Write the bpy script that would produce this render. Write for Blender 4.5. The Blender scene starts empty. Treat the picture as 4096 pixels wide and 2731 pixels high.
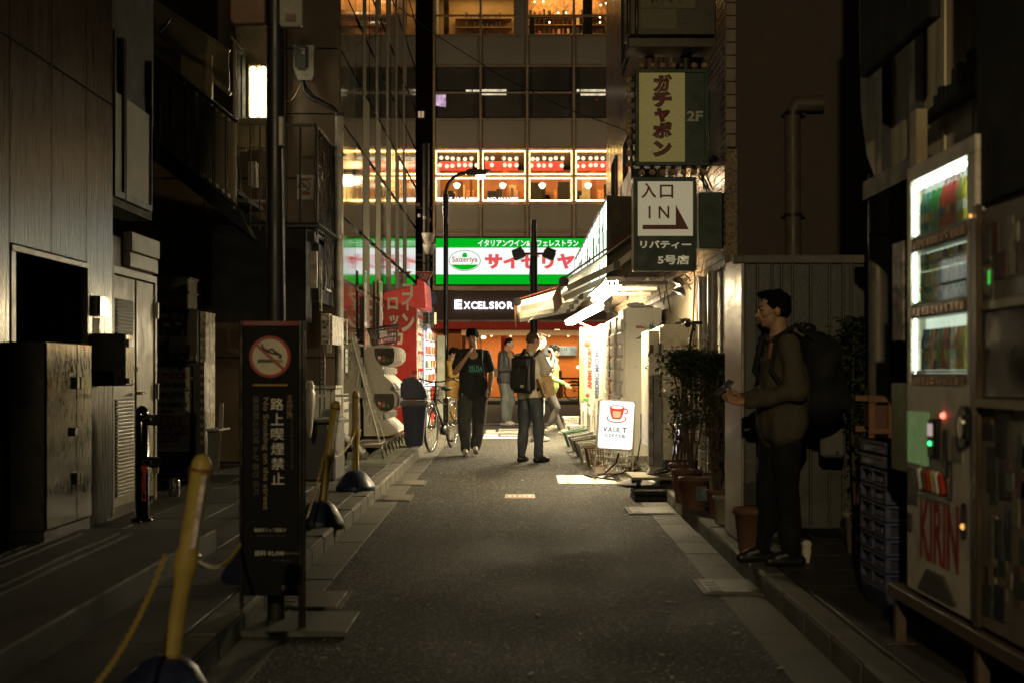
import bpy, bmesh, math, random
import numpy as np
from mathutils import Vector, Matrix, noise
random.seed(7)
S = bpy.context.scene
COL = S.collection
R = math.radians

# ---------------------------------------------------------------- camera
cam_data = bpy.data.cameras.new("camera")
cam = bpy.data.objects.new("camera", cam_data)
COL.objects.link(cam)
CH = 1.40
cam.location = (0, 0, CH)
cam.rotation_euler = (R(90), 0, 0)
cam_data.lens = 50
cam_data.sensor_width = 36
cam_data.shift_x = -0.0051
cam_data.shift_y = 0.0315
cam_data.clip_start = 0.05
cam_data.clip_end = 600
cam_data.dof.use_dof = True
cam_data.dof.focus_distance = 20
cam_data.dof.aperture_fstop = 3.2
S.camera = cam

# ---------------------------------------------------------------- night sky, exposure
world = bpy.data.worlds.new("World")
S.world = world
world.use_nodes = True
bg = world.node_tree.nodes["Background"]
bg.inputs[0].default_value = (0.0115, 0.0105, 0.0088, 1)
bg.inputs[1].default_value = 1.0
S.view_settings.view_transform = 'Standard'
S.view_settings.look = 'None'
S.view_settings.exposure = 0.0
S.view_settings.gamma = 1.0
S.view_settings.use_curve_mapping = False
S.render.engine = 'CYCLES'
S.cycles.use_denoising = True
S.cycles.max_bounces = 6
S.cycles.diffuse_bounces = 3
S.cycles.glossy_bounces = 4
S.cycles.transparent_max_bounces = 12
S.cycles.sample_clamp_indirect = 4.0
S.cycles.caustics_reflective = False
S.cycles.caustics_refractive = False

# the street lamp behind the viewer (its post and head are built further down)
lamp = bpy.data.lights.new("lamp_bulb", 'SPOT')
lamp.energy = 1700; lamp.color = (1, .78, .43); lamp.spot_size = math.radians(53); lamp.spot_blend = 1.0; lamp.shadow_soft_size = .08
lamp_ob = bpy.data.objects.new("lamp_bulb", lamp); COL.objects.link(lamp_ob)
lamp_pos = Vector((-1.25, -7.25, 5.23))
lamp_ob.rotation_euler = (Vector((1.9, 13, 2.8)) - lamp_pos).to_track_quat('-Z', 'Y').to_euler()

# ---------------------------------------------------------------- helpers
K, U0, V0 = 3267.0, 1188.0, 858.0
def at(u, v, Y):
    return Vector(((u - U0) * Y / K, Y, CH - (v - V0) * Y / K))
def ux(u, Y):
    return (u - U0) * Y / K
def vz(v, Y):
    return CH - (v - V0) * Y / K
def zr(Y):
    return 0.011 * min(max(Y, -8), 31)
def zs(Y):
    return zr(Y) + 0.12

BASE = {}
def V3(a):
    return Vector(a)

class MB:
    def __init__(s):
        s.v = []; s.f = []; s.mi = []; s.sm = []; s.cur = 0
    def add(s, vs, fs, smooth=False):
        b = len(s.v)
        s.v.extend([tuple(p) for p in vs])
        for f in fs:
            s.f.append(tuple(b + i for i in f)); s.mi.append(s.cur); s.sm.append(smooth)
        return s
    def hexa(s, p):
        return s.add(p, [(0, 3, 2, 1), (4, 5, 6, 7), (0, 1, 5, 4), (1, 2, 6, 5), (2, 3, 7, 6), (3, 0, 4, 7)])
    def box(s, x0, x1, y0, y1, z0, z1, M=None):
        p = [Vector(q) for q in ((x0, y0, z0), (x1, y0, z0), (x1, y1, z0), (x0, y1, z0), (x0, y0, z1), (x1, y0, z1), (x1, y1, z1), (x0, y1, z1))]
        if M is not None:
            p = [M @ q for q in p]
        return s.hexa(p)
    def gbox(s, x0, x1, y0, y1, z0, z1):
        """a box whose heights follow the slope of the lane"""
        p = []
        for z in (z0, z1):
            for x, y in ((x0, y0), (x1, y0), (x1, y1), (x0, y1)):
                p.append((x, y, z + zr(y)))
        return s.hexa(p)
    def bx(s, c, d, M=None):
        T = Matrix.Translation(Vector(c)) @ (M.to_4x4() if M is not None else Matrix.Identity(4))
        return s.box(-d[0] / 2, d[0] / 2, -d[1] / 2, d[1] / 2, -d[2] / 2, d[2] / 2, T)
    def cyl(s, a, b, r, r2=None, n=12, cap=True, smooth=True):
        a = Vector(a); b = Vector(b); r2 = r if r2 is None else r2
        d = (b - a).normalized()
        t = Vector((0, 0, 1)) if abs(d.z) < .9 else Vector((1, 0, 0))
        e = d.cross(t).normalized(); g = d.cross(e)
        vs = []
        for c, rr in ((a, r), (b, r2)):
            for i in range(n):
                an = 2 * math.pi * i / n
                vs.append(c + e * (math.cos(an) * rr) + g * (math.sin(an) * rr))
        s.add(vs, [(i, i + n, (i + 1) % n + n, (i + 1) % n) for i in range(n)], smooth)
        if cap:
            s.add(vs[:n], [tuple(range(n))]); s.add(vs[n:], [tuple(reversed(range(n)))])
        return s
    def tube(s, pts, r, n=8, closed=False):
        pts = [Vector(p) for p in pts]
        m = len(pts); vs = []
        up = Vector((0.13, 0.21, 0.97))
        prev = None
        for i, p in enumerate(pts):
            if closed:
                d = pts[(i + 1) % m] - pts[i - 1]
            else:
                d = pts[min(i + 1, m - 1)] - pts[max(i - 1, 0)]
            if d.length < 1e-9:
                d = Vector((0, 0, 1))
            d.normalize()
            if prev is None:
                t = up if abs(d.dot(up)) < .9 else Vector((1, 0, 0))
                e = d.cross(t).normalized()
            else:
                e = (prev - d * prev.dot(d)).normalized()
            prev = e
            g = d.cross(e)
            for k in range(n):
                an = 2 * math.pi * k / n
                vs.append(p + e * (math.cos(an) * r) + g * (math.sin(an) * r))
        fs = []
        for i in range(m if closed else m - 1):
            j = (i + 1) % m
            for k in range(n):
                l = (k + 1) % n
                fs.append((i * n + k, i * n + l, j * n + l, j * n + k))
        s.add(vs, fs, True)
        if not closed:
            s.add(vs[:n], [tuple(reversed(range(n)))]); s.add(vs[-n:], [tuple(range(n))])
        return s
    def lathe(s, prof, c=(0, 0, 0), n=24, M=None, smooth=True):
        c = Vector(c); vs = []
        for r, z in prof:
            for i in range(n):
                an = 2 * math.pi * i / n
                q = Vector((math.cos(an) * r, math.sin(an) * r, z))
                vs.append((M @ q if M is not None else q) + c)
        m = len(prof); fs = []
        for i in range(m - 1):
            for k in range(n):
                l = (k + 1) % n
                fs.append((i * n + k, i * n + l, (i + 1) * n + l, (i + 1) * n + k))
        s.add(vs, fs, smooth)
        if prof[0][0] > 1e-4:
            s.add(vs[:n], [tuple(reversed(range(n)))])
        if prof[-1][0] > 1e-4:
            s.add(vs[-n:], [tuple(range(n))])
        return s
    def sph(s, c, r, n=14, m=8, M=None):
        c = Vector(c)
        r = (r, r, r) if not hasattr(r, '__len__') else r
        vs = []
        for i in range(m + 1):
            th = math.pi * i / m
            for k in range(n):
                ph = 2 * math.pi * k / n
                q = Vector((math.sin(th) * math.cos(ph) * r[0], math.sin(th) * math.sin(ph) * r[1], math.cos(th) * r[2]))
                vs.append((M @ q if M is not None else q) + c)
        fs = []
        for i in range(m):
            for k in range(n):
                l = (k + 1) % n
                fs.append((i * n + k, (i + 1) * n + k, (i + 1) * n + l, i * n + l))
        return s.add(vs, fs, True)
    def capsule(s, a, b, ra, rb, n=12):
        a = Vector(a); b = Vector(b); d = b - a
        L = max(d.length, 1e-6); d = d / L
        t = Vector((0, 0, 1)) if abs(d.z) < .9 else Vector((1, 0, 0))
        e = d.cross(t).normalized(); g = d.cross(e)
        rings = []
        for i in range(4):
            th = math.pi / 2 * (1 - i / 3.0)
            rings.append((-math.sin(th) * ra, max(math.cos(th) * ra, 1e-4)))
        for i in range(4):
            th = math.pi / 2 * (i / 3.0)
            rings.append((L + math.sin(th) * rb, max(math.cos(th) * rb, 1e-4)))
        vs = []
        for o, r in rings:
            for k in range(n):
                an = 2 * math.pi * k / n
                vs.append(a + d * o + e * (math.cos(an) * r) + g * (math.sin(an) * r))
        fs = []
        for i in range(len(rings) - 1):
            for k in range(n):
                l = (k + 1) % n
                fs.append((i * n + k, i * n + l, (i + 1) * n + l, (i + 1) * n + k))
        return s.add(vs, fs, True)
    def quad(s, a, b, c, d):
        return s.add([a, b, c, d], [(0, 1, 2, 3)])
    def prism(s, poly, o, ex, ey, th):
        """poly in the plane (o, ex, ey), extruded by the vector th"""
        o = Vector(o); ex = Vector(ex); ey = Vector(ey); th = Vector(th)
        n = len(poly)
        p = [o + ex * a + ey * b for a, b in poly]
        q = [c + th for c in p]
        s.add(p + q, [tuple(range(n)), tuple(range(2 * n - 1, n - 1, -1))] + [(i, i + n, (i + 1) % n + n, (i + 1) % n) for i in range(n)])
        return s
    def rrect(s, o, ex, ey, w, h, r, th, n=5):
        poly = []
        for cx, cy, a0 in ((w / 2 - r, h / 2 - r, 0), (-w / 2 + r, h / 2 - r, 90), (-w / 2 + r, -h / 2 + r, 180), (w / 2 - r, -h / 2 + r, 270)):
            for i in range(n + 1):
                a = R(a0 + 90 * i / n)
                poly.append((cx + r * math.cos(a), cy + r * math.sin(a)))
        return s.prism(poly, o, ex, ey, th)
    def build(s, name, mat, parent=None, bevel=0.0, local=False, fixn=True, seg=1):
        me = bpy.data.meshes.new(name)
        vs = s.v
        if parent is not None and not local:
            b = BASE[parent.name]
            vs = [(p[0] - b[0], p[1] - b[1], p[2] - b[2]) for p in vs]
        loc = None
        if parent is None and vs:
            a = np.array(vs)
            loc = ((a[:, 0].min() + a[:, 0].max()) / 2, (a[:, 1].min() + a[:, 1].max()) / 2, a[:, 2].min())
            vs = [tuple(p) for p in (a - np.array(loc))]
        me.from_pydata(vs, [], s.f)
        mats = mat if isinstance(mat, (list, tuple)) else [mat]
        for m in mats:
            me.materials.append(m)
        if len(mats) > 1:
            me.polygons.foreach_set("material_index", s.mi)
        me.polygons.foreach_set("use_smooth", s.sm)
        if bevel or fixn:
            bm = bmesh.new(); bm.from_mesh(me)
            if fixn:
                bmesh.ops.recalc_face_normals(bm, faces=bm.faces)
            if bevel:
                es = [e for e in bm.edges if len(e.link_faces) == 2 and e.calc_face_angle(0) > 0.6]
                bmesh.ops.bevel(bm, geom=es, offset=bevel, segments=seg, affect='EDGES', clamp_overlap=True)
            bm.to_mesh(me); bm.free()
        ob = bpy.data.objects.new(name, me)
        COL.objects.link(ob)
        if parent is not None:
            ob.parent = parent
            BASE[ob.name] = BASE[parent.name]
        else:
            ob.location = loc or (0, 0, 0)
            BASE[ob.name] = Vector(ob.location)
        return ob

def tag(o, label=None, cat=None, group=None, kind=None):
    if label: o['label'] = label
    if cat: o['category'] = cat
    if group: o['group'] = group
    if kind: o['kind'] = kind
    return o
def thing(name, label, cat, loc=(0, 0, 0), group=None, rotz=0):
    o = bpy.data.objects.new(name, None)
    COL.objects.link(o)
    o.location = loc
    o.rotation_euler = (0, 0, rotz)
    o.empty_display_size = .1
    BASE[o.name] = Vector(loc)
    return tag(o, label, cat, group)
def dup(o, loc=None, label=None, parent=None, rotz=None, group=None):
    c = o.copy()
    COL.objects.link(c)
    if parent is not None: c.parent = parent
    if loc is not None: c.location = loc
    if label: c['label'] = label
    if group: c['group'] = group
    if rotz is not None: c.rotation_euler = (0, 0, rotz)
    BASE[c.name] = Vector(c.location) if parent is None else BASE[parent.name]
    for ch in o.children:
        dup(ch, parent=c)
    return c
def piece(o, parent, loc, rot=None):
    """another object of the same mesh as a child of parent, placed by a world position"""
    c = bpy.data.objects.new(o.name.split('.')[0], o.data)
    COL.objects.link(c)
    c.parent = parent
    c.location = Vector(loc) - BASE[parent.name]
    if rot: c.rotation_euler = rot
    return c

# ---------------------------------------------------------------- materials
MATS = {}
def mat(name, col, rough=.6, metal=0.0, var=.18, scale=6.0, fine=60.0, fvar=.12, bump=0.0, bscale=120.0, stretch=(1, 1, 1), spec=.5, emit=None, es=0.0, coat=0.0, dirt=None, dscale=2.0, damt=.5, speck=None, rvar=.12):
    if name in MATS: return MATS[name]
    m = bpy.data.materials.new(name)
    m.use_nodes = True
    nt = m.node_tree; N = nt.nodes; L = nt.links
    b = N["Principled BSDF"]
    b.inputs["Roughness"].default_value = rough
    b.inputs["Metallic"].default_value = metal
    b.inputs["Specular IOR Level"].default_value = spec
    if coat:
        b.inputs["Coat Weight"].default_value = coat
        b.inputs["Coat Roughness"].default_value = .08
    if emit is not None:
        b.inputs["Emission Color"].default_value = (*emit, 1)
        b.inputs["Emission Strength"].default_value = es
    g = N.new("ShaderNodeNewGeometry")
    mp = N.new("ShaderNodeMapping"); mp.inputs["Scale"].default_value = stretch
    L.new(g.outputs["Position"], mp.inputs["Vector"])
    n1 = N.new("ShaderNodeTexNoise"); n1.inputs["Scale"].default_value = scale; n1.inputs["Detail"].default_value = 5
    n2 = N.new("ShaderNodeTexNoise"); n2.inputs["Scale"].default_value = fine; n2.inputs["Detail"].default_value = 3
    for n in (n1, n2): L.new(mp.outputs[0], n.inputs["Vector"])
    def ramp(src, lo, hi, a=.3, c=.7):
        r = N.new("ShaderNodeMapRange")
        r.inputs["From Min"].default_value = a; r.inputs["From Max"].default_value = c
        r.inputs["To Min"].default_value = lo; r.inputs["To Max"].default_value = hi
        L.new(src, r.inputs["Value"]); return r.outputs[0]
    m1 = N.new("ShaderNodeMath"); m1.operation = 'MULTIPLY'
    L.new(ramp(n1.outputs[0], 1 - var, 1 + var), m1.inputs[0]); L.new(ramp(n2.outputs[0], 1 - fvar, 1 + fvar), m1.inputs[1])
    vm = N.new("ShaderNodeVectorMath"); vm.operation = 'SCALE'
    vm.inputs[0].default_value = col
    L.new(m1.outputs[0], vm.inputs["Scale"])
    out = vm.outputs[0]
    if speck is not None:
        vo = N.new("ShaderNodeTexVoronoi"); vo.inputs["Scale"].default_value = 75
        L.new(mp.outputs[0], vo.inputs["Vector"])
        sp_ = N.new("ShaderNodeSeparateColor"); L.new(vo.outputs["Color"], sp_.inputs[0])
        fa = N.new("ShaderNodeMath"); fa.operation = 'MULTIPLY'; fa.inputs[1].default_value = .75
        L.new(ramp(sp_.outputs[0], 0, 1, .80, .9), fa.inputs[0])
        mx = N.new("ShaderNodeMix"); mx.data_type = 'RGBA'
        L.new(fa.outputs[0], mx.inputs["Factor"]); L.new(out, mx.inputs["A"]); mx.inputs["B"].default_value = (*speck, 1)
        out = mx.outputs["Result"]
    if dirt is not None:
        n3 = N.new("ShaderNodeTexNoise"); n3.inputs["Scale"].default_value = dscale; n3.inputs["Detail"].default_value = 8; n3.inputs["Roughness"].default_value = .65
        L.new(mp.outputs[0], n3.inputs["Vector"])
        mx = N.new("ShaderNodeMix"); mx.data_type = 'RGBA'
        L.new(ramp(n3.outputs[0], 0, damt, .5, .66), mx.inputs["Factor"])
        L.new(out, mx.inputs["A"]); mx.inputs["B"].default_value = (*dirt, 1)
        out = mx.outputs["Result"]
    L.new(out, b.inputs["Base Color"])
    L.new(ramp(n1.outputs[0], max(rough - rvar, .01), min(rough + rvar, 1)), b.inputs["Roughness"])
    if bump:
        n4 = N.new("ShaderNodeTexNoise"); n4.inputs["Scale"].default_value = bscale; n4.inputs["Detail"].default_value = 2
        L.new(mp.outputs[0], n4.inputs["Vector"])
        bp = N.new("ShaderNodeBump"); bp.inputs["Strength"].default_value = bump; bp.inputs["Distance"].default_value = .01
        L.new(n4.outputs[0], bp.inputs["Height"]); L.new(bp.outputs[0], b.inputs["Normal"])
    MATS[name] = m
    return m
def glow(name, col, st, var=0.0, scale=3.0):
    if name in MATS: return MATS[name]
    m = bpy.data.materials.new(name); m.use_nodes = True
    nt = m.node_tree; N = nt.nodes; L = nt.links
    for n in list(N):
        if n.type == 'BSDF_PRINCIPLED': N.remove(n)
    e = N.new("ShaderNodeEmission"); e.inputs[0].default_value = (*col, 1); e.inputs[1].default_value = st
    if var:
        g = N.new("ShaderNodeNewGeometry"); n1 = N.new("ShaderNodeTexNoise"); n1.inputs["Scale"].default_value = scale
        L.new(g.outputs["Position"], n1.inputs["Vector"])
        r = N.new("ShaderNodeMapRange"); r.inputs["From Min"].default_value = .3; r.inputs["From Max"].default_value = .7
        r.inputs["To Min"].default_value = st * (1 - var); r.inputs["To Max"].default_value = st * (1 + var)
        L.new(n1.outputs[0], r.inputs["Value"]); L.new(r.outputs[0], e.inputs[1])
    L.new(e.outputs[0], N["Material Output"].inputs[0])
    MATS[name] = m
    return m
def glass(name, tint=(.9, .95, .93), refl=.9, rough=.02, f=1.45, cloudy=0.0):
    if name in MATS: return MATS[name]
    m = bpy.data.materials.new(name); m.use_nodes = True
    nt = m.node_tree; N = nt.nodes; L = nt.links
    N.remove(N["Principled BSDF"])
    t = N.new("ShaderNodeBsdfTransparent"); t.inputs[0].default_value = (*tint, 1)
    g = N.new("ShaderNodeBsdfGlossy"); g.inputs["Roughness"].default_value = rough; g.inputs[0].default_value = (refl, refl, refl, 1)
    lw = N.new("ShaderNodeLayerWeight"); lw.inputs[0].default_value = .5
    pw = N.new("ShaderNodeMath"); pw.operation = 'POWER'; pw.inputs[1].default_value = 5; L.new(lw.outputs["Facing"], pw.inputs[0])
    fr = N.new("ShaderNodeMath"); fr.operation = 'MULTIPLY_ADD'; fr.inputs[1].default_value = .9; fr.inputs[2].default_value = ((f - 1) / (f + 1)) ** 2; L.new(pw.outputs[0], fr.inputs[0])
    mx = N.new("ShaderNodeMixShader")
    L.new(fr.outputs[0], mx.inputs[0]); L.new(t.outputs[0], mx.inputs[1]); L.new(g.outputs[0], mx.inputs[2])
    out = mx
    if cloudy:
        d = N.new("ShaderNodeBsdfDiffuse"); d.inputs[0].default_value = (.7, .68, .62, 1)
        m2 = N.new("ShaderNodeMixShader"); m2.inputs[0].default_value = cloudy
        L.new(mx.outputs[0], m2.inputs[1]); L.new(d.outputs[0], m2.inputs[2]); out = m2
    L.new(out.outputs[0], N["Material Output"].inputs[0])
    MATS[name] = m
    return m

# ---------------------------------------------------------------- lettering
def text(name, s, m, parent, c, w, h, ex=(1, 0, 0), ey=(0, 0, 1), depth=.003, bold=0.0, vert=False, keep=False, shear=0.0):
    if vert: s = "\n".join(s)
    cu = bpy.data.curves.new("lettering", 'FONT')
    cu.body = s
    cu.align_x = 'CENTER'
    cu.resolution_u = 3
    cu.offset = bold
    cu.shear = shear
    if vert: cu.space_line = .72
    o = bpy.data.objects.new("lettering", cu)
    COL.objects.link(o)
    dg = bpy.context.evaluated_depsgraph_get()
    dg.update()
    me = bpy.data.meshes.new_from_object(o.evaluated_get(dg))
    bpy.data.objects.remove(o)
    n = len(me.vertices)
    co = np.empty(n * 3); me.vertices.foreach_get("co", co); co = co.reshape(-1, 3)
    lo = co.min(0); hi = co.max(0)
    sx = w / max(hi[0] - lo[0], 1e-6); sy = h / max(hi[1] - lo[1], 1e-6)
    if keep: sx = sy = min(sx, sy)
    co = co - (lo + hi) / 2
    ex = Vector(ex).normalized(); ey = Vector(ey).normalized(); ez = ex.cross(ey)
    b = BASE[parent.name] if parent else Vector((0, 0, 0))
    A = np.array(ex)[None] * (co[:, :1] * sx) + np.array(ey)[None] * (co[:, 1:2] * sy)
    base = np.array(Vector(c) - b)
    pts = A + base + np.array(ez) * depth
    faces = [tuple(p.vertices) for p in me.polygons]
    # side walls from boundary edges
    cnt = {}
    for f in faces:
        for i in range(len(f)):
            e = (f[i], f[(i + 1) % len(f)])
            cnt[e] = 1
    allv = [tuple(p) for p in pts] + [tuple(p) for p in (A + base + np.array(ez) * .0005)]
    side = [(e[1], e[0], e[0] + n, e[1] + n) for e in cnt if (e[1], e[0]) not in cnt]
    bpy.data.meshes.remove(me)
    nm = bpy.data.meshes.new(name)
    nm.from_pydata(allv, [], faces + side)
    nm.materials.append(m)
    ob = bpy.data.objects.new(name, nm)
    COL.objects.link(ob)
    if parent:
        ob.parent = parent; BASE[ob.name] = BASE[parent.name]
    else:
        BASE[ob.name] = Vector((0, 0, 0))
    return ob

# ---------------------------------------------------------------- palette
asphalt = mat("asphalt", (.035, .0335, .029), .86, var=.3, scale=1.2, fine=60, fvar=1.0, bump=1.0, bscale=70, rvar=.1, spec=.25, speck=(.26, .24, .2), stretch=(1, .7, 1), dirt=(.022, .021, .019), dscale=.9, damt=.6)
asphalt_dark = mat("asphalt_dark", (.035, .033, .03), .85, fvar=.6, fine=80, bump=.7, bscale=80)
concrete = mat("concrete", (.12, .112, .09), .8, var=.25, scale=2.5, fine=40, fvar=.2, bump=.35, bscale=60, dirt=(.09, .085, .06), dscale=1.3, damt=.6)
kerbm = mat("kerb_concrete", (.14, .13, .105), .8, var=.3, scale=4, bump=.4, bscale=50, dirt=(.08, .08, .05), dscale=3, damt=.7)
mossy = mat("mossy_concrete", (.15, .15, .10), .85, var=.3, scale=5, bump=.5, bscale=50, dirt=(.05, .075, .025), dscale=4, damt=.8)
paver = mat("paver_stone", (.05, .048, .041), .6, var=.25, scale=3, bump=.3, bscale=70)
black = mat("black_paint", (.012, .012, .012), .45)
black_matte = mat("black_matte", (.008, .008, .008), .8)
dark = mat("dark_metal", (.035, .032, .028), .45, metal=.4)
steel = mat("brushed_steel", (.045, .043, .034), .30, metal=1.0, var=.12, scale=8, fine=50, fvar=.12, stretch=(9, 9, .25), rvar=.1, bump=.06, bscale=30)
chrome = mat("chrome", (.6, .58, .52), .14, metal=1.0, var=.1, rvar=.06)
galv = mat("galvanised_steel", (.36, .35, .32), .42, metal=.8, var=.2, scale=10, dirt=(.12, .09, .06), dscale=6, damt=.4)
white_paint = mat("white_paint", (.72, .71, .66), .4, var=.06, scale=3, fvar=.04, dirt=(.4, .34, .24), dscale=3, damt=.35)
cream = mat("cream_plastic", (.66, .62, .50), .4, var=.08, fvar=.04)
brownwall = mat("brown_cladding", (.09, .062, .034), .6, var=.2, scale=2, bump=.12, bscale=120)
rubber = mat("rubber", (.014, .014, .014), .7)
skin = mat("skin", (.46, .27, .18), .55, var=.08, scale=20)
yellowp = mat("yellow_plastic", (.42, .31, .07), .5, var=.15, scale=9, dirt=(.2, .13, .04), dscale=9, damt=.4)
bluep = mat("blue_plastic", (.018, .022, .058), .42, var=.15, scale=8)
redp = mat("red_paint", (.5, .02, .018), .4)
cardboard = mat("cardboard", (.28, .19, .11), .8)
paper = mat("paper", (.6, .57, .48), .7)
# ================================================================ SETTING: ground
def sheet(name, x0, x1, ys, z, m, kind='structure'):
    mb = MB()
    for a, b in zip(ys[:-1], ys[1:]):
        mb.quad((x0, a, zr(a) + z), (x1, a, zr(a) + z), (x1, b, zr(b) + z), (x0, b, zr(b) + z))
    o = mb.build(name, m); tag(o, kind=kind); return o
g = MB().quad((-150, -8, -.35), (150, -8, -.35), (150, 31, -.05), (-150, 31, -.05)).quad((-150, 31, -.05), (150, 31, -.05), (150, 400, -.05), (-150, 400, -.05)).build("ground", asphalt_dark)
tag(g, kind='structure')
sheet("road", -1.165, 1.195, [-8, 0, 8, 16, 24, 31], 0, asphalt)
mb = MB().box(-60, 60, 31, 49.2, .2, .341)
tag(mb.build("cross_street", mat("street_asphalt", (.085, .06, .042), .8, fvar=.5, fine=50, bump=.4)), kind='structure')
mb = MB().box(-60, 60, 49.2, 56, .2, .47)
tag(mb.build("far_pavement", concrete), kind='structure')
# lane surface beside the lane under kerbs
def rows(name, label, x0, x1, y0, y1, step, z0, z1, m, pname, bev, var=.0, parent_mat=None, gap=.006, every=None):
    bed = MB()
    ys = np.arange(y0, y1 + 1e-6, (y1 - y0) / 8)
    for a, b in zip(ys[:-1], ys[1:]):
        bed.gbox(x0 + .004, x1 - .004, a, b, z0 - .12, z1 - .012)
    p = bed.build(name, parent_mat or m); tag(p, kind='structure')
    y = y0; n = 0
    while y < y1 - .01:
        e = min(y + step, y1)
        dz = random.uniform(-var, var)
        q = MB().gbox(x0, x1, y + gap / 2, e - gap / 2, z0 - .05, z1 + dz)
        q.build(pname, m, p, bevel=bev)
        y = e; n += 1
    return p
rows("gutter_right", "", 1.195, 1.45, 3, 31, .6, -.02, .004, concrete, "gutter_slab", .004, .003, asphalt_dark)
rows("gutter_left", "", -1.38, -1.165, 3, 31, .6, -.02, .004, concrete, "gutter_slab", .004, .003, asphalt_dark)
rows("kerb_right", "", 1.455, 1.60, 3, 31, .6, 0, .125, kerbm, "kerb_stone", .018, .006, asphalt_dark)
rows("kerb_left", "", -1.545, -1.385, 3, 31, .6, 0, .125, kerbm, "kerb_stone", .018, .006, asphalt_dark)
# pavements of slabs, rows across
def slabs(name, x0, x1, y0, y1, nx, step, z1, m, bm):
    bed = MB()
    for i in range(6):
        a = y0 + (y1 - y0) * i / 6; b = y0 + (y1 - y0) * (i + 1) / 6
        bed.gbox(x0, x1, a, b, z1 - .2, z1 - .01)
    p = bed.build(name, bm); tag(p, kind='structure')
    w = (x1 - x0) / nx; r = 0
    y = y0
    while y < y1 - .02:
        e = min(y + step, y1)
        for i in range(nx):
            MB().gbox(x0 + i * w + .004, x0 + (i + 1) * w - .004, y + .004, e - .004, z1 - .04, z1 + random.uniform(-.003, .003)).build("paving_slab", m, p, bevel=.003)
        y = e; r += 1
    return p
slabs("pavement_right", 1.605, 3.6, 3.2, 13.3, 4, .6, .125, paver, asphalt_dark)
slabs("pavement_left", -3.9, -1.55, 9.6, 17.4, 5, .6, .12, paver, asphalt_dark)
slabs("pavement_left_near", -2.02, -1.55, 3.2, 9.6, 1, .8, .118, paver, asphalt_dark)
sheet("pavement_shops_left", -2.6, -1.55, [17.4, 22, 26, 31], .118, mossy)
sheet("pavement_shops_right", 1.605, 3.0, [13.3, 20, 26, 31], .118, concrete)
# raised threshold step along the steel building, with shutter rails
st = MB().gbox(-4.6, -2.03, 3.2, 9.6, .0, .25).build("steps", mat("step_concrete", (.05, .047, .039), .75, var=.3, bump=.3), bevel=.01)
tag(st, kind='structure')
for i, x in enumerate((-2.95, -2.86, -2.62, -2.53)):
    MB().gbox(x, x + .018, 3.4, 9.3, .25, .262).build("shutter_rail", dark, st)
MB().gbox(-3.16, -2.98, 8.1, 9.05, .25, .268).build("threshold_plate", steel, st, bevel=.003)

# small iron / concrete covers set in the lane
def cover(x0, x1, y0, y1, z, label, m, slots=True, marks=None, name="drain_cover", group=None):
    t = thing(name, label, "drain cover", ((x0 + x1) / 2, (y0 + y1) / 2, zr((y0 + y1) / 2)), group)
    MB().gbox(x0, x1, y0, y1, z - .02, z + .006).build("frame", m, t, bevel=.002)
    MB().gbox(x0 + .03, x1 - .03, y0 + .03, y1 - .03, z, z + .011).build("plate", mat("cover_plate", (.15, .135, .105), .6, bump=.3), t, bevel=.002)
    if slots:
        for k in range(4):
            yy = y0 + .06 + k * (y1 - y0 - .12) / 4
            MB().gbox(x0 + .05, x0 + .12, yy, yy + .02, z + .0115, z + .014).build("slot", black, t)
    return t
cg = "concrete drain covers set in the gutters"
cover(-1.42, -1.05, 13.9, 14.5, .006, "pale drain cover in the left gutter nearer the blue bollard foot", concrete, group=cg)
cover(-1.40, -1.02, 15.6, 16.2, .006, "small drain cover in left gutter just past the yellow chained post", concrete, group=cg)
cover(-1.38, -.98, 7.9, 8.5, .006, "dark drain cover in the gutter behind the no smoking sign", concrete, group=cg)
cover(1.0, 1.44, 12.7, 13.3, .006, "drain cover in the right gutter below the black blocks", concrete, group=cg)
cover(1.10, 1.46, 8.4, 8.95, .006, "drain cover in the right gutter at the feet of the man with a phone", concrete, group=cg)
# white dotted grate in the road
t = thing("road_grate", "pale perforated drain grate in the asphalt before the coffee sign", "drain grate", (.78, 16.4, zr(16.4)))
pm = mat("pale_iron", (.3, .28, .24), .5, metal=.2)
MB().gbox(.46, 1.12, 15.85, 16.95, .0, .008).build("grate_plate", pm, t, bevel=.002)
mbs = MB()
for i in range(14):
    for j in range(9):
        if (i % 3) == 2: continue
        x = .52 + i * .042; y = 15.95 + j * .11
        mbs.gbox(x, x + .017, y, y + .045, .0085, .0095)
h = mbs.build("slot", black, t); h['kind'] = 'stuff'
t = thing("survey_plate", "small reddish plate set in the middle of the lane", "road plate", (.03, 14.4, zr(14.4)))
MB().gbox(-.125, .18, 14.2, 14.62, .0, .006).build("plate", mat("red_plate", (.5, .33, .24), .6), t, bevel=.002)
mb = MB()
for k in range(5): mb.gbox(-.09 + k * .05, -.06 + k * .05, 14.3, 14.5, .0065, .008)
mb.build("marking", white_paint, t)
# stop lettering painted on the road far end
wp = mat("road_paint", (.62, .6, .52), .7, dirt=(.15, .14, .12), dscale=14, damt=.7)
mb = MB()
for (a, b, c, d) in ((-.62, .05, 24.8, 25.3), (-.60, -.35, 25.5, 26.3), (-.3, .05, 25.7, 26.0), (-.58, .05, 26.6, 26.9), (-.6, -.42, 27.0, 27.8), (-.36, .05, 27.2, 27.5), (-.36, .05, 27.9, 28.2), (-1.1, -.7, 26.0, 26.2)):
    mb.gbox(a, b, c, d, .003, .006)
tag(mb.build("road_marking", wp), kind='structure')
tag(MB().gbox(-1.1, 1.0, 30.2, 30.5, .003, .006).build("stop_line", wp), kind='structure')
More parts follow.
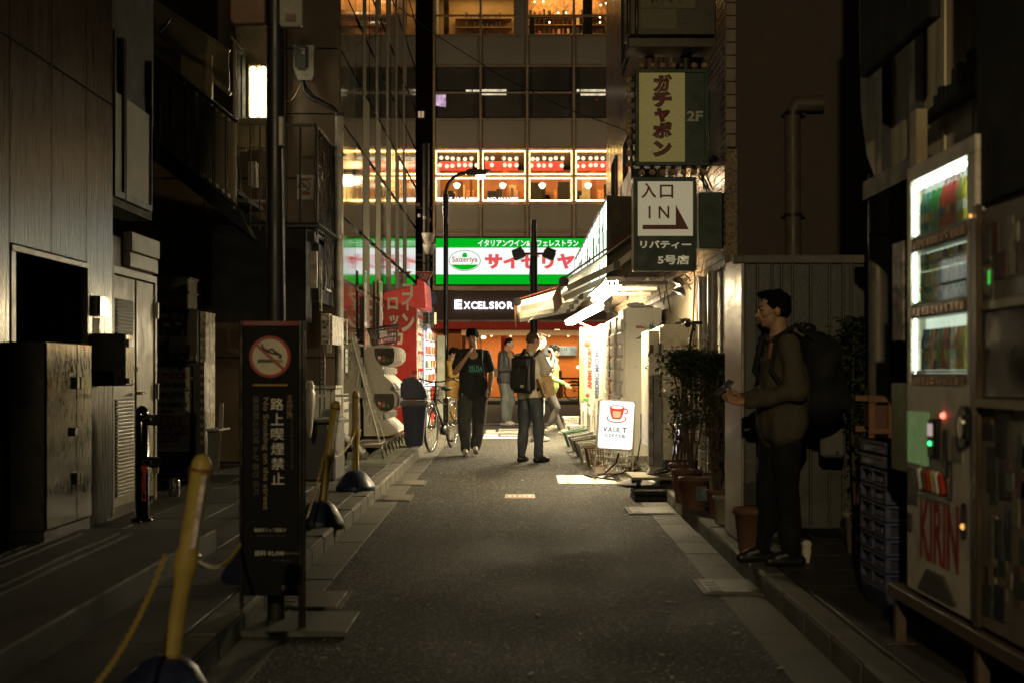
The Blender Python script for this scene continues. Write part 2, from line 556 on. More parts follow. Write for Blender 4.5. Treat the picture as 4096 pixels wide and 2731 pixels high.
# litter specks: cigarette ends and leaves
mb = MB()
for i in range(170):
    y = random.uniform(5.5, 20); x = random.uniform(-1.3, 1.4)
    a = random.uniform(0, 3); s_ = random.uniform(.008, .022)
    M = Matrix.Translation((x, y, zr(y) + .006)) @ Matrix.Rotation(a, 4, 'Z')
    mb.box(-s_, s_, -s_ * .35, s_ * .35, 0, .004, M)
o = mb.build("litter", mat("litter_paper", (.4, .36, .28), .7)); tag(o, "scattered cigarette ends and bits of paper on the asphalt", "litter", kind='stuff')

# ================================================================ FAR BUILDING across the street
FY = 55.0
def fx(u): return ux(u, FY)
def fz(v): return vz(v, FY)
panelm = mat("facade_panel", (.30, .275, .22), .55, var=.07, scale=.6, fvar=.1, fine=25)
mullm = mat("mullion_aluminium", (.42, .33, .22), .45, metal=.3)
darkglass = mat("dark_window_glass", (.07, .066, .055), .25, var=.3, scale=.5, spec=.6)
clear = glass("clear_glass")
far = thing("office_building", "tall grey panelled building across the street with neon framed windows", "building", (fx(1265), FY + 4, .45))
BU = [997, 1104, 1211, 1318, 1425, 1532, 1639]
bx0, bx1 = fx(BU[0]) - .05, fx(BU[-1])
# structure: core behind, slabs
MB().box(bx0, bx1, FY + 6.2, FY + 9, .45, 26).box(bx1, bx1 + 12, FY, FY + 9, .45, 26).build("core_wall", mat("core_wall", (.12, .11, .09), .8), far)
MB().box(bx0, bx0 + .12, FY + .1, FY + 6.2, .45, 26).build("side_wall", panelm, far)
rowsv = [(-260, -190, 'p'), (-190, -150, 'w'), (-150, -50, 'p'), (-50, 36, 'r4'), (36, 80, 'r4'), (82, 150, 'p'), (150, 213, 'w'), (213, 273, 'w'), (275, 340, 'p'), (343, 404, 'n'), (406, 465, 'n'), (468, 530, 'p'), (532, 545, 'p')]
for i in range(6):
    xa, xb = fx(BU[i]) + .05, fx(BU[i + 1]) - .05
    for (va, vb, k) in rowsv:
        za, zb = fz(vb) + .025, fz(va) - .025
        if k == 'p':
            MB().box(xa, xb, FY, FY + .12, za, zb).build("facade_panel", panelm, far, bevel=.01)
        elif k == 'w':
            MB().box(xa, xb, FY + .08, FY + .11, za, zb).build("window_pane", darkglass, far)
        else:
            MB().box(xa, xb, FY + .08, FY + .095, za, zb).build("window_pane", clear, far)
for i in range(7):
    x = fx(BU[i])
    MB().box(x - .045, x + .045, FY - .07, FY + .1, fz(545), 22).build("mullion", mullm, far, bevel=.01)
for v in (81, 151, 213, 274, 341.5, 405, 466.5, 531, 36, -50):
    for i in range(6):
        MB().box(fx(BU[i]) + .05, fx(BU[i + 1]) - .05, FY - .03, FY + .09, fz(v) - .03, fz(v) + .03).build("transom", mullm, far)
# floors between the rooms
for v in (78, 344, 150, 470, 275):
    MB().box(bx0 + .13, bx1, FY + .13, FY + 6.1, fz(v) - (.02 if v in (344, 150) else .28), fz(v) + (.28 if v in (344, 150) else -.02)).build("floor_slab", mat("slab_concrete", (.2, .17, .13), .8), far)

def rlight(name, loc, size, power, col, rot=(0, 0, 0), spread=None):
    l = bpy.data.lights.new(name, 'AREA'); l.energy = power; l.color = col
    l.shape = 'RECTANGLE'; l.size = size[0]; l.size_y = size[1]
    if spread: l.spread = spread
    o = bpy.data.objects.new(name, l); COL.objects.link(o)
    o.location = loc; o.rotation_euler = rot
    return o
# --- neon level restaurant
roomwarm = mat("restaurant_wall", (.32, .13, .045), .7, var=.3, scale=1.5)
zf, zc = fz(466), fz(343)
RY = FY + 3.6
MB().box(bx0 + .13, bx1, RY, RY + .1, zf + .29, zc - .29).build("room_wall", roomwarm, far)
MB().box(bx0 + .14, bx1, FY + .14, RY - .01, zc - .03, zc - .01).build("room_ceiling", mat("dark_red_ceiling", (.12, .03, .02), .8), far)
redpan = mat("red_panel", (.55, .04, .025), .6, emit=(.9, .08, .05), es=.8)  # emission put in so the panel shows a brighter red
lanternm = glow("lantern_glow", (1.0, .86, .6), 1.5)
for i in range(6):
    x = fx(BU[i])
    w = fx(BU[i + 1]) - x
    MB().box(x + .12, x + w * .8, FY + 1.25, FY + 1.3, fz(382), fz(360)).build("red_glow_panel", redpan, far)
    # back details: dark doors, shelf, brick screen
    MB().box(x + .2, x + .6, RY - .08, RY - .01, zf + .29, fz(412)).build("dark_doorway", black_matte, far, bevel=.01)
    MB().box(x + w * .62, x + w * .8, RY - .1, RY - .01, zf + .3, fz(410)).build("brick_screen", mat("lit_brick", (.55, .24, .1), .8, fine=14, fvar=.5), far)
    rb = random.Random(i * 7 + 1)
    for k in range(rb.randint(3, 6)):
        bxx_ = x + rb.uniform(.1, w - .4); hh = rb.uniform(.2, .9); yy_ = FY + rb.uniform(1.4, 3.2)
        MB().box(bxx_, bxx_ + rb.uniform(.1, .5), yy_, yy_ + .1, zf + .3, zf + .3 + hh).build(rb.choice(["table", "partition", "chair_back", "planter"]), rb.choice([mat("dark_goods", (.03, .022, .015), .7), mat("wood_red", (.25, .09, .03), .6), mat("pale_goods", (.6, .45, .25), .6)]), far, bevel=.01)
    for k in range(rb.randint(1, 3)):
        bxx_ = x + rb.uniform(.2, w - .4)
        MB().box(bxx_, bxx_ + rb.uniform(.15, .3), RY - .06, RY - .01, fz(440), fz(rb.uniform(414, 425))).build("picture_frame", rb.choice([mat("poster_cream", (.6, .48, .3), .7, var=.35, scale=5), mat("wood_red", (.25, .09, .03), .6)]), far)
    if i % 2: MB().box(x + w * .45, x + w * .55, FY + 2.2, FY + 2.3, zf + .29, zc - .3).build("column", mat("wood_red", (.25, .09, .03), .6), far)
    # ceiling spots
    for k in (.35, .6, .85):
        MB().cyl((x + w * k, FY + 1.0, fz(385)), (x + w * k, FY + 1.0, fz(392)), .035).build("spotlight", mat("brass", (.5, .25, .1), .3, metal=1), far)
lm = MB().sph((0, 0, 0), .085, 12, 8)
lant = lm.build("paper_lantern", lanternm)
k = 0
first = True
for i in range(6):
    x = fx(BU[i]); w = fx(BU[i + 1]) - x
    for j in range(7):
        for r_ in range(2):
            if (j == 6 and i not in (0, 3)) or random.random() < .06: continue
            p = Vector((x + .2 + j * .237 + random.uniform(-.03, .03), FY + 1.0 + random.uniform(-.1, .2), random.uniform(-.015, .015) + fz(373 - 0) + (.14 if r_ == 0 else -.14) + .08))
            if first:
                lant.parent = far; lant.location = p - BASE[far.name]; first = False
            else:
                piece(lant, far, p)
globe = glow("globe_lamp_glow", (1.0, .72, .42), 9)
for i in range(6):
    x = fx(BU[i]); w = fx(BU[i + 1]) - x
    c = Vector((x + w * (.47 if i < 2 else .33), FY + .8, fz(420)))
    tl = MB().lathe([(.0, -.13), (.05, -.12), (.1, -.06), (.13, .0), (.13, .05), (.05, .09), (.02, .1)], c, 14).build("pendant_globe", globe, far)
    MB().cyl(c + Vector((0, 0, .1)), (c.x, c.y, zc - .05), .012, n=6).build("pendant_rod", mat("brass", (.5, .25, .1), .3, metal=1), far)
for x in (-1.0, 3.5):
    o = rlight("ceiling_light", (x, FY + 2.2, zc - .3), (4, 2), 180, (1, .55, .25)); o.parent = far; o.location = Vector(o.location) - BASE[far.name]
# LED frames round each pane
led = glow("led_strip_glow", (1.0, .58, .16), 17)
for i in range(6):
    for (va, vb) in ((345, 403.5), (407, 464)):
        xa, xb, za, zb = fx(BU[i]) + .09, fx(BU[i + 1]) - .09, fz(vb) + .05, fz(va) - .05
        m_ = MB(); y = FY - .03; r_ = .022
        m_.tube([(xa, y, za), (xb, y, za), (xb, y, zb), (xa, y, zb)], r_, 6, closed=True)
        m_.build("led_frame", led, far)
wl = glow("white_letter_glow", (.95, .95, 1.0), 2.2)
text("lettering", "SINCE 1949 NIKU", wl, far, (fx(1053), FY - .1, fz(459)), fx(1100) - fx(1005), .15, bold=.02, depth=.02)
text("lettering", "NO MANSEI", wl, far, (fx(1155), FY - .1, fz(459)), fx(1190) - fx(1120), .15, bold=.02, depth=.02)
# --- upper lit shop rooms
zf4, zc4 = fz(80), fz(-50)
MB().box(bx0 + .13, fx(1211), FY + 2.6, FY + 2.7, zf4, zc4).build("room_wall", mat("shop_wall_tan", (.45, .26, .10), .7, var=.3, scale=1), far)
MB().box(fx(1211), bx1, FY + 2.2, FY + 2.3, zf4, zc4).build("room_wall", mat("shop_wall_amber", (.5, .26, .09), .7, var=.5, scale=2, fine=9, fvar=.5), far)
MB().box(fx(1180), fx(1211) - .05, FY - .01, FY + .07, zf4, fz(-50)).build("facade_panel", panelm, far)
o = rlight("ceiling_light", (-1.4, FY + 1.4, zc4 - .1), (2.5, 1.5), 60, (1, .62, .25)); o.parent = far; o.location = Vector(o.location) - BASE[far.name]
o = rlight("ceiling_light", (1.9, FY + 1.3, zc4 - .1), (2.5, 1.5), 110, (1, .55, .22)); o.parent = far; o.location = Vector(o.location) - BASE[far.name]
darkgoods = mat("dark_goods", (.03, .022, .015), .7)
shelfm = mat("shelf_wood", (.3, .17, .08), .7)
for r_ in range(4):
    z = zf4 + .1 + r_ * .36
    MB().box(fx(1040), fx(1175), FY + 2.25, FY + 2.59, z, z + .025).build("shelf", shelfm, far)
    for j in range(9):
        if random.random() < .8:
            x = fx(1064) + j * .17; hh = random.uniform(.1, .26)
            MB().box(x, x + random.uniform(.05, .11), FY + 2.3, FY + 2.45, z + .026, z + .026 + hh).build("goods", darkgoods, far, bevel=.01)
    MB().box(fx(1214), fx(1395), FY + 1.85, FY + 2.19, z, z + .025).build("shelf", shelfm, far)
    for j in range(16):
        if random.random() < .85:
            x = fx(1216) + j * .19; hh = random.uniform(.08, .3)
            MB().box(x, x + random.uniform(.04, .13), FY + 1.9, FY + 2.1, z + .026, z + .026 + hh).build("goods", random.choice([darkgoods, darkgoods, mat("pale_goods", (.6, .45, .25), .6), mat("red_goods", (.4, .08, .04), .6)]), far, bevel=.01)
for (u, v) in ((1228, 5), (1248, 4), (1282, 30), (1262, 52), (1300, 30), (1378, 40), (1378, 52), (1392, 8), (1380, 12), (1345, 28), (1095, -3)):
    MB().sph(at(u, v, FY + 1.2), .035, 8, 6).build("spot_bulb", globe, far)
MB().box(fx(1018), fx(1030), FY + .35, FY + .5, zf4, zc4).build("curtain", mat("curtain_cloth", (.25, .14, .06), .9), far)
MB().box(fx(1216), fx(1228), FY + .5, FY + .6, zf4, zf4 + .9, ).build("goods", darkgoods, far)
MB().box(fx(1340), fx(1362), FY + .5, FY + .7, zf4, zf4 + 1.5).build("display_case", darkgoods, far)
# --- office level: far lit band seen through the dark glass, a tilted screen reflection painted as a glowing patch
bl = glow("office_strip_glow", (1, .86, .58), .75, .4, 6)
for (a, b, c_, d) in ((1070, 1083, 206, 211), (1086, 1103, 206, 211), (1106, 1163, 205, 211), (1106, 1163, 215, 218), (1325, 1331, 205, 212), (1334, 1391, 205, 212), (1334, 1391, 215, 219)):
    MB().box(fx(a), fx(b), FY + .055, FY + .075, fz(d), fz(c_)).build("lit_blind_gap", bl, far)
MB().prism([(fx(1001), fz(217)), (fx(1024), fz(217)), (fx(1024), fz(246)), (fx(1001), fz(242))], (0, FY + .055, 0), (1, 0, 0), (0, 0, 1), (0, .02, 0)).build("screen_reflection", glow("pink_reflection_glow", (.75, .5, .7), .7, .5, 5), far)
MB().prism([(fx(1367), fz(226)), (fx(1376), fz(226)), (fx(1371.5), fz(233))], (0, FY + .055, 0), (1, 0, 0), (0, 0, 1), (0, .02, 0)).build("access_mark", redp, far)
# --- sign band, fascia and cafe
cafe = mat("fascia_brown", (.05, .03, .022), .6)
MB().box(bx0, bx1, FY - .12, FY + .3, fz(668), fz(656)).build("ledge", mullm, far, bevel=.02)
MB().box(bx0, bx1, FY - .02, FY + .3, fz(735), fz(668.5)).build("fascia", cafe, far)
MB().box(bx0, bx1, FY - .2, FY + .2, fz(739), fz(735.5)).build("gutter_rail", galv, far)
MB().box(bx0, bx1, FY - .35, FY + .1, fz(757), fz(740)).build("red_awning", mat("red_cloth", (.42, .03, .02), .7), far, bevel=.02)
text("lettering", "E", wl, far, (fx(1053), FY - .1, fz(700)), fx(1062) - fx(1045), .36, bold=.05, depth=.04)
for i_, ch_ in enumerate("XCELSIOR"):
    cu_ = (1073, 1089, 1103, 1116, 1129.5, 1140.5, 1153, 1172)[i_]; wc_ = (15, 13.5, 11, 11, 11.5, 4.5, 16, 14)[i_]
    text("lettering", ch_, wl, far, (fx(cu_), FY - .1, fz(702)), wc_ * FY / K, .28, bold=.03, depth=.04)
text("lettering", "CAFFE", wl, far, (fx(1235), FY - .1, fz(701)), fx(1270) - fx(1195), .33, bold=.008, depth=.04)
zg = .47
orange = mat("cafe_orange_wall", (.50, .17, .035), .65, var=.15, scale=.8)
MB().box(bx0, fx(1060), FY - .05, FY + .3, zg, fz(760)).build("orange_pier", orange, far)
MB().box(fx(1060), bx1, FY - .1, FY + .5, fz(770), fz(759)).build("timber_soffit", mat("soffit_timber", (.6, .4, .18), .5, emit=(.9, .5, .18), es=.25), far)  # glow in the timber stands for light falling on it from below
MB().box(fx(1060), bx1, FY + 4.2, FY + 4.3, zg, fz(757)).build("room_wall", orange, far)
MB().box(fx(1060), bx1, FY + .3, FY + 4.2, fz(757.5), fz(757)).build("room_ceiling", mat("ceiling_amber", (.55, .33, .15), .7), far)
MB().box(fx(1150), fx(1163), FY + .9, FY + 1.1, zg, fz(770)).build("red_pillar", redp, far)
MB().box(fx(1225), fx(1300), FY + 2.9, FY + 3.4, zg, fz(868)).build("counter", mat("counter_brown", (.12, .05, .03), .5), far, bevel=.02)
MB().box(fx(1255), fx(1335), FY + 3.9, FY + 4.1, fz(812), fz(790)).build("menu_board", glow("menu_board_glow", (.75, .68, .5), .9, .5, 3), far)
text("lettering", "DUTCH", mat("dark_green_paint", (.02, .07, .03), .6), far, (fx(1292), FY + 3.85, fz(797)), .6, .12)
for (a, b) in ((1062, 1066), (1103, 1105), (1240, 1243), (1330, 1333), (1380, 1384), (1425, 1430)):
    MB().box(fx(a), fx(b), FY + .1, FY + .18, zg, fz(770)).build("door_frame", mat("door_wood", (.3, .13, .05), .5), far)
for i, (a, b) in enumerate(((1066, 1103), (1105, 1150), (1163, 1240), (1243, 1330), (1333, 1380))):
    MB().box(fx(a), fx(b), FY + .12, FY + .13, zg + .1, fz(771)).build("window_pane", clear, far)
for (u, v, w_, h_, m_) in ((1018, 800, 20, 75, "a"), (1085, 850, 14, 18, "b"), (1345, 840, 26, 30, "c"), (1130, 845, 26, 20, "c"), (1352, 875, 16, 40, "b")):
    MB().box(fx(u), fx(u + w_), FY - .09, FY - .07, fz(v + h_), fz(v)).build("poster", mat("poster_cream", (.6, .48, .3), .7, var=.35, scale=5) if m_ != "b" else mat("poster_brown", (.2, .07, .03), .6, var=.4, scale=6), far)
MB().box(fx(1260), fx(1290), FY - .3, FY - .2, zg, fz(850)).build("a_board", mat("poster_brown", (.2, .07, .03), .6), far)
for u, v in ((1156, 851), (1098, 818), (1280, 757.5), (1110, 775), (1330, 842)):
    MB().sph(at(u, v, FY + 1.0), (.11, .11, .06), 10, 6).build("pendant_lamp", globe, far)
for k in range(7):
    MB().sph(at(1085 + k * 44, 771, FY + .9), .035, 8, 6).build("downlight", globe, far)
for x in (-.6, 2.4):
    o = rlight("ceiling_light", (x, FY + 2.2, fz(759)), (2.6, 2), 230, (1, .60, .28)); o.parent = far; o.location = Vector(o.location) - BASE[far.name]

# --- the green and white lit sign, a thing of its own
sg = thing("shop_sign", "long lit green and white restaurant sign with red lettering", "sign", (fx(1210), FY - .2, fz(655)))
sx0, sx1 = fx(1002), fx(1440)
MB().box(sx0 - .06, sx1 + .06, FY - .2, FY - .01, fz(657) + .01, fz(546)).build("sign_box", black, sg, bevel=.01)
gg = glow("sign_green_glow", (.0, .46, .012), 1.0); ww = glow("sign_white_glow", (.93, 1.0, .93), 1.05)
MB().box(sx0, sx1, FY - .215, FY - .2, fz(570), fz(549)).build("green_band", gg, sg)
MB().box(sx0, sx1, FY - .215, FY - .2, fz(631.5), fz(570.5)).build("white_band", ww, sg)
MB().box(sx0, sx1, FY - .215, FY - .2, fz(654), fz(632)).build("green_band", gg, sg)
rg = glow("sign_red_glow", (.80, .09, .10), 1.0)
gy = FY - .22
text("lettering", "サイゼリヤ", rg, sg, (fx(1217), gy, fz(601)), fx(1320) - fx(1114), .62, bold=.055, depth=.01)
text("lettering", "イタリアンワイン&カフェレストラン", ww, sg, (fx(1213), gy, fz(560)), fx(1328) - fx(1098), .26, bold=.02, depth=.01)
oval = lambda a, b, n=28: [(a * math.cos(2 * math.pi * i / n), b * math.sin(2 * math.pi * i / n)) for i in range(n)]
oc = (fx(1068), gy, fz(600))
MB().prism(oval(.61, .40), oc, (1, 0, 0), (0, 0, 1), (0, .004, 0)).build("oval_outline", mat("dark_green_paint", (.02, .07, .03), .6), sg)
MB().prism(oval(.59, .38), (oc[0], gy - .002, oc[2]), (1, 0, 0), (0, 0, 1), (0, -.003, 0)).build("oval_plate", ww, sg)
seg = [(.57 * math.cos(a), .36 * math.sin(a)) for a in [R(205 + i * 130 / 12.) for i in range(13)]]
MB().prism(seg, (oc[0], gy - .008, oc[2]), (1, 0, 0), (0, 0, 1), (0, -.003, 0)).build("green_segment", gg, sg)
text("lettering", "Saizeriya", glow("dark_red_glow", (.5, .03, .03), .8), sg, (oc[0], gy - .012, oc[2] + .02), .98, .27, bold=.01)
MB().prism([(-.08, .12), (.08, .12), (.1, .2), (.05, .3), (-.05, .3), (-.1, .2)], (oc[0], gy - .012, oc[2] + .0), (1, 0, 0), (0, 0, 1), (0, -.003, 0)).build("crest", gg, sg)

# ================================================================ dark buildings in the gap on the left of it
dk = thing("distant_block", "black far tower in the gap with one small lit window", "building", (-8, 90, .4))
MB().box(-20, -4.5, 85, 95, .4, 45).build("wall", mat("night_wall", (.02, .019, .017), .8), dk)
c = at(967, 263, 84.9)
MB().box(c.x - .17, c.x + .17, 84.9, 84.98, c.z - .18, c.z + .18).build("lit_window", glow("tiny_window_glow", (.75, .5, .3), .55), dk)
MB().box(c.x - .02, c.x + .02, 84.86, 84.9, c.z - .18, c.z + .18).build("window_bar", black, dk)
for (u, v) in ((944, 430), (960, 470), (975, 440), (985, 505)):
    c = at(u, v, 84.9); MB().box(c.x - .12, c.x + .12, 84.9, 84.98, c.z - .1, c.z + .1).build("dim_window", glow("dim_window_glow", (.2, .1, .05), .3), dk)
t = thing("utility_pole", "dark utility pole with white insulators beyond the stop sign", "utility pole", at(975, 905, 50))
MB().cyl(at(978, 909, 50), at(978, 330, 50), .12).build("pole", dark, t)
for k, v in enumerate((480, 588, 600, 620)):
    MB().box(ux(958, 50), ux(992, 50), 49.95, 50.05, vz(v, 50), vz(v, 50) + .06).build("crossarm", dark, t)
for (u, v) in ((984, 560), (986, 585), (963, 500), (975, 505)):
    MB().lathe([(.0, .0), (.12, .02), (.2, .2), (.24, .36), (.0, .38)] if v > 550 else [(0, 0), (.05, .02), (.05, .12), (0, .14)], at(u, v, 49.6), 12).build("insulator", white_paint, t)
MB().tube([at(935, 600, 49.5), at(955, 612, 49.5), at(990, 600, 49.5)], .02).build("bracket", dark, t)

# ================================================================ street lamps (the visible one, and two along the cross street)
def lamp_at(x, y, z0, ztop, arm, label, power, flip=1):
    t = thing("street_lamp", label, "street lamp", (x, y, z0), "street lamps")
    pm_ = mat("lamp_pole_grey", (.04, .038, .033), .35, metal=.6)
    MB().cyl((x, y, z0), (x, y, ztop - .55), .055, .05).cyl((x, y, ztop - .95), (x, y, ztop - .5), .065).build("pole", pm_, t)
    pts = []
    for i in range(9):
        a = R(90 * i / 8)
        pts.append((x + flip * .42 * (1 - math.cos(a)), y, ztop - .5 + .45 * math.sin(a)))
    MB().tube(pts, .036).build("arm", pm_, t)
    hx = x + flip * .42
    M = Matrix.Translation((hx, y, ztop - .05))
    MB().prism([(0, -.02), (0, .05), (.1, .09), (.55, .07), (arm - .02, -.01), (arm, -.045), (.1, -.05)], (hx, y - .09, ztop - .05), (flip, 0, 0), (0, 0, 1), (0, .18, 0)).build("lamp_head", pm_, t, bevel=.02)
    MB().prism([(.22, -.055), (arm - .02, -.045), (arm - .1, -.11), (.26, -.13)], (hx, y - .08, ztop - .05), (flip, 0, 0), (0, 0, 1), (0, .16, 0)).build("lens", glow("street_lamp_glow", (1, .88, .66), 9), t)
    l = bpy.data.lights.new("lamp_bulb", 'POINT'); l.energy = power; l.color = (1, .74, .45); l.shadow_soft_size = .12
    o = bpy.data.objects.new("lamp_bulb", l); COL.objects.link(o); o.parent = t
    o.location = Vector((hx + flip * .35, y, ztop - .2)) - BASE[t.name]
    return t
LY = 30.3
lamp_at(ux(1024, LY), LY, zr(LY) + .1, vz(393, LY), .45, "black street lamp with curved arm in front of the green sign", 45)
lamp_at(-9, 47.5, .4, 7.2, .6, "street lamp beyond the left corner of the cross street", 1700)
lamp_at(11, 47.5, .4, 7.2, .6, "street lamp beyond the right corner of the cross street", 1700, -1)
# pole with a pair of floodlights
t = thing("floodlight_pole", "thick dark pole carrying two black floodlights before the green sign", "pole", (ux(1226, 33), 33, .34))
x = ux(1226, 33)
MB().cyl((x, 33, .34), (x, 33, vz(555, 33)), .085).cyl((x, 33, vz(555, 33)), (x, 33, vz(505, 33)), .065).build("pole", dark, t)
MB().cyl((x - .3, 32.88, vz(584, 33)), (x + .3, 32.88, vz(584, 33)), .025).box(x - .06, x + .06, 32.85, 33.1, vz(590, 33), vz(575, 33)).build("crossbar", black, t)
for s_ in (-1, 1):
    M = Matrix.Translation((x + s_ * .36, 32.8, vz(585, 33))) @ Matrix.Rotation(R(s_ * 22), 4, 'Y')
    MB().box(-.12, .12, -.16, .16, -.10, .12, M).box(-.14, .14, -.2, -.16, -.13, .05, M).build("floodlight", black, t, bevel=.012)
    MB().box(-.1, .1, -.12, .1, -.13, -.101, M).build("lens", glass("lamp_lens", (.3, .6, .5), .9, .1), t)
MB().tube([(x - .08, 32.9, vz(600, 33)), (x - .1, 32.88, vz(640, 33)), (x - .04, 32.9, vz(675, 33)), (x - .06, 32.9, vz(560, 33))], .01).build("cable", black, t)
# overhead wires
t = tag(MB().tube([at(880, -10, 26), at(1000, 80, 28), at(1150, 175, 27), at(1300, 250, 26), at(1452, 305, 25)], .009, 6).build("overhead_cable", black), "thin black overhead cable sagging across the alley mouth", "cable")
# guard rail and parked bicycle far across
t = thing("guard_rail", "dark tubular guard rail along the kerb of the cross street", "guard rail", (ux(1300, 49.5), 49.5, .47))
for v in (868, 883):
    MB().cyl((ux(1210, 49.5), 49.5, vz(v, 49.5)), (ux(1420, 49.5), 49.5, vz(v, 49.5)), .03).build("rail", dark, t)
for u in (1262, 1330, 1400):
    MB().cyl((ux(u, 49.5), 49.5, .47), (ux(u, 49.5), 49.5, vz(866, 49.5)), .035).build("post", dark, t)
# ================================================================ LEFT: polished panel building
XL = -2.2
gb = thing("panel_building", "glossy panelled building on the left mirroring the neon windows", "building", (XL - 1.5, 24, .3))
stone_matte = mat("panel_stone_matte", (.20, .165, .10), .8, var=.08, scale=.8, fvar=.16, fine=45, spec=.12)
stone_gloss = mat("panel_stone_gloss", (.13, .11, .07), .06, var=.08, scale=1.2, spec=.6, rvar=.05)
mirrorw = mat("mirror_window", (.012, .011, .01), .035, var=.2, spec=1.0, rvar=.015, coat=.6)
jointm = mat("joint_black", (.01, .01, .009), .7)
MB().box(-7.5, XL - .06, 17.8, 30.8, .2, 16).build("core_wall", jointm, gb)
YC = [17.75, 18.48, 19.37, 20.3, 21.2, 22.1, 22.95, 23.9, 24.8, 25.7, 26.5, 27.4, 28.3, 30.85]
ZC = [.33, 1.03, 1.81, 2.58, 3.37, 4.55, 5.43, 6.26, 7.1, 8.0, 9.0, 10.0, 11.0]
kinds = "ggwmwmwmwmwmw"
for i in range(13):
    y0, y1 = YC[i], YC[i + 1]
    for j in range(12):
        z0, z1 = ZC[j], ZC[j + 1]
        k = kinds[i]
        # the upper floors have extra dark window strips, set back
        if k == 'm' and j in (6, 7, 9, 10):
            mid = y0 + (y1 - y0) * .5
            MB().box(XL - .05, XL, y0 + .01, mid - .01, z0 + .008, z1 - .008).build("cladding_panel", stone_matte, gb)
            MB().box(XL - .058, XL - .003, mid + .04, y1 - .04, z0 + .03, z1 - .03).build("window_pane", mirrorw, gb)
            continue
        if k == 'w' and j == 4 and i > 2:
            MB().box(XL - .055, XL - .003, y0 + .045, y1 - .045, z0 + .04, z1 - .04).build("window_pane", mirrorw, gb)
            continue
        m_ = {'g': stone_gloss, 'm': stone_matte, 'w': mirrorw}[k]
        if k == 'w':
            MB().box(XL - .055, XL - .003, y0 + .045, y1 - .045, z0 + .04, z1 - .04).build("window_pane", m_, gb)
        else:
            MB().box(XL - .055, XL, y0 + .006, y1 - .006, z0 + .02, z1 - .02).build("cladding_panel", m_, gb)
# projecting fins beside ground floor windows
for y in (20.35, 22.15, 23.95, 25.75, 27.45):
    MB().box(XL + .002, XL + .05, y, y + .05, .35, 2.5).build("window_fin", dark, gb)
# vertical banners stuck in the first ground windows
for (ya, yb) in ((19.95, 20.25), (22.25, 22.6)):
    t = thing("window_banner", "narrow red and white banner on the dark window nearest the camera" if ya < 21 else "narrow red and white banner on the second window behind the first banner", "banner", (XL + .02, ya, 1.9))
    MB().box(XL + .055, XL + .062, ya, yb, 1.75, 2.85).build("banner_cloth", mat("banner_white", (.6, .55, .5), .6), t)
    MB().box(XL + .0625, XL + .066, ya + .02, yb - .02, 1.77, 2.05).build("red_block", redp, t)
    MB().box(XL + .0625, XL + .066, ya + .02, yb - .02, 2.68, 2.83).build("green_block", mat("green_print", (.03, .3, .04), .5), t)
    text("lettering", "カプセル", redp, t, (XL + .066, (ya + yb) / 2, 2.37), .16, .5, ex=(0, 1, 0), vert=True, bold=.03)

# brown wall facing the camera, at the left of that building
bw = thing("brown_building", "brown panelled wall with a caged balcony left of the glossy building", "building", (-3.4, 17.75, .3))
xs = [-6.0, -4.9, -3.9, ux(660, 17.75), ux(775, 17.75) + .045]
zsx = [.3, 1.6, 2.75, vz(520, 17.7), vz(410, 17.7), vz(262, 17.7), vz(112, 17.7), 6.6, 8.2, 9.8, 11.4]
MB().box(-7.5, XL - .02, 17.74, 17.79, .3, 12).build("wall_backing", jointm, bw)
for i in range(4):
    for j in range(10):
        MB().box(xs[i] + .008, xs[i + 1] - .012, 17.70, 17.737, zsx[j] + .008, zsx[j + 1] - .008).build("cladding_panel", brownwall, bw, bevel=.003)

t = thing("drain_pipe", "grey vertical drain pipe with clamps at the corner of the brown wall", "pipe", (ux(778, 17.55), 17.55, .33))
px = ux(779, 17.5)
pg = mat("pipe_grey", (.33, .31, .27), .35, spec=.6, dirt=(.16, .12, .08), dscale=5)
MB().tube([(px, 17.5, vz(262, 17.5)), (px, 17.5, .75), (px + .02, 17.5, .66), (px + .1, 17.5, .58), (px + .3, 17.5, .42)], .052, 14).build("pipe", pg, t)
MB().cyl((px, 17.5, vz(268, 17.5)), (px, 17.5, vz(260, 17.5)), .065, n=14).build("collar", dark, t)
for v in (356, 545, 640, 735):
    z = vz(v, 17.5)
    MB().cyl((px, 17.5, z - .02), (px, 17.5, z + .02), .062, n=14).box(px - .01, px + .09, 17.49, 17.51, z - .01, z + .01).build("clamp", galv, t)
# meter box and cables
t = thing("meter_box", "rounded dark green junction box with cables below it on the brown wall", "junction box", at(695, 190, 17.6))
a, b = at(671, 100, 17.55), at(721, 184, 17.55)
MB().prism([(a.x, a.z), (b.x - .0, a.z), (b.x, b.z + .08), (b.x - .03, b.z), (a.x + .07, b.z), (a.x + .01, b.z + .14)], (0, 17.6, 0), (1, 0, 0), (0, 0, 1), (0, .09, 0)).build("back_plate", galv, t, bevel=.012)
MB().prism([(a.x + .02, a.z - .01), (b.x - .07, a.z - .01), (b.x - .07, b.z + .12), (a.x + .04, b.z + .12)], (0, 17.5, 0), (1, 0, 0), (0, 0, 1), (0, .1, 0)).build("box_cover", mat("box_green", (.05, .055, .045), .4), t, bevel=.03, seg=3)
for k in range(3):
    MB().cyl(at(692 + k * 4, 113, 17.5), at(692 + k * 4, 113, 17.49), .011, n=10).build("indicator", mat("plastic_grey", (.2, .2, .17), .5), t)
MB().lathe([(.018, 0), (.026, 0), (.026, .01), (.018, .01)], at(697, 121, 17.5), 14, Matrix.Rotation(R(90), 3, 'X')).build("keyhole_ring", mat("plastic_grey", (.2, .2, .17), .5), t)
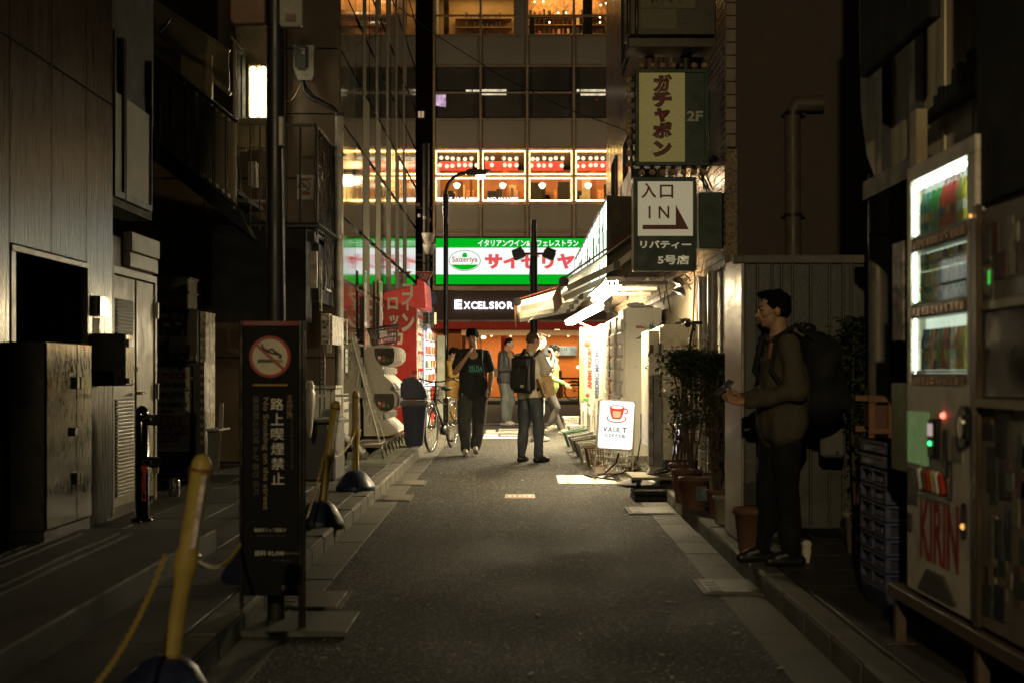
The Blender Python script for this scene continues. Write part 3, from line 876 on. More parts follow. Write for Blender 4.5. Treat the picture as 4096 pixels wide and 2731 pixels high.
MB().tube([at(695, 186, 17.55), at(700, 210, 17.55), at(716, 226, 17.55), at(740, 236, 17.52), at(762, 246, 17.5), at(777, 262, 17.5)], .024).tube([at(697, 186, 17.6), at(706, 205, 17.6), at(722, 222, 17.58), at(745, 234, 17.55)], .012).build("cable", black, t)
MB().tube([at(694, 186, 17.6), at(686, 205, 17.6), at(675, 224, 17.62), at(668, 233, 17.66), at(658, 232, 17.68)], .007).build("thin_cable", mat("cable_tan", (.4, .3, .15), .5), t)
# poster
t = thing("notice", "pale no smoking notice stuck on the brown wall behind the balcony bars", "notice", at(701, 460, 17.68))
MB().box(ux(682, 17.68), ux(721, 17.68), 17.685, 17.697, vz(458, 17.68), vz(402, 17.68)).build("sheet", mat("notice_grey", (.35, .33, .27), .7), t)
def smoke_mark(parent, c, r, ring, bar, ink, back=None, ex=(1, 0, 0)):
    ex = Vector(ex).normalized(); ey = Vector((0, 0, 1)); n = ex.cross(ey); c = Vector(c)
    F = lambda m_, p, d, th=.002: m_.prism(p, c + n * d, ex, ey, n * th)
    circ = lambda rr: [(rr * math.cos(2 * math.pi * i / 40), rr * math.sin(2 * math.pi * i / 40)) for i in range(40)]
    if back is not None: F(MB(), circ(r * .99), .0005).build("disc", back, parent)
    m_ = MB()
    o = circ(r); q = circ(r * .85)
    m_.add([c + n * .004 + ex * a + ey * b for a, b in o + q], [(i, (i + 1) % 40, 40 + (i + 1) % 40, 40 + i) for i in range(40)])
    d = Matrix.Rotation(R(-42), 2)
    m_.prism([(d @ Vector(p))[:] for p in ((-r * .88, -r * .07), (r * .88, -r * .07), (r * .88, r * .07), (-r * .88, r * .07))], c + n * .005, ex, ey, n * .001)
    m_.build("red_ring", ring, parent)
    m_ = MB()
    F(m_, [(-r * .6, -r * .28), (r * .35, -r * .28), (r * .35, -r * .12), (-r * .6, -r * .12)], .0028, .0008)
    F(m_, [(r * .4, -r * .28), (r * .47, -r * .28), (r * .47, -r * .12), (r * .4, -r * .12)], .0028, .0008)
    F(m_, [(r * .52, -r * .28), (r * .59, -r * .28), (r * .59, -r * .12), (r * .52, -r * .12)], .0028, .0008)
    for off in (0, .2):
        pts = [(-.4 + off * .4, .62 - off), (-.34 + off * .3, .42 - off * .4), (-.1, .3 - off * .2), (.1, .38 - off), (.3, .2 - off * .3), (.5 , .1 - off * .1), (.55 - off * .5, -.06)]
        m_.tube([c + n * .003 + ex * (a_ * r) + ey * (b_ * r) for a_, b_ in pts], r * .05, 5)
    m_.build("cigarette", ink, parent)
smoke_mark(t, at(699, 427, 17.683), .075, black, black, black)
MB().box(ux(686, 17.68), ux(716, 17.68), 17.68, 17.684, vz(414, 17.68), vz(410, 17.68)).box(ux(690, 17.68), ux(712, 17.68), 17.68, 17.684, vz(448, 17.68), vz(441, 17.68)).build("print", mat("print_red", (.2, .04, .03), .7), t)

# fluorescent twin tube fixture
t = thing("tube_light", "bright twin fluorescent tube fixture on the wall by the stairs", "light fixture", at(593, 278, 17.2))
wl_, wr_ = at(572, 150, 17.35), at(614, 278, 17.35)
MB().box(wl_.x, wr_.x, 17.3, 17.4, wr_.z, wl_.z).build("housing", mat("housing_cream", (.6, .5, .3), .5), t, bevel=.01)
tubem = glow("fluorescent_glow", (1.0, .88, .58), 20)
for u in (581, 605):
    MB().cyl(at(u, 154, 17.24), at(u, 271, 17.24), .026, n=14).build("tube", tubem, t)
    for v in (151, 274):
        MB().box(ux(u, 17.24) - .03, ux(u, 17.24) + .03, 17.22, 17.3, vz(v, 17.24) - .02, vz(v, 17.24) + .02).build("socket", mat("brass", (.5, .25, .1), .3, metal=1), t)
tw = thing("side_wall_block", "dark rough rendered wall carrying the fluorescent tubes", "wall", (ux(560, 17.6), 17.6, 1))
MB().box(ux(548, 17.6), ux(640, 17.6), 17.42, 17.69, vz(340, 17.5), vz(60, 17.5)).build("render_panel", mat("rough_render", (.30, .24, .14), .8, bump=.8, bscale=40), tw)
MB().box(ux(556, 17.3), ux(562, 17.3), 17.3, 17.4, vz(285, 17.3), vz(110, 17.3)).box(ux(546, 17.3), ux(552, 17.3), 17.3, 17.4, vz(285, 17.3), vz(90, 17.3)).build("edge_trim", galv, tw)
MB().box(ux(548, 17.3), ux(620, 17.3), 17.0, 17.41, vz(284, 17.3), vz(280, 17.3)).build("ledge", galv, tw)

# caged balcony
by0, by1, bxx = 15.9, 17.66, -2.255
t = thing("balcony_cage", "black barred balcony cage catching orange light beside the drain pipe", "balcony", (bxx - .2, by0, 2.4))
zt, zb_ = vz(292, by0), vz(520, by0)
barm = mat("cage_bar", (.06, .05, .045), .28, metal=.8)
n = 20
for i in range(n):
    y = by0 + (by1 - by0) * i / (n - 1)
    low = zb_ if i < 8 else vz(672, 17.6)
    MB().cyl((bxx, y, low), (bxx, y, zt), .0095, n=6).build("bar", barm, t)
MB().box(bxx - .015, bxx + .015, by0 - .02, by1, zt, zt + .035).box(bxx - .015, bxx + .015, by0 - .02, by0 + .66, zb_ - .03, zb_).box(bxx - .015, bxx + .015, by0 + .66, by1, vz(672, 17.6) - .03, vz(672, 17.6)).build("rail", barm, t)
for u in (656, 690, 728):
    MB().cyl((ux(u, by0), by0, zb_ - .1), (ux(u, by0), by0, zt), .014, n=6).build("bar", black, t)
MB().box(ux(655, by0), bxx, by0 - .015, by0 + .015, zt, zt + .035).box(ux(655, by0), bxx, by0 - .015, by0 + .015, zb_ - .04, zb_).build("rail", black, t)
MB().box(-3.2, bxx - .02, by0 + .05, by1, zb_ - .16, zb_ - .05).build("floor_slab", jointm, t)
# dark canopy block under the balcony, with cladding scraps
t = thing("dark_porch", "black recessed porch block below the caged balcony", "porch", (-2.9, 16.5, 2.5))
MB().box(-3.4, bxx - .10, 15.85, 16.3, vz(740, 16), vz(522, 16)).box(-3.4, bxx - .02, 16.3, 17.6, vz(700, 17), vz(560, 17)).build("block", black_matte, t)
MB().box(ux(713, 15.8), ux(729, 15.8), 15.75, 15.84, vz(662, 15.8), vz(578, 15.8)).build("pale_strip", mat("scrap_pale", (.4, .37, .3), .6, fine=14, fvar=.4), t)
t = thing("sticker_panel", "narrow meter cabinet smothered in torn pale stickers under the balcony", "cabinet", (bxx, 16.2, 1.8))
stk = mat("sticker_mess", (.42, .38, .3), .6, var=.5, scale=9, fine=25, fvar=.5, dirt=(.03, .03, .03), dscale=13, damt=.9)
MB().box(ux(737, 16), ux(757, 16), 16, 16.2, vz(790, 16), vz(720, 16)).build("door", stk, t, bevel=.004)
MB().box(ux(757, 16) + .002, ux(757, 16) + .03, 16.01, 17.0, vz(790, 16), vz(724, 16)).build("side", stk, t)
MB().box(ux(735, 16), ux(740, 16), 15.95, 15.99, vz(715, 16), vz(600, 16)).build("sticker_strip", stk, t)
for k in range(10):
    v = 724 + k * 6.5; u = random.uniform(738, 750)
    MB().box(ux(u, 15.99), ux(u + random.uniform(3, 7), 15.99), 15.994, 15.999, vz(v + 5, 16), vz(v, 16)).build("sticker", random.choice([paper, black, mat("sticker_grey", (.3, .28, .26), .6)]), t)

# ================================================================ stairs, seen side on
t = thing("outdoor_staircase", "external steel staircase with panelled balustrades descending to the right", "staircase", (ux(400, 15.5), 15.5, 2.0))
SY = 15.5
def sp(u, v, dy=0): return at(u, v, SY) + Vector((0, dy, 0))
panel_st = mat("balustrade_panel", (.22, .185, .115), .6, var=.1, bump=.15, bscale=90)
railm = mat("stair_rail", (.06, .05, .04), .4, metal=.5)
def stair_line(u, u0, v0, u1, v1): return v0 + (v1 - v0) * (u - u0) / (u1 - u0)
# lower flight: top rail from (215,26) to (545,284), bottom from (215,204) to (545,470)
us = [215, 244, 271, 304, 337, 368, 398, 429, 460, 492, 521, 545]
for a, b in zip(us[:-1], us[1:]):
    ta, tb = stair_line(a, 243, 48, 540, 282), stair_line(b, 243, 48, 540, 282)
    ba, bb = stair_line(a, 335, 300, 540, 463), stair_line(b, 335, 300, 540, 463)
    MB().prism([(ux(a + 1.5, SY), vz(ta, SY)), (ux(b - 1.5, SY), vz(tb, SY)), (ux(b - 1.5, SY), vz(bb, SY)), (ux(a + 1.5, SY), vz(ba, SY))], (0, SY, 0), (1, 0, 0), (0, 0, 1), (0, .012, 0)).build("balustrade_panel", panel_st, t)
    MB().cyl(sp(a, ta - 8, -.03), sp(a, ba + 10, -.03), .016, n=6).build("baluster", railm, t)
    for f in (.25, .75):
        MB().bx(sp(a + (b - a) * f, ta + (tb - ta) * f + 2, -.005), (.03, .02, .05)).bx(sp(a + (b - a) * f, ba + (bb - ba) * f - 2, -.005), (.03, .02, .05)).build("clip", galv, t)
MB().tube([sp(205, stair_line(205, 243, 40, 540, 274), -.03), sp(546, 281, -.03)], .024).tube([sp(205, stair_line(205, 335, 306, 540, 470), -.03), sp(546, 475, -.03)], .02).build("rail", railm, t)
MB().prism([(ux(200, SY), vz(200, SY)), (ux(548, SY), vz(480, SY)), (ux(578, SY), vz(545, SY)), (ux(560, SY), vz(530, SY)), (ux(200, SY), vz(250, SY))], (0, SY + .02, 0), (1, 0, 0), (0, 0, 1), (0, 1.0, 0)).build("stringer", black_matte, t)
for i in range(14):
    u = 240 + i * 23; v = stair_line(u, 335, 300, 540, 463) - 3
    MB().box(ux(u, SY) - .14, ux(u, SY) + .14, SY + .05, SY + 1.0, vz(v, SY) - .02, vz(v, SY) + .02).build("tread", dark, t)
# upper flight behind
U2 = SY + 1.1
MB().prism([(ux(250, U2), vz(-60, U2)), (ux(525, U2), vz(120, U2)), (ux(528, U2), vz(212, U2)), (ux(250, U2), vz(-20, U2))], (0, U2, 0), (1, 0, 0), (0, 0, 1), (0, .012, 0)).build("balustrade_panel", panel_st, t)
MB().tube([at(262, -10, U2 - .03), at(530, 218, U2 - .03)], .026).tube([at(345, -4, U2 - .03), at(528, 118, U2 - .03)], .02).build("rail", mat("rail_tan", (.3, .25, .17), .5), t)
for i in range(16):
    u = 275 + i * 16.5; v = stair_line(u, 262, -10, 530, 218)
    MB().bx(at(u, v - 4, U2 - .02), (.035, .02, .05)).build("clip", galv, t)
MB().tube([at(392, 42, U2 - .08), at(378, 62, U2 - .08), at(366, 75, U2 - .08)], .018).build("brace", railm, t)
MB().box(ux(420, SY + 1.0), ux(490, SY + 1.0), SY + .9, SY + 1.0, vz(240, 16.5), vz(130, 16.5)).build("riser_plate", mat("rough_render", (.30, .24, .14), .8, bump=.8, bscale=40), t)
MB().box(ux(536, SY), ux(542, SY), SY - .02, SY + .06, vz(480, SY), vz(95, SY)).build("end_post", mat("rail_tan", (.3, .25, .17), .5), t)
MB().tube([at(530, 85, SY), at(556, 118, SY), at(556, 125, SY), at(535, 105, SY)], .018).build("bracket", mat("rail_tan", (.3, .25, .17), .5), t)
MB().box(ux(536, SY), ux(780, 17.4), SY + .1, 17.4, vz(535, 16.5), vz(530, 16.5)).build("landing", black_matte, t)
for u in (575, 597, 612):
    MB().cyl(at(u, 290, SY + .2), at(u, 530, SY + .2), .01, n=6).build("baluster", railm, t)
MB().box(ux(546, SY), ux(566, SY), SY + .6, SY + .75, vz(412, SY), vz(352, SY)).build("wall_box", pg, t, bevel=.01)
MB().tube([at(566, 345, 16.2), at(546, 345, 16.2), at(546, 380, 16.2), at(552, 440, 16.2), at(570, 462, 16.2), at(615, 464, 16.2)], .02).build("conduit", pg, t)
# deep dark passage walls behind stairs
pw = thing("passage_building", "unlit wall at the back of the passage under the staircase", "building", (-5, 17.6, .3))
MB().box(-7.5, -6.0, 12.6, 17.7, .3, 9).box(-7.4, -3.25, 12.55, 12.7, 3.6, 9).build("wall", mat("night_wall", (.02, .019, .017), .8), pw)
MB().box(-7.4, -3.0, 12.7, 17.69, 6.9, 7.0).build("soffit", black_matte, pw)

# ================================================================ steel clad building far left
XS = -3.17
sb = thing("steel_building", "brushed steel clad building with a dark open doorway at far left", "building", (XS - 1, 9, .25))
cols = [5.2, 6.4, 7.6, 8.88, 9.68, 10.46, 11.15]
zrow = [.27, 3.5, 6.6, 9.6]
MB().box(XS - 1.8, XS - .06, 5.2, 8.98, .2, 9.6).box(XS - 1.8, XS - .06, 10.5, 11.15, .2, 9.6).box(XS - 1.8, XS - .06, 8.98, 10.5, 2.2, 9.6).box(XS - 1.9, XS - 1.8, 5.2, 11.15, .2, 9.6).build("core_wall", black_matte, sb)
for i in range(6):
    for j in range(3):
        y0, y1, z0, z1 = cols[i] + .005, cols[i + 1] - .005, zrow[j] + .006, zrow[j + 1] - .006
        if j == 0 and i in (3, 4):
            z0 = 2.22
        MB().box(XS - .05, XS, y0, y1, z0, z1).build("steel_panel", steel, sb, bevel=.003)
MB().box(XS - .04, XS + .006, 8.9, 8.98, .27, 2.17).box(XS - .04, XS + .012, 10.46, 10.5, .27, 2.17).box(XS - .04, XS + .012, 8.9, 10.5, 2.17, 2.21).build("door_frame", mat("frame_steel", (.16, .15, .13), .4, metal=.9), sb, bevel=.003)
MB().box(XS - 1.75, XS - .3, 9.0, 10.45, .26, .28).build("doorway_floor", black_matte, sb)
# stainless cabinet
t = thing("steel_cabinet", "tall stainless steel double door cabinet against the steel wall", "cabinet", (-3.05, 9.3, .2))
MB().box(-3.16, -2.94, 8.84, 9.78, .42, 1.60).build("body", dark, t, bevel=.004)
MB().box(-3.16, -2.94, 8.84, 9.78, .27, .415).build("plinth", black, t)
stc = mat("cabinet_steel", (.13, .125, .105), .08, metal=1.0, var=.15, scale=5, stretch=(4, 4, 2), rvar=.08, bump=.10, bscale=7)
d1 = MB().box(-2.94, -2.925, 8.845, 9.44, .43, 1.595).build("door", stc, t, bevel=.003)
d2 = MB().box(-2.94, -2.925, 9.45, 9.775, .43, 1.595).build("door", stc, t, bevel=.003)
for z in (1.33, .70):
    MB().box(-2.924, -2.90, 9.38, 9.43, z - .03, z + .05).build("latch", chrome, d1, bevel=.004)
    MB().box(-2.924, -2.90, 9.46, 9.51, z - .03, z + .05).build("latch", chrome, d2, bevel=.004)
MB().cyl((-2.924, 9.36, 1.02), (-2.9, 9.36, 1.02), .03).build("lock", black, d1)
# black box
t = thing("wall_box", "black steel mailbox with polished end on the steel wall", "mailbox", (-3.05, 10.7, 1.3))
MB().box(-3.16, -2.93, 10.6, 10.85, 1.31, 1.70).build("body", black_matte, t, bevel=.004)
MB().box(-2.93, -2.922, 10.62, 10.84, 1.32, 1.69).build("end_plate", stc, t)
MB().box(-2.922, -2.905, 10.66, 10.72, 1.33, 1.37).box(-2.922, -2.91, 10.66, 10.80, 1.6, 1.66).build("catch", black, t)
t = thing("intercom", "small square steel intercom with a stained streak below it", "intercom", (-3.16, 10.6, 1.8))
MB().box(-3.165, -3.10, 10.58, 10.80, 1.83, 1.98).build("body", chrome, t, bevel=.006)
MB().box(-3.169, -3.165, 10.62, 10.78, 1.62, 1.82).build("stain", mat("stain", (.16, .13, .09), .7, var=.5, scale=20), t)
# white doors & shutter box
dw = thing("service_doors", "off white louvred service doors under a small shutter hood", "door", (XS - .1, 11.8, .2))
dm = mat("door_cream", (.30, .265, .18), .45, var=.08, dirt=(.25, .2, .12), dscale=3)
MB().box(XS - .3, XS - .05, 11.16, 12.55, .24, 2.5).build("frame_wall", mat("frame_dark", (.07, .062, .045), .6), dw)
def door_leaf(y0, y1, z0, z1, louv):
    o = MB().box(XS - .05, XS - .02, y0, y1, z0, z1).build("door_leaf", dm, dw, bevel=.004)
    for (a, b) in louv:
        mb = MB().box(XS - .021, XS - .012, y0 + .07, y1 - .09, a, b)
        o2 = mb.build("louvre_field", mat("louvre_dark", (.12, .11, .08), .6), o)
        k = int((b - a) / .028)
        for i in range(k):
            z = a + (i + .5) * (b - a) / k
            MB().hexa([(XS - .012, y0 + .08, z - .009), (XS + .004, y0 + .08, z - .011), (XS + .004, y1 - .1, z - .011), (XS - .012, y1 - .1, z - .009),
                       (XS - .012, y0 + .08, z + .006), (XS + .002, y0 + .08, z - .002), (XS + .002, y1 - .1, z - .002), (XS - .012, y1 - .1, z + .006)]).build("slat", dm, o)
    return o
dl = door_leaf(11.2, 11.86, .34, 2.18, [(1.35, 2.0), (.42, 1.2)])
MB().cyl((XS - .0, 11.80, 1.24), (XS + .06, 11.80, 1.24), .014).cyl((XS + .05, 11.80, 1.24), (XS + .05, 11.93, 1.245), .01).build("handle", chrome, dl)
MB().cyl((XS - .0, 11.8, 1.44), (XS + .02, 11.8, 1.44), .022).build("lock", chrome, dl)
MB().box(XS - .05, XS - .015, 11.9, 12.46, .34, 2.18).build("door_leaf", dm, dw, bevel=.004)
MB().box(XS - .06, XS + .0, 11.16, 11.2, .3, 2.25).box(XS - .06, XS + .0, 12.46, 12.52, .3, 2.25).box(XS - .06, XS, 11.2, 12.46, 2.19, 2.25).build("frame", dm, dw, bevel=.003)
for z in (1.95, 1.25, .6):
    MB().cyl((XS + .015, 12.47, z - .07), (XS + .015, 12.47, z + .07), .014).build("hinge", galv, dw)
MB().box(XS - .05, XS + .03, 11.6, 12.5, 2.40, 2.56).box(XS - .05, XS + .015, 11.6, 12.5, 2.27, 2.395).build("shutter_hood", dm, dw, bevel=.008)
up = thing("mesh_window", "tall grey mesh screened window above the service doors", "window", (XS, 11.8, 2.8))
MB().box(XS - .3, XS - .04, 11.16, 12.5, 2.74, 9).build("wall", mat("night_wall", (.02, .019, .017), .8), up)
mesh = mat("window_mesh", (.22, .21, .17), .6, fine=160, fvar=.4)
for (a, b) in ((11.2, 11.45), (11.52, 12.3)):
    MB().box(XS - .03, XS - .01, a, b, 2.85, vz(245, 11.9)).build("mesh_panel", mesh, up)
    MB().box(XS - .04, XS + .01, a - .02, a, 2.8, 4.1).box(XS - .04, XS + .01, b, b + .02, 2.8, 4.1).box(XS - .04, XS + .01, a, b, 2.8, 2.85).build("frame", dark, up)

# fire hydrant standpipe
t = thing("fire_standpipe", "black and chrome twin outlet fire standpipe in front of the service doors", "standpipe", (ux(325, 11.2), 11.2, zs(11.2)))
x = ux(326, 11.2); z0 = zs(11.2)
bc = mat("black_chrome", (.05, .045, .04), .12, metal=1.0)
MB().lathe([(.085, 0), (.085, .02), (.055, .03), (.052, .84), (.045, .88), (.02, .905), (0, .91)], (x, 11.2, z0), 24).build("column", bc, t)
for z in (.80, .47):
    MB().cyl((x, 11.2, z0 + z), (x + .08, 11.12, z0 + z), .035, n=16).cyl((x + .08, 11.12, z0 + z), (x + .14, 11.06, z0 + z), .045, n=16).build("outlet", bc, t)
    MB().cyl((x + .14, 11.06, z0 + z), (x + .152, 11.045, z0 + z), .04, n=16).build("cap", chrome, t)
text("lettering", "送水口", redp, t, (x + .03, 11.14, z0 + .26), .04, .2, ex=(1, 0, 0), vert=True, bold=.02)
MB().tube([(x + .12, 11.06, z0 + .43), (x + .10, 11.05, z0 + .33), (x + .13, 11.05, z0 + .36), (x + .15, 11.05, z0 + .42)], .004, 5).build("chain", chrome, t)
MB().prism([(-.03, .06), (.02, .06), (.0, -.06)], (x + .05, 11.09, z0 + .38), (1, 0, 0), (0, 0, 1), (0, -.003, 0)).build("red_tag", redp, t)
t = thing("steel_bin", "small round steel ashtray bin on the pavement behind the standpipe", "bin", (ux(400, 13.2), 13.2, zs(13.2)))
MB().lathe([(.055, 0), (.06, .02), (.06, .14), (.045, .17), (.02, .18), (0, .182)], (ux(400, 13.2), 13.2, zs(13.2)), 20).build("body", chrome, t)

# passage items: stacked delivery boxes, fridge with stickers, poster case, film strip, bin
PY = 14.5
t = thing("lower_delivery_box", "lower dark delivery box with white katakana on the stickered fridge", "box", at(400, 708, PY))
gbx = mat("delivery_box_grey", (.09, .085, .07), .5)
for i, (v0_, v1_) in enumerate(((674, 711), (640, 672))):
    if i == 1:
        t = thing("upper_delivery_box", "upper dark delivery box with white katakana, topmost on the fridge", "box", at(400, 672, PY))
    MB().box(ux(330, PY), ux(438, PY), PY - .1, PY + .3, vz(v1_, PY), vz(v0_, PY)).build("box_body", gbx, t, bevel=.01)
    MB().box(ux(330, PY) - .01, ux(439, PY) + .01, PY - .11, PY + .31, vz(v0_ + 2, PY), vz(v0_, PY) + .01).build("lid_rim", gbx, t, bevel=.004)
    gw = mat("print_grey", (.3, .28, .23), .6)
    text("lettering", "ーラン", gw, t, at(372, (v0_ + v1_) / 2, PY - .102), .13, .045, bold=.01)
    text("lettering", "3639 6321", gw, t, at(402, (v0_ + v1_) / 2, PY - .102), .09, .02)
t = thing("stickered_fridge", "dark fridge covered in stickers under two delivery boxes", "fridge", at(410, 860, PY))
MB().box(ux(330, PY), ux(455, PY), PY, PY + .6, zs(PY) + .05, vz(713, PY)).build("cabinet", mat("fridge_dark", (.055, .052, .045), .45), t, bevel=.01)
MB().box(ux(457, PY), ux(470, PY), PY + .05, PY + .5, zs(PY) + .3, vz(716, PY)).build("side_panel", stk, t)
sm = [mat("sticker_white", (.5, .48, .4), .6, var=.3, scale=60), mat("sticker_grey", (.3, .28, .26), .6), mat("sticker_red", (.4, .04, .04), .6), mat("sticker_green", (.06, .2, .08), .6), mat("sticker_yellow", (.5, .36, .05), .6), mat("sticker_blue", (.05, .1, .3), .6), black]
for (u, v, w, h, k) in ((377, 725, 16, 8, 1), (371, 741, 10, 6, 2), (383, 747, 17, 9, 0), (410, 744, 12, 7, 0), (422, 732, 7, 8, 1), (373, 762, 6, 8, 1), (374, 776, 18, 14, 0), (413, 757, 15, 5, 6), (420, 765, 6, 10, 1), (372, 790, 14, 3, 1)):
    a_ = random.uniform(-.3, .3)
    Mx = Matrix.Translation(at(u, v, PY - .004)) @ Matrix.Rotation(a_, 4, 'Y')
    MB().box(-w * .0022, w * .0022, -.003, 0, -h * .0022, h * .0022, Mx).build("sticker", sm[k], t)
MB().cyl(at(401, 728, PY - .002), at(401, 728, PY - .006), .035, n=20).build("sticker", sm[1], t)
text("lettering", "LOSTBOY", sm[0], t, at(416, 727, PY - .008), .07, .03, bold=.02)
text("lettering", "KYS CREW", black, t, at(374, 776, PY - .009), .06, .02, bold=.02)
text("lettering", "lakemar", sm[0], t, at(413, 757, PY - .008), .055, .014)
MB().box(ux(389, PY), ux(430, PY), PY - .008, PY - .002, vz(808, PY), vz(772, PY)).build("sheet", mat("notice_grey", (.35, .33, .27), .7), t)
smoke_mark(t, at(410, 799, PY - .012), .032, black, black, sm[0])
t = thing("film_strip_frame", "film strip shaped black border with square holes around the poster", "frame", at(440, 1040, PY - .1))
MB().box(ux(330, PY), ux(455, PY), PY - .1, PY - .05, vz(830, PY), vz(812, PY)).box(ux(450, PY), ux(475, PY), PY - .12, PY - .05, vz(1045, PY), vz(831, PY)).build("strip", black, t)
hole = mat("film_hole", (.22, .15, .07), .6)
for u in (374, 396, 418, 440):
    MB().bx(at(u, 821, PY - .104), (.036, .006, .036)).build("hole", hole, t)
for i in range(10):
    MB().bx(at(464, 843 + i * 19, PY - .124), (.036, .006, .036)).build("hole", hole, t)
t = thing("poster_case", "poster case listing cartoon titles in bold lettering", "poster", at(395, 1040, PY - .15))
MB().box(ux(340, PY), ux(447, PY), PY - .14, PY - .1, vz(1040, PY), vz(838, PY)).build("case", mat("case_green", (.02, .035, .018), .5), t, bevel=.005)
MB().box(ux(342, PY), ux(443, PY), PY - .146, PY - .14, vz(1034, PY), vz(843, PY)).build("sheet", mat("poster_sheet", (.50, .46, .36), .7, var=.1), t)
for (s_, u0, u1, v, h_, m_) in (("E PIECE", 357, 430, 861, .06, "r"), ("GON BALL", 357, 431, 883, .055, "k"), ("ARUTO", 358, 422, 906, .06, "k"), ("×FAMILY", 362, 434, 928, .055, "k"), ("& MORE", 361, 400, 944, .03, "k"), ("NIME", 358, 423, 965, .085, "w"), ("GURE", 360, 436, 986, .07, "w"), ("SHOP", 358, 418, 1004, .06, "w"), ("MORE NOW!!", 366, 412, 1019, .03, "w"), ("リバティー", 418, 440, 1021, .03, "w")):
    mm_ = {"r": mat("title_red", (.3, .02, .02), .7), "k": mat("title_dark", (.02, .03, .028), .7), "w": mat("title_pale", (.4, .3, .2), .7)}[m_]
    if m_ == "w" and h_ > .05:
        MB().box(ux(u0 - 3, PY), ux(u1 + 3, PY), PY - .15, PY - .147, vz(v, PY) - h_ * .65, vz(v, PY) + h_ * .65).build("maroon_block", mat("title_maroon", (.2, .02, .018), .7), t)
    text("lettering", s_, mm_, t, at((u0 + u1) / 2, v, PY - .151), (u1 - u0) * PY / K, h_, bold=.03)
for (u, v) in ((392, 846), (412, 846), (440, 868), (437, 908), (430, 895), (429, 945), (439, 965)):
    MB().cyl(at(u, v, PY - .146), at(u, v, PY - .1505), .017, n=12).build("dot", mat("case_green", (.02, .035, .018), .5), t)
t = thing("pale_crate", "pale plastic crate with boards standing in it beside the poster", "crate", at(490, 1085, 14))
MB().hexa([tuple(at(477, 1075, 14)), tuple(at(503, 1085, 13.9)), tuple(at(503, 1080, 14.4)), tuple(at(477, 1070, 14.4)), tuple(at(476, 985, 14)), tuple(at(508, 987, 13.9)), tuple(at(508, 985, 14.4)), tuple(at(476, 984, 14.4))]).build("body", mat("pale_plastic", (.25, .23, .19), .5), t, bevel=.008)
MB().box(ux(474, 14), ux(509, 14), 13.88, 14.42, vz(988, 14), vz(984, 14)).build("rim", mat("pale_plastic", (.25, .23, .19), .5), t)
MB().prism([(ux(496, 14), vz(990, 14)), (ux(506, 14), vz(990, 14)), (ux(508, 14), vz(925, 14)), (ux(500, 14), vz(925, 14))], (0, 14.1, 0), (1, 0, 0), (0, 0, 1), (0, .02, 0)).build("board", mat("pale_plastic", (.25, .23, .19), .5), t)

# things behind the no smoking sign
t = thing("grey_bin", "dark grey lidded storage bin behind the leaning yellow post", "storage bin", at(735, 1105, 14.8))
MB().box(ux(640, 14.8), ux(770, 14.8), 14.8, 15.6, zs(14.8), vz(970, 14.8)).build("body", mat("bin_grey", (.05, .05, .048), .5), t, bevel=.02)
MB().box(ux(638, 14.8), ux(773, 14.8), 14.75, 15.65, vz(970, 14.8), vz(962, 14.8)).build("lid", mat("bin_grey2", (.09, .088, .08), .5), t, bevel=.01)
MB().box(ux(752, 14.8), ux(762, 14.8), 14.77, 14.79, vz(985, 14.8), vz(975, 14.8)).build("latch", paper, t)
t = thing("metal_chest", "small riveted pale metal chest against the drain pipe", "chest", at(745, 960, 16.2))
MB().box(ux(700, 16.2), ux(771, 16.2), 16.2, 16.7, vz(962, 16.2), vz(893, 16.2)).build("body", galv, t, bevel=.006)
MB().box(ux(699, 16.2), ux(773, 16.2), 16.17, 16.72, vz(892, 16.2), vz(884, 16.2)).build("lid", galv, t, bevel=.006)
for u in (742, 752, 762, 769):
    MB().sph(at(u, 897, 16.19), .007, 6, 4).build("rivet", chrome, t)
t = thing("umbrella", "white folded umbrella hanging by its crook handle behind the sign edge", "umbrella", at(712, 1000, 14.4))
MB().tube([at(704, 892, 14.4), at(703, 882, 14.4), at(708, 876, 14.4), at(715, 877, 14.4), at(718, 886, 14.4), at(717, 905, 14.4)], .017).build("handle", white_paint, t)
MB().lathe([(.012, 0), (.03, .08), (.05, .3), (.06, .45), (.028, .5), (.03, .56)], at(711, 1004, 14.4), 10).build("canopy", mat("umbrella_film", (.35, .34, .3), .35), t)
t = thing("wire_shelf", "thin black wire shelf with a notice in the porch behind the sign", "shelf", at(735, 960, 15))
MB().tube([at(735, 960, 15), at(735, 805, 15), at(741, 802, 15), at(745, 815, 15), at(745, 940, 15)], .008).build("frame", dark, t)
for i in range(9):
    MB().cyl(at(735, 830 + i * 12, 15), at(745, 828 + i * 12, 15), .004, n=5).build("wire", galv, t)
MB().box(ux(749, 15), ux(760, 15), 15.05, 15.06, vz(810, 15), vz(790, 15)).build("notice_sheet", paper, t)
# ================================================================ capsule machines and neighbours on the left
PX = -1.73
t = thing("steel_platform", "low angle iron platform under the capsule machines", "platform", (-1.95, 18.2, zs(18)))
rust = mat("rusty_iron", (.14, .10, .07), .6, metal=.4, dirt=(.12, .05, .02), dscale=8)
MB().box(XL + .03, PX, 18.2, 22.6, .46, .485).build("deck", rust, t)
for i in range(9):
    y = 18.25 + i * .52
    MB().cyl((PX - .02, y, .46), (PX + .02, y - .06, zs(y)), .012, n=6).build("leg", rust, t)
    MB().tube([(PX, y + .1, .47), (PX + .03, y + .2, .40), (PX + .03, y + .22, .5), (PX + .0, y + .3, .47)], .008, 5).build("hook", dark, t)
MB().cyl((-2.12, 18.2, .46), (-1.95, 18.25, zs(18)), .02, n=8).build("brace", pg, t)
MB().cyl((PX, 18.2, .46), (-1.95, 18.3, zs(18)), .015, n=6).build("brace", pg, t)
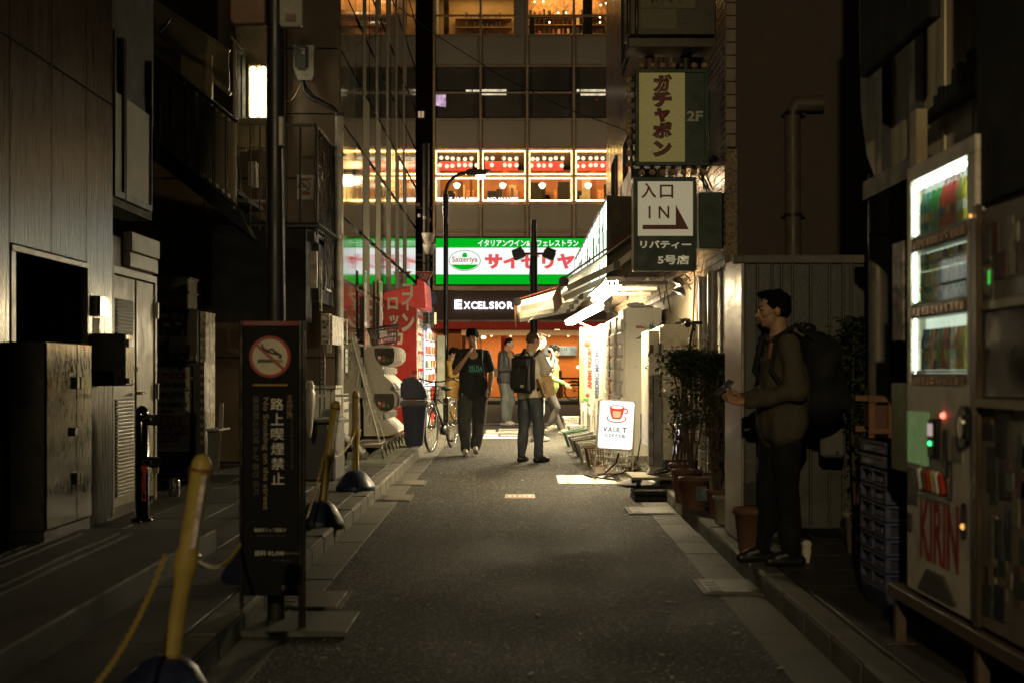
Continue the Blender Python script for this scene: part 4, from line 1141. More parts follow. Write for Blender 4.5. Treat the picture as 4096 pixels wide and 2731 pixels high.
MB().box(XL + .05, XL + .3, 18.0, 18.2, zs(18), zs(18) + .09).build("block", concrete, t)
MB().tube([(-2.1, 18.3, .5), (-1.9, 18.25, .5), (-1.76, 18.4, .5), (-1.8, 19.4, .5), (-2.1, 19.4, .5)], .008, 5, closed=True).build("wire_tray", white_paint, t)

mcream = mat("machine_cream", (.50, .47, .38), .42, var=.06)
clearp = glass("capsule_window", (.86, .86, .8), .95, .06, 1.5, .10)
capcols = [mat("capsule_" + n_, c_, .3) for n_, c_ in (("red", (.4, .05, .04)), ("green", (.06, .16, .07)), ("white", (.6, .58, .5)), ("amber", (.4, .2, .05)), ("dark", (.06, .05, .05)))]
def capsule_machine(y, label):
    t = thing("capsule_machine", label, "capsule machine", (XL + .25, y, .485), "capsule machines in a row against the building")
    w = .30
    bz = .52
    H = 1.30
    # side profile: x outwards, z up
    prof_unit = lambda z: [(.36, z), (.47, z + .03), (.44, z + .09), (.37, z + .16), (.30, z + .22), (.29, z + .33), (.31, z + .35), (.40, z + .38), (.455, z + .44), (.465, z + .54), (.44, z + .60), (.38, z + .64)]
    poly = [(.02, bz), ] + prof_unit(bz)[:] + [(p[0], p[1]) for p in prof_unit(bz + .645)[2:]] + [(.28, bz + H), (.02, bz + H - .05)]
    for yy in (y, y + w - .014):
        MB().prism(poly, (XL, yy, 0), (1, 0, 0), (0, 0, 1), (0, .014, 0)).build("side_panel", mcream, t)
    MB().box(XL + .02, XL + .28, y + .015, y + w - .015, bz, bz + H - .06).build("back_body", mcream, t)
    for k, z in enumerate((bz, bz + .645)):
        u = prof_unit(z)
        # curved lower tray (dispensing chute)
        mb = MB()
        for a, b in zip(u[0:6], u[1:6]):
            mb.hexa([(XL + a[0] - .02, y + .015, a[1]), (XL + a[0] - .003, y + .015, a[1]), (XL + a[0] - .003, y + w - .015, a[1]), (XL + a[0] - .02, y + w - .015, a[1]),
                     (XL + b[0] - .02, y + .015, b[1]), (XL + b[0] - .003, y + .015, b[1]), (XL + b[0] - .003, y + w - .015, b[1]), (XL + b[0] - .02, y + w - .015, b[1])])
        mb.build("front_panel", white_paint, t)
        # window
        mb = MB()
        for a, b in zip(u[6:], u[7:]):
            mb.quad((XL + a[0] + .004, y + .01, a[1]), (XL + a[0] + .004, y + w - .01, a[1]), (XL + b[0] + .004, y + w - .01, b[1]), (XL + b[0] + .004, y + .01, b[1]))
        o = mb.build("window", clearp, t)
        for (py_) in (y + .02, y + w - .03):
            mb = MB().tube([(XL + a[0] + .008, py_, a[1]) for a in u[6:]], .006, 5)
            mb.build("window_edge", white_paint, o)
        for j in range(9):
            MB().sph((XL + .34 + (j % 3) * .04 + random.uniform(-.01, .01), y + .05 + (j // 3) * .09, z + .44 + (j % 2) * .05), .033, 8, 6).build("capsule", random.choice(capcols), t)
        # turning knob
        MB().cyl((XL + .29, y + w / 2, z + .28), (XL + .33, y + w / 2, z + .28), .045, n=16).box(XL + .33, XL + .35, y + w / 2 - .008, y + w / 2 + .008, z + .24, z + .32).build("knob", white_paint, t)
        MB().box(XL + .295, XL + .305, y + .04, y + .12, z + .16, z + .3).build("price_card", random.choice(capcols), t)
    # smoked side windows on the end panel
    return t
lbls = ["cream two storey capsule machine nearest the camera, its smoked side windows showing", "second capsule machine from the near end of the row", "third capsule machine from the near end of the row", "capsule machine fourth from the near end of the row", "capsule machine fifth from the near end, next to last", "farthest capsule machine, beside the red locker stand"]
for i in range(6):
    cm_ = capsule_machine(20.2 + i * .31, lbls[i])
    if i == 0:
        for z in (.52 + .40, .52 + .645 + .40):
            MB().prism([(.06 + .11, .22), (.44, .22), (.455, .16), (.45, .04), (.42, .0), (.36, -.03), (.26, -.02), (.2, .05), (.175, .12)], (XL, 20.194, z - .02), (1, 0, 0), (0, 0, 1), (0, .004, 0)).build("side_window", mat("smoked_plastic", (.05, .04, .032), .12, coat=.6), cm_)
            for j in range(6):
                MB().sph((XL + .24 + (j % 4) * .06, 20.196, z + .03 + (j // 4) * .035), (.028, .01, .025), 10, 6).build("capsule", capcols[(j * 3) % 5], cm_)
# basket lying on top
def basket(name, label, loc, w, d, h, m, tiltx=0, rotz=0, group=None, fill=None, cat="basket", tiltz=0):
    t = thing(name, label, cat, loc, group)
    t.rotation_euler = (R(tiltx), R(tiltz), R(rotz))
    tw, td = w * .5, d * .5
    bw_, bd = w * .40, d * .40
    def P_(sx, sy, f):  # interpolate bottom->top
        return ((bw_ + (tw - bw_) * f) * sx, (bd + (td - bd) * f) * sy, h * f)
    mb = MB()
    nb = 9
    for side in range(4):
        for i in range(nb + 1):
            a = -1 + 2 * i / nb
            q0 = {0: P_(a, -1, 0.02), 1: P_(a, 1, 0.02), 2: P_(-1, a, 0.02), 3: P_(1, a, 0.02)}[side]
            q1 = {0: P_(a, -1, .98), 1: P_(a, 1, .98), 2: P_(-1, a, .98), 3: P_(1, a, .98)}[side]
            mb.cyl(q0, q1, .0055, n=5)
    for f in (.0, .33, .62, .85):
        mb.tube([P_(-1, -1, f), P_(1, -1, f), P_(1, 1, f), P_(-1, 1, f)], .007 if f else .010, 5, closed=True)
    mb.box(-bw_, bw_, -bd, bd, 0, .006)
    mb.build("lattice_body", m, t, local=True)
    MB().tube([P_(-1.05, -1.05, 1), P_(1.05, -1.05, 1), P_(1.05, 1.05, 1), P_(-1.05, 1.05, 1)], .013, 6, closed=True).build("rim", m, t, local=True)
    for sx in (-1, 1):
        MB().tube([P_(sx * .3, -1.06, .93), P_(sx * .3, -1.1, .80), P_(-sx * .3 + .0, -1.1, .80), P_(-sx * .3, -1.06, .93)], .006, 5).build("handle", m, t, local=True) if sx == 1 else None
    if fill:
        mb2 = MB()
        for i in range(12):
            mb2.bx((random.uniform(-.6, .6) * bw_, random.uniform(-.6, .6) * bd, h * random.uniform(.15, .6)), (random.uniform(.03, .09), random.uniform(.02, .06), random.uniform(.04, .1)), Matrix.Rotation(random.uniform(0, 3), 3, 'Z') @ Matrix.Rotation(random.uniform(-1, 1), 3, 'X'))
        mb2.build("packets", fill, t, local=True)
    return t
dgb = mat("basket_black", (.03, .032, .03), .4)
lgb = mat("basket_grey", (.33, .33, .29), .45)
mgb = mat("basket_midgrey", (.17, .17, .15), .45)
wgb = mat("basket_white", (.6, .58, .5), .4)
ggb = mat("basket_green", (.02, .085, .035), .4)
brb = mat("basket_brown", (.13, .09, .05), .5)
pack = mat("packets_mixed", (.55, .42, .35), .4, var=.6, scale=12, dirt=(.1, .3, .35), dscale=16, damt=.9)
bk = basket("shopping_basket", "tilted black shopping basket on top of the capsule machines", (XL + .30, 20.45, 1.83), .42, .3, .24, dgb, rotz=8, tiltz=-9)
MB().box(-.05, .04, -.152, -.148, .1, .18).build("white_tag", white_paint, bk, local=True)

# white leaning wire display rack
t = thing("wire_rack", "white wire card rack leaning diagonally before the capsule machines", "display rack", (-1.98, 18.9, .485))
RYr = 18.9
w0, w1 = at(801, 752, RYr), at(876, 1030, RYr)
w2 = at(889, 1025, 19.05)
ck = mat("rack_white", (.45, .43, .36), .45)
MB().cyl(w0, w1, .012, n=8).cyl(at(812, 800, 19.1), w2, .009, n=6).cyl(at(808, 770, RYr), at(800, 950, RYr), .009, n=6).cyl(at(825, 850, RYr), at(800, 1000, 19), .008, n=6).build("frame", ck, t)
for i in range(16):
    f = .06 + i * .056
    a = w0.lerp(w1, f)
    MB().cyl(a, a + Vector((.075 if i % 2 else .06, .1, .02)), .004, n=5).build("rung", ck, t)
for i in range(9):
    f = .15 + i * .075
    a = w0.lerp(w1, f) + Vector((.02, .0, .03))
    MB().box(a.x - .03, a.x + .03, a.y + .02, a.y + .03, a.z - .05, a.z + .06).build("card", glass("card_sleeve", (.8, .8, .75), .9, .1, 1.45, .35), t)
    MB().box(a.x - .10, a.x - .06, a.y + .04, a.y + .05, a.z - .11, a.z + .02).build("card", glass("card_sleeve", (.8, .8, .75), .9, .1, 1.45, .35), t)
MB().prism([(ux(801, RYr), vz(757, RYr)), (ux(819, RYr), vz(775, RYr)), (ux(819, RYr), vz(787, RYr)), (ux(806, RYr), vz(777, RYr))], (0, RYr, 0), (1, 0, 0), (0, 0, 1), (0, .02, 0)).build("header_card", ck, t)
# papers and stickers on the panel wall
def wall_sheet(label, y0, y1, z0, z1, m, name="notice", prints=3):
    t = thing(name, label, "notice", (XL + .004, (y0 + y1) / 2, z0))
    MB().box(XL + .003, XL + .008, y0, y1, z0, z1).build("sheet", m, t)
    for k in range(prints):
        z = z1 - (z1 - z0) * (.2 + .25 * k)
        MB().box(XL + .008, XL + .0095, y0 + .05 * (y1 - y0) + .01, y1 - .02, z, z + (z1 - z0) * .08).build("print", mat("print_dark", (.09, .09, .08), .7), t)
wall_sheet("white two column notice low on the panel wall behind the chained post", 17.95, 18.5, .62, 1.15, paper)
wall_sheet("green and yellow sticker on the panel wall above the low notice", 18.15, 18.42, 1.42, 1.72, mat("sticker_teal", (.12, .2, .14), .5))
wall_sheet("thin white strip notice on the panel wall", 18.3, 18.38, 1.78, 2.1, paper, prints=2)

# red coin locker stand
LYk = 23.0
t = thing("coin_locker", "red coin locker stand with white katakana on its side and a slanted red hood", "coin locker", (-1.9, LYk, zs(LYk)))
lx0, lx1 = XL + .04, ux(957, LYk)
ztop = vz(640, LYk)
zb = zs(LYk)
MB().prism([(lx0, zb), (lx1, zb), (lx1, vz(655, LYk)), (lx0, vz(672, LYk))], (0, LYk, 0), (1, 0, 0), (0, 0, 1), (0, .04, 0)).build("side_panel", redp, t)
MB().box(lx0, lx1 - .02, LYk + .04, 24.6, zb, 2.3).build("cabinet", mat("locker_grey", (.3, .3, .28), .4), t)
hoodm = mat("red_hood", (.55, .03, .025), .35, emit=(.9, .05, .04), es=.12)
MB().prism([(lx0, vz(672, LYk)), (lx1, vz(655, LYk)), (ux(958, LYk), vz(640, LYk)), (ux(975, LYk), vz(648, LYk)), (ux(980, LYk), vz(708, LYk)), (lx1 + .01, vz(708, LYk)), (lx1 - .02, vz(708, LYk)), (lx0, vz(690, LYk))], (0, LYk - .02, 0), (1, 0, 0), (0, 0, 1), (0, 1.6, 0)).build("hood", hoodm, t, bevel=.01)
lt = mat("locker_lettering", (.75, .68, .52), .5)
# the side lettering: two columns
def kch(ch, u, v, w, h):
    text("lettering", ch, lt, t, at(u, v, LYk - .021), w * LYk / K, h * LYk / K, bold=.045, depth=.004)
for ch, u, v, w, h in (("コ", 936, 666, 24, 30), ("イ", 934, 696, 24, 34), ("ン", 937, 741, 30, 42), ("ロ", 902, 697, 24, 28), ("ッ", 905, 737, 22, 26), ("カ", 912, 775, 28, 34)):
    kch(ch, u, v, w, h)
# locker doors facing the lane
for j in range(7):
    for i in range(3):
        y = LYk + .08 + i * .5
        o = MB().box(lx1 - .02, lx1 - .005, y, y + .47, zb + .1 + j * .29, zb + .37 + j * .29).build("locker_door", mat("locker_door_steel", (.45, .45, .42), .3, metal=.5), t, bevel=.004)
        MB().box(lx1 - .005, lx1 + .02, y + .35, y + .42, zb + .2 + j * .29, zb + .25 + j * .29).build("lock", redp, o)
# drink machines beyond
def drinks_machine(y0, y1, label, body, light, hh=1.85):
    t = thing("drinks_machine", label, "vending machine", (-1.9, y0, zs(y0)), "vending machines beyond the coin locker")
    z = zs(y0); x1 = -1.62
    MB().box(XL + .04, x1, y0, y1, z + .05, z + hh).build("cabinet", body, t, bevel=.015)
    MB().box(x1, x1 + .012, y0 + .06, y1 - .06, z + .75, z + hh - .1).build("display_window", light, t)
    for k in range(4):
        zz = z + .85 + k * .25
        MB().box(x1 + .012, x1 + .03, y0 + .06, y1 - .06, zz - .03, zz).build("button_row", chrome, t)
        for i in range(5):
            yy = y0 + .1 + i * (y1 - y0 - .2) / 5
            MB().cyl((x1 + .02, yy + .05, zz + .01), (x1 + .02, yy + .05, zz + .15), .028, n=8).build("sample_can", random.choice(capcols), t)
    MB().box(x1, x1 + .012, y0 + .1, y1 - .2, z + .25, z + .42).build("pickup_flap", black, t)
    return t
lit = glow("machine_light_glow", (.95, .97, 1), 2.6)
drinks_machine(24.7, 25.6, "blue vending machine just past the coin locker", mat("machine_blue", (.03, .05, .25), .35), lit)
drinks_machine(25.7, 26.7, "white vending machine between the blue and the red one", white_paint, lit, 1.9)
drinks_machine(26.8, 27.8, "red vending machine at the alley corner", redp, lit, 1.8)
t = thing("menu_cabinet", "tall plain pale cabinet standing at the alley corner behind the bicycle", "cabinet", (ux(1012, 29.2), 29.2, zr(29)))
MB().box(ux(1003, 29.2), ux(1020, 29.2), 29.2, 29.6, zr(29), vz(770, 29.2)).build("body", mat("pale_green_white", (.5, .52, .42), .5), t, bevel=.01)
# blue waste bin with domed lid
bxn, byn = ux(952, 20.7), 20.7
t = thing("waste_bin", "tall blue plastic waste bin with a domed lid and plastic liner", "bin", (bxn, byn, zs(byn)))
z = zs(byn)
MB().hexa([(bxn - .12, byn - .14, z), (bxn + .12, byn - .14, z), (bxn + .12, byn + .14, z), (bxn - .12, byn + .14, z), (bxn - .18, byn - .19, z + .66), (bxn + .18, byn - .19, z + .66), (bxn + .18, byn + .19, z + .66), (bxn - .18, byn + .19, z + .66)]).build("body", bluep, t, bevel=.02, seg=2)
dome = [(-.19, 0), (.19, 0), (.19, .05), (.17, .14), (.10, .27), (.0, .32), (-.10, .33), (-.19, .27)]
MB().prism(dome, (bxn, byn - .2, z + .68), (1, 0, 0), (0, 0, 1), (0, .4, 0)).build("lid", bluep, t, bevel=.03, seg=2)
MB().box(bxn - .192, bxn + .21, byn - .215, byn + .2, z + .58, z + .67).build("liner", glass("liner_film", (.5, .5, .5), .9, .25, 1.5, .15), t, bevel=.02)
MB().box(bxn - .005, bxn + .005, byn - .18, byn - .16, z + .05, z + .56).build("seam", bluep, t)
t = thing("drink_cup", "red paper drink cup with white script standing on the blue bin", "cup", (ux(951, 20.6), 20.6, 1.37))
MB().lathe([(.038, 0), (.052, .135), (.054, .14), (.05, .14), (.036, .01)], (ux(951, 20.6), 20.6, vz(872, 20.6)), 20).build("cup_body", mat("cup_red", (.5, .02, .02), .35), t)
text("lettering", "Coca-Cola", white_paint, t, (ux(951, 20.6), 20.546, vz(861, 20.6)), .08, .03, bold=.02, shear=.3)

# ---------------- bicycle
def bicycle(label, x, y, z, dirv, group=None, scale=1.0, simple=False):
    """built along local +x from the rear wheel to the front wheel"""
    t = thing("bicycle", label, "bicycle", (x, y, z), group, rotz=math.atan2(dirv[1], dirv[0]))
    Rw = .33 * scale
    fm = mat("bicycle_frame", (.03, .03, .032), .25, metal=.3)
    def L_(mb, n, m, par=t): return mb.build(n, m, par, local=True)
    for cx, nm in ((0, "rear_wheel"), (1.12 * scale, "front_wheel")):
        pts = [(cx + Rw * math.cos(a), 0, Rw + Rw * math.sin(a)) for a in [2 * math.pi * i / 36 for i in range(36)]]
        w = L_(MB().tube(pts, .019, 8, closed=True), nm, rubber)
        q = Rw - .03
        L_(MB().tube([(cx + q * math.cos(a), 0, Rw + q * math.sin(a)) for a in [2 * math.pi * i / 36 for i in range(36)]], .008, 6, closed=True), "rim", chrome, w)
        mb = MB()
        for i in range(18):
            a = 2 * math.pi * i / 18
            mb.cyl((cx + .02 * math.cos(a + 1), .02 * (-1) ** i, Rw + .02 * math.sin(a + 1)), (cx + q * math.cos(a), 0, Rw + q * math.sin(a)), .0014, n=4)
        L_(mb, "spokes", chrome, w)
        L_(MB().cyl((cx, -.05, Rw), (cx, .05, Rw), .025, n=10), "hub", chrome, w)
        q = Rw + .028
        L_(MB().tube([(cx + q * math.cos(a), 0, Rw + q * math.sin(a)) for a in [R(d) for d in range(10 if cx else 0, 175, 11)]], .016, 6), "mudguard", fm)
    F = 1.12 * scale
    bb = (.44 * scale, 0, .28 * scale); st_ = (.34 * scale, 0, .82 * scale); hd = (.93 * scale, 0, .80 * scale); hb = (.96 * scale, 0, .66 * scale)
    L_(MB().cyl(bb, st_, .016).cyl(bb, hb, .022).cyl((.37 * scale, 0, .62 * scale), (.945 * scale, 0, .74 * scale), .015).cyl(hd, hb, .02), "frame", fm)
    L_(MB().cyl(bb, (0, .05, Rw), .01).cyl(bb, (0, -.05, Rw), .01).cyl((.37 * scale, 0, .66 * scale), (0, .05, Rw), .008).cyl((.37 * scale, 0, .66 * scale), (0, -.05, Rw), .008), "stays", fm)
    L_(MB().tube([hb, (.985 * scale, 0, .60 * scale), (1.0 * scale, .05, .52 * scale), (F, .05, Rw)], .011).tube([hb, (.985 * scale, 0, .60 * scale), (1.0 * scale, -.05, .52 * scale), (F, -.05, Rw)], .011), "fork", fm)
    L_(MB().sph((.33 * scale, 0, .86 * scale), (.13, .085, .035)).cyl((.34 * scale, 0, .80 * scale), (.335 * scale, 0, .86 * scale), .014), "saddle", rubber)
    L_(MB().cyl(hd, (.91 * scale, 0, .95 * scale), .013).tube([(.72 * scale, -.29, .97 * scale), (.82 * scale, -.27, 1.0 * scale), (.91 * scale, -.08, .96 * scale), (.91 * scale, .08, .96 * scale), (.82 * scale, .27, 1.0 * scale), (.72 * scale, .29, .97 * scale)], .011), "handlebar", fm)
    for s_ in (-1, 1):
        L_(MB().cyl((.72 * scale, s_ * .29, .97 * scale), (.83 * scale, s_ * .265, 1.0 * scale), .018), "grip", rubber)
        L_(MB().tube([(.82 * scale, s_ * .22, .98 * scale), (.93 * scale, s_ * .2, .97 * scale), (.95 * scale, s_ * .05, .85 * scale), (1.0 * scale, s_ * .04, .6 * scale)], .004, 5), "brake_cable", rubber)
    L_(MB().cyl((.44 * scale, -.06, .28 * scale), (.44 * scale, .06, .28 * scale), .03).lathe([(.02, -.004), (.085, -.004), (.085, .004), (.02, .004)], (.44 * scale, -.055, .28 * scale), 20, Matrix.Rotation(R(90), 3, 'X')), "crank", dark)
    for s_ in (-1, 1):
        L_(MB().cyl((.44 * scale, s_ * .07, .28 * scale), (.44 * scale + s_ * .05, s_ * .09, (.28 - s_ * .16) * scale), .009).bx((.44 * scale + s_ * .05, s_ * .13, (.28 - s_ * .16) * scale), (.09, .07, .025)), "pedal", rubber)
    # rear carrier and battery motor
    L_(MB().tube([(.28 * scale, .05, .72 * scale), (-.15, .05, .73 * scale), (-.15, -.05, .73 * scale), (.28 * scale, -.05, .72 * scale)], .006, 5).cyl((0, .06, Rw), (0.0, .05, .73 * scale), .006).cyl((0, -.06, Rw), (0.0, -.05, .73 * scale), .006), "carrier", chrome)
    L_(MB().sph((.47 * scale, 0, .27 * scale), (.1, .05, .08)).box(.30 * scale, .38 * scale, -.04, .04, .38 * scale, .72 * scale), "motor", black)
    # basket
    mb = MB(); cx0, cx1 = .96 * scale, 1.24 * scale
    for f in (0, .25, .5, .75, 1):
        z_ = (.66 + .24 * f) * scale; e = .015 * f; w_ = .12 + .04 * f
        mb.tube([(cx0 - e, -w_, z_), (cx1 + e, -w_, z_), (cx1 + e, w_, z_), (cx0 - e, w_, z_)], .0045 if f < 1 else .007, 5, closed=True)
    for i in range(8):
        a = i / 7
        for s_ in (-1, 1):
            mb.cyl((cx0 + (cx1 - cx0) * a, s_ * .12, .66 * scale), (cx0 + (cx1 - cx0) * a, s_ * .16, .90 * scale), .003, n=4)
            xx = cx0 if s_ < 0 else cx1
            mb.cyl((xx, -.12 + .24 * a, .66 * scale), (xx + s_ * .015, -.16 + .32 * a, .90 * scale), .003, n=4)
        mb.cyl((cx0, -.12 + .24 * a, .66 * scale), (cx1, -.12 + .24 * a, .66 * scale), .003, n=4)
    L_(mb, "front_basket", dark)
    L_(MB().sph((1.16 * scale, 0, .62 * scale), (.05, .035, .035)), "headlamp", chrome)
    # double stand
    L_(MB().tube([(.08, -.06, .22), (-.08, -.17, .0), (-.08, .17, .0), (.08, .06, .22)], .008, 5), "stand", chrome)
    return t
fx_, fy_ = -1.285, 21.2
rx_, ry_ = -1.02, 22.4
dv = Vector((fx_ - rx_, fy_ - ry_)).normalized()
bicycle("black electric bicycle with a wire basket parked facing the camera", rx_, ry_, zr(ry_) + .0, dv, scale=1.08)
bicycle("bicycle parked across the street behind the guard rail", ux(1318, 50.2), 50.2, .47, (1, .05))

# ---------------- stop sign cluster
SYs = 30.2
t = thing("road_sign_post", "road sign post with red stop triangle, blue disc and white hours plate", "road sign", (ux(983, SYs), SYs, zr(SYs) + .12))
MB().cyl((ux(984, SYs), SYs, .4), (ux(984, SYs), SYs, vz(628, SYs)), .03).build("pole", galv, t)
def tri(s_, c, y, m, n_, th):
    MB().prism([(-s_, s_ * .6), (s_, s_ * .6), (0, -s_ * 1.13)], (c.x, y, c.z), (1, 0, 0), (0, 0, 1), (0, th, 0)).build(n_, m, t, bevel=.004)
c = at(976, 637, SYs)
sred = mat("sign_red", (.5, .04, .03), .45); sgw = mat("sign_white", (.75, .65, .5), .5)
tri(.20, c, SYs - .06, sgw, "white_border", .02); tri(.18, c, SYs - .066, sred, "red_triangle", .006)
text("lettering", "止まれ", sgw, t, (c.x, SYs - .067, c.z + .045), .20, .075, bold=.01)
text("lettering", "STOP", sgw, t, (c.x, SYs - .067, c.z - .03), .13, .05, bold=.01)
c = at(985, 685, SYs + .1)
MB().cyl((c.x, c.y, c.z), (c.x, c.y + .01, c.z), .17, n=32).build("blue_disc", mat("sign_blue", (.10, .16, .25), .5), t)
MB().prism([(ux(962, SYs), vz(755, SYs)), (ux(996, SYs), vz(755, SYs)), (ux(996, SYs), vz(706, SYs)), (ux(962, SYs), vz(706, SYs))], (0, SYs + .04, 0), (1, 0, 0), (0, 0, 1), (0, .01, 0)).build("hours_plate", mat("plate_pale", (.38, .38, .28), .5), t)
for k, s_ in enumerate(("4月は", "13-18", "0月-3月は", "13-17", "(休の区間)")):
    text("lettering", s_, black, t, (ux(980, SYs), SYs + .038, vz(712 + k * 10, SYs)), .24, .06, bold=.01)
t = thing("beacon", "short warm lit post lamp at the end of the red vending machine", "lamp", at(1000, 760, 29.8))
MB().cyl(at(1000, 745, 29.0), at(1000, 718, 29.0), .02).build("tube", glow("warm_tube_glow", (1, .8, .35), 1.6), t)

# ================================================================ NO SMOKING SIGN, foreground left
NY = 7.25
t = thing("no_smoking_sign", "tall black bilingual no smoking street sign with a red ring emblem", "sign", (ux(635, NY), NY, zr(NY)))
nx0, nx1 = ux(560, NY), ux(703, NY)
sgb = mat("sign_black", (.012, .012, .011), .75, spec=.15)
MB().box(nx0, nx1 - .035, NY - .02, NY + .02, vz(1366, NY), vz(748, NY)).build("panel", sgb, t, bevel=.003)
MB().box(nx0, nx1 - .035, NY - .022, NY + .022, vz(748, NY), vz(738, NY)).build("red_top", mat("sign_red_dark", (.18, .015, .015), .5), t)
for xx in (nx1 - .03, nx0 - .012, nx1 - .012):
    MB().cyl((xx, NY, vz(1452, NY)), (xx, NY, vz(737, NY)), .011, n=12).build("tube_leg", mat("sign_tube", (.09, .085, .075), .25, metal=.8), t)
MB().box(nx0 - .1, nx1 + .22, NY - .12, NY + .5, zr(NY) + .001, zr(NY) + .03).build("base_plate", mat("base_green", (.10, .105, .085), .7, dirt=(.2, .2, .16), dscale=5), t, bevel=.004)
smoke_mark(t, (ux(622, NY), NY - .023, vz(819, NY)), .105, mat("ring_red", (.34, .03, .02), .5), black, black, mat("emblem_pale", (.62, .54, .38), .6))
MB().box(ux(583, NY), ux(662, NY), NY - .026, NY - .0215, vz(885, NY), vz(881.5, NY)).build("gold_line", mat("gold_line", (.35, .2, .05), .5), t)
wt = mat("sign_lettering", (.7, .66, .55), .6); wd = mat("sign_lettering_dim", (.09, .085, .07), .6); wd2 = mat("sign_lettering_mid", (.3, .22, .14), .6)
YT = NY - .0215
for i, ch in enumerate("路上喫煙禁止"):
    text("lettering", ch, wt, t, (ux(638, NY) + .001 * i, YT, vz(927 + i * 34, NY)), .056 * 1.15, .060, bold=.004)
text("lettering", "No Smoking on the street", wd2, t, (ux(611, NY), YT, vz(1040, NY)), .57, .035, ex=(0, 0, -1), ey=(1, 0, 0), bold=.01)
text("lettering", "道路禁止区域 노상 흡연 금지", wd, t, (ux(590, NY), YT, vz(1020, NY)), .5, .03, ex=(0, 0, -1), ey=(1, 0, 0), bold=.01)
text("lettering", "千代田区内", wd2, t, (ux(667, NY), YT, vz(933, NY)), .03, .12, vert=True)
text("lettering", "smoking prohibited area", wd, t, (ux(672, NY), YT, vz(1020, NY)), .25, .014, ex=(0, 0, -1), ey=(1, 0, 0))
text("lettering", "喫煙所マップ掲載中", wt, t, (ux(622, NY), YT, vz(1215, NY)), .16, .020)
text("lettering", "designated smoking area", wd, t, (ux(625, NY), YT, vz(1228, NY)), .15, .012)
text("lettering", "過料 ¥2,000", wt, t, (ux(620, NY), YT, vz(1268, NY)), .15, .028, bold=.01)
text("lettering", "が科せられます", wd2, t, (ux(672, NY), YT, vz(1268, NY)), .08, .013)
text("lettering", "fine 2,000 yen", wd, t, (ux(650, NY), YT, vz(1285, NY)), .09, .014)
text("lettering", "千代田区", wd2, t, (ux(677, NY), YT, vz(1346, NY)), .05, .014)
MB().lathe([(.012, 0), (.015, 0), (.015, .002), (.012, .002)], (ux(655, NY), YT - .001, vz(1347, NY)), 20, Matrix.Rotation(R(90), 3, 'X')).build("emblem", wd2, t)
# utility pole behind it with boxes at the top
t = thing("concrete_pole", "thick black utility pole rising behind the no smoking sign", "utility pole", (ux(635, 7.5), 7.5, zr(7.5)))
MB().cyl((ux(634, 7.5), 7.5, 0), (ux(632, 7.5), 7.5, 7), .047, .045, n=24).build("pole", black, t)
MB().cyl((ux(657, 7.5), 7.45, vz(740, 7.5)), (ux(652, 7.5), 7.45, vz(330, 7.5)), .005, n=6).build("conduit", galv, t)
MB().box(ux(642, 7.4), ux(650, 7.4), 7.38, 7.45, vz(335, 7.4), vz(270, 7.4)).build("tag_plate", mat("scrap_pale", (.4, .37, .3), .6, fine=14, fvar=.4), t)
MB().prism([(ux(532, 7.4), vz(-60, 7.4)), (ux(612, 7.4), vz(-60, 7.4)), (ux(612, 7.4), vz(58, 7.4)), (ux(540, 7.4), vz(60, 7.4)), (ux(532, 7.4), vz(50, 7.4))], (0, 7.36, 0), (1, 0, 0), (0, 0, 1), (0, .05, 0)).build("brown_plate", mat("plate_brown", (.12, .06, .03), .6), t, bevel=.006)
MB().rrect(at(668, 0, 7.36), (1, 0, 0), (0, 0, 1), .12, .28, .02, (0, .05, 0)).build("pale_plate", mat("plate_grey", (.22, .2, .15), .6), t, bevel=.004)
MB().box(ux(655, 7.35), ux(679, 7.35), 7.35, 7.358, vz(48, 7.35), vz(32, 7.35)).build("plate_print", mat("plate_print", (.10, .03, .02), .6), t)

# ================================================================ bollards and chains
def bollard(x, y, z, lean, label, h=.80, rot=0, strip=True):
    t = thing("chain_post", label, "post", (x, y, z), "yellow chain posts on the left pavement")
    t.rotation_euler = (0, R(lean), R(rot))
    MB().lathe([(.19, 0), (.195, .03), (.185, .05), (.15, .10), (.10, .165), (.06, .19), (.0, .195)], (0, 0, 0), 32).build("base", bluep, t, local=True)
    MB().lathe([(.033, .17), (.033, .20), (.037, .205), (.033, .21), (.037, .225), (.033, .235), (.031, .45), (.043, .52), (.045, .56), (.036, .60), (.036, .92 * h / .8 - .03), (.038, .93 * h / .8 - .03)], (0, 0, 0), 20).build("post_tube", yellowp, t, local=True)
    zt = .93 * h / .8 - .03
    MB().lathe([(.038, zt), (.038, zt + .012)], (0, 0, 0), 20).build("red_band", mat("band_red", (.25, .05, .03), .5), t, local=True)
    MB().lathe([(.038, zt + .012), (.036, zt + .035), (.024, zt + .058), (.0, zt + .066)], (0, 0, 0), 20).build("cap", yellowp, t, local=True)
    if strip:
        MB().box(.014, .032, -.037, -.028, .60, zt - .01).build("label_strip", mat("label_strip", (.6, .5, .46), .5, var=.4, scale=40), t, local=True)
    MB().lathe([(.0, -.012), (.012, 0), (0, .012)], (.05, -.02, .575), 10).build("chain_eye", chrome, t, local=True)
    return t
bollard(-1.295, 5.2, zs(5.2), 9, "leaning yellow chain post with blue foot nearest the camera", .78)
bollard(-1.53, 8.3, zs(8.3), -3, "chain post hidden behind the no smoking sign, only its blue foot showing", .8)
bollard(ux(733, 10.9), 10.9, zs(10.9), 8, "leaning yellow chain post with blue foot right beside the no smoking sign", .8)
bollard(ux(817, 13.8), 13.8, zs(13.8), 0, "upright yellow chain post with blue foot at the kerb, farthest of the three", .8)
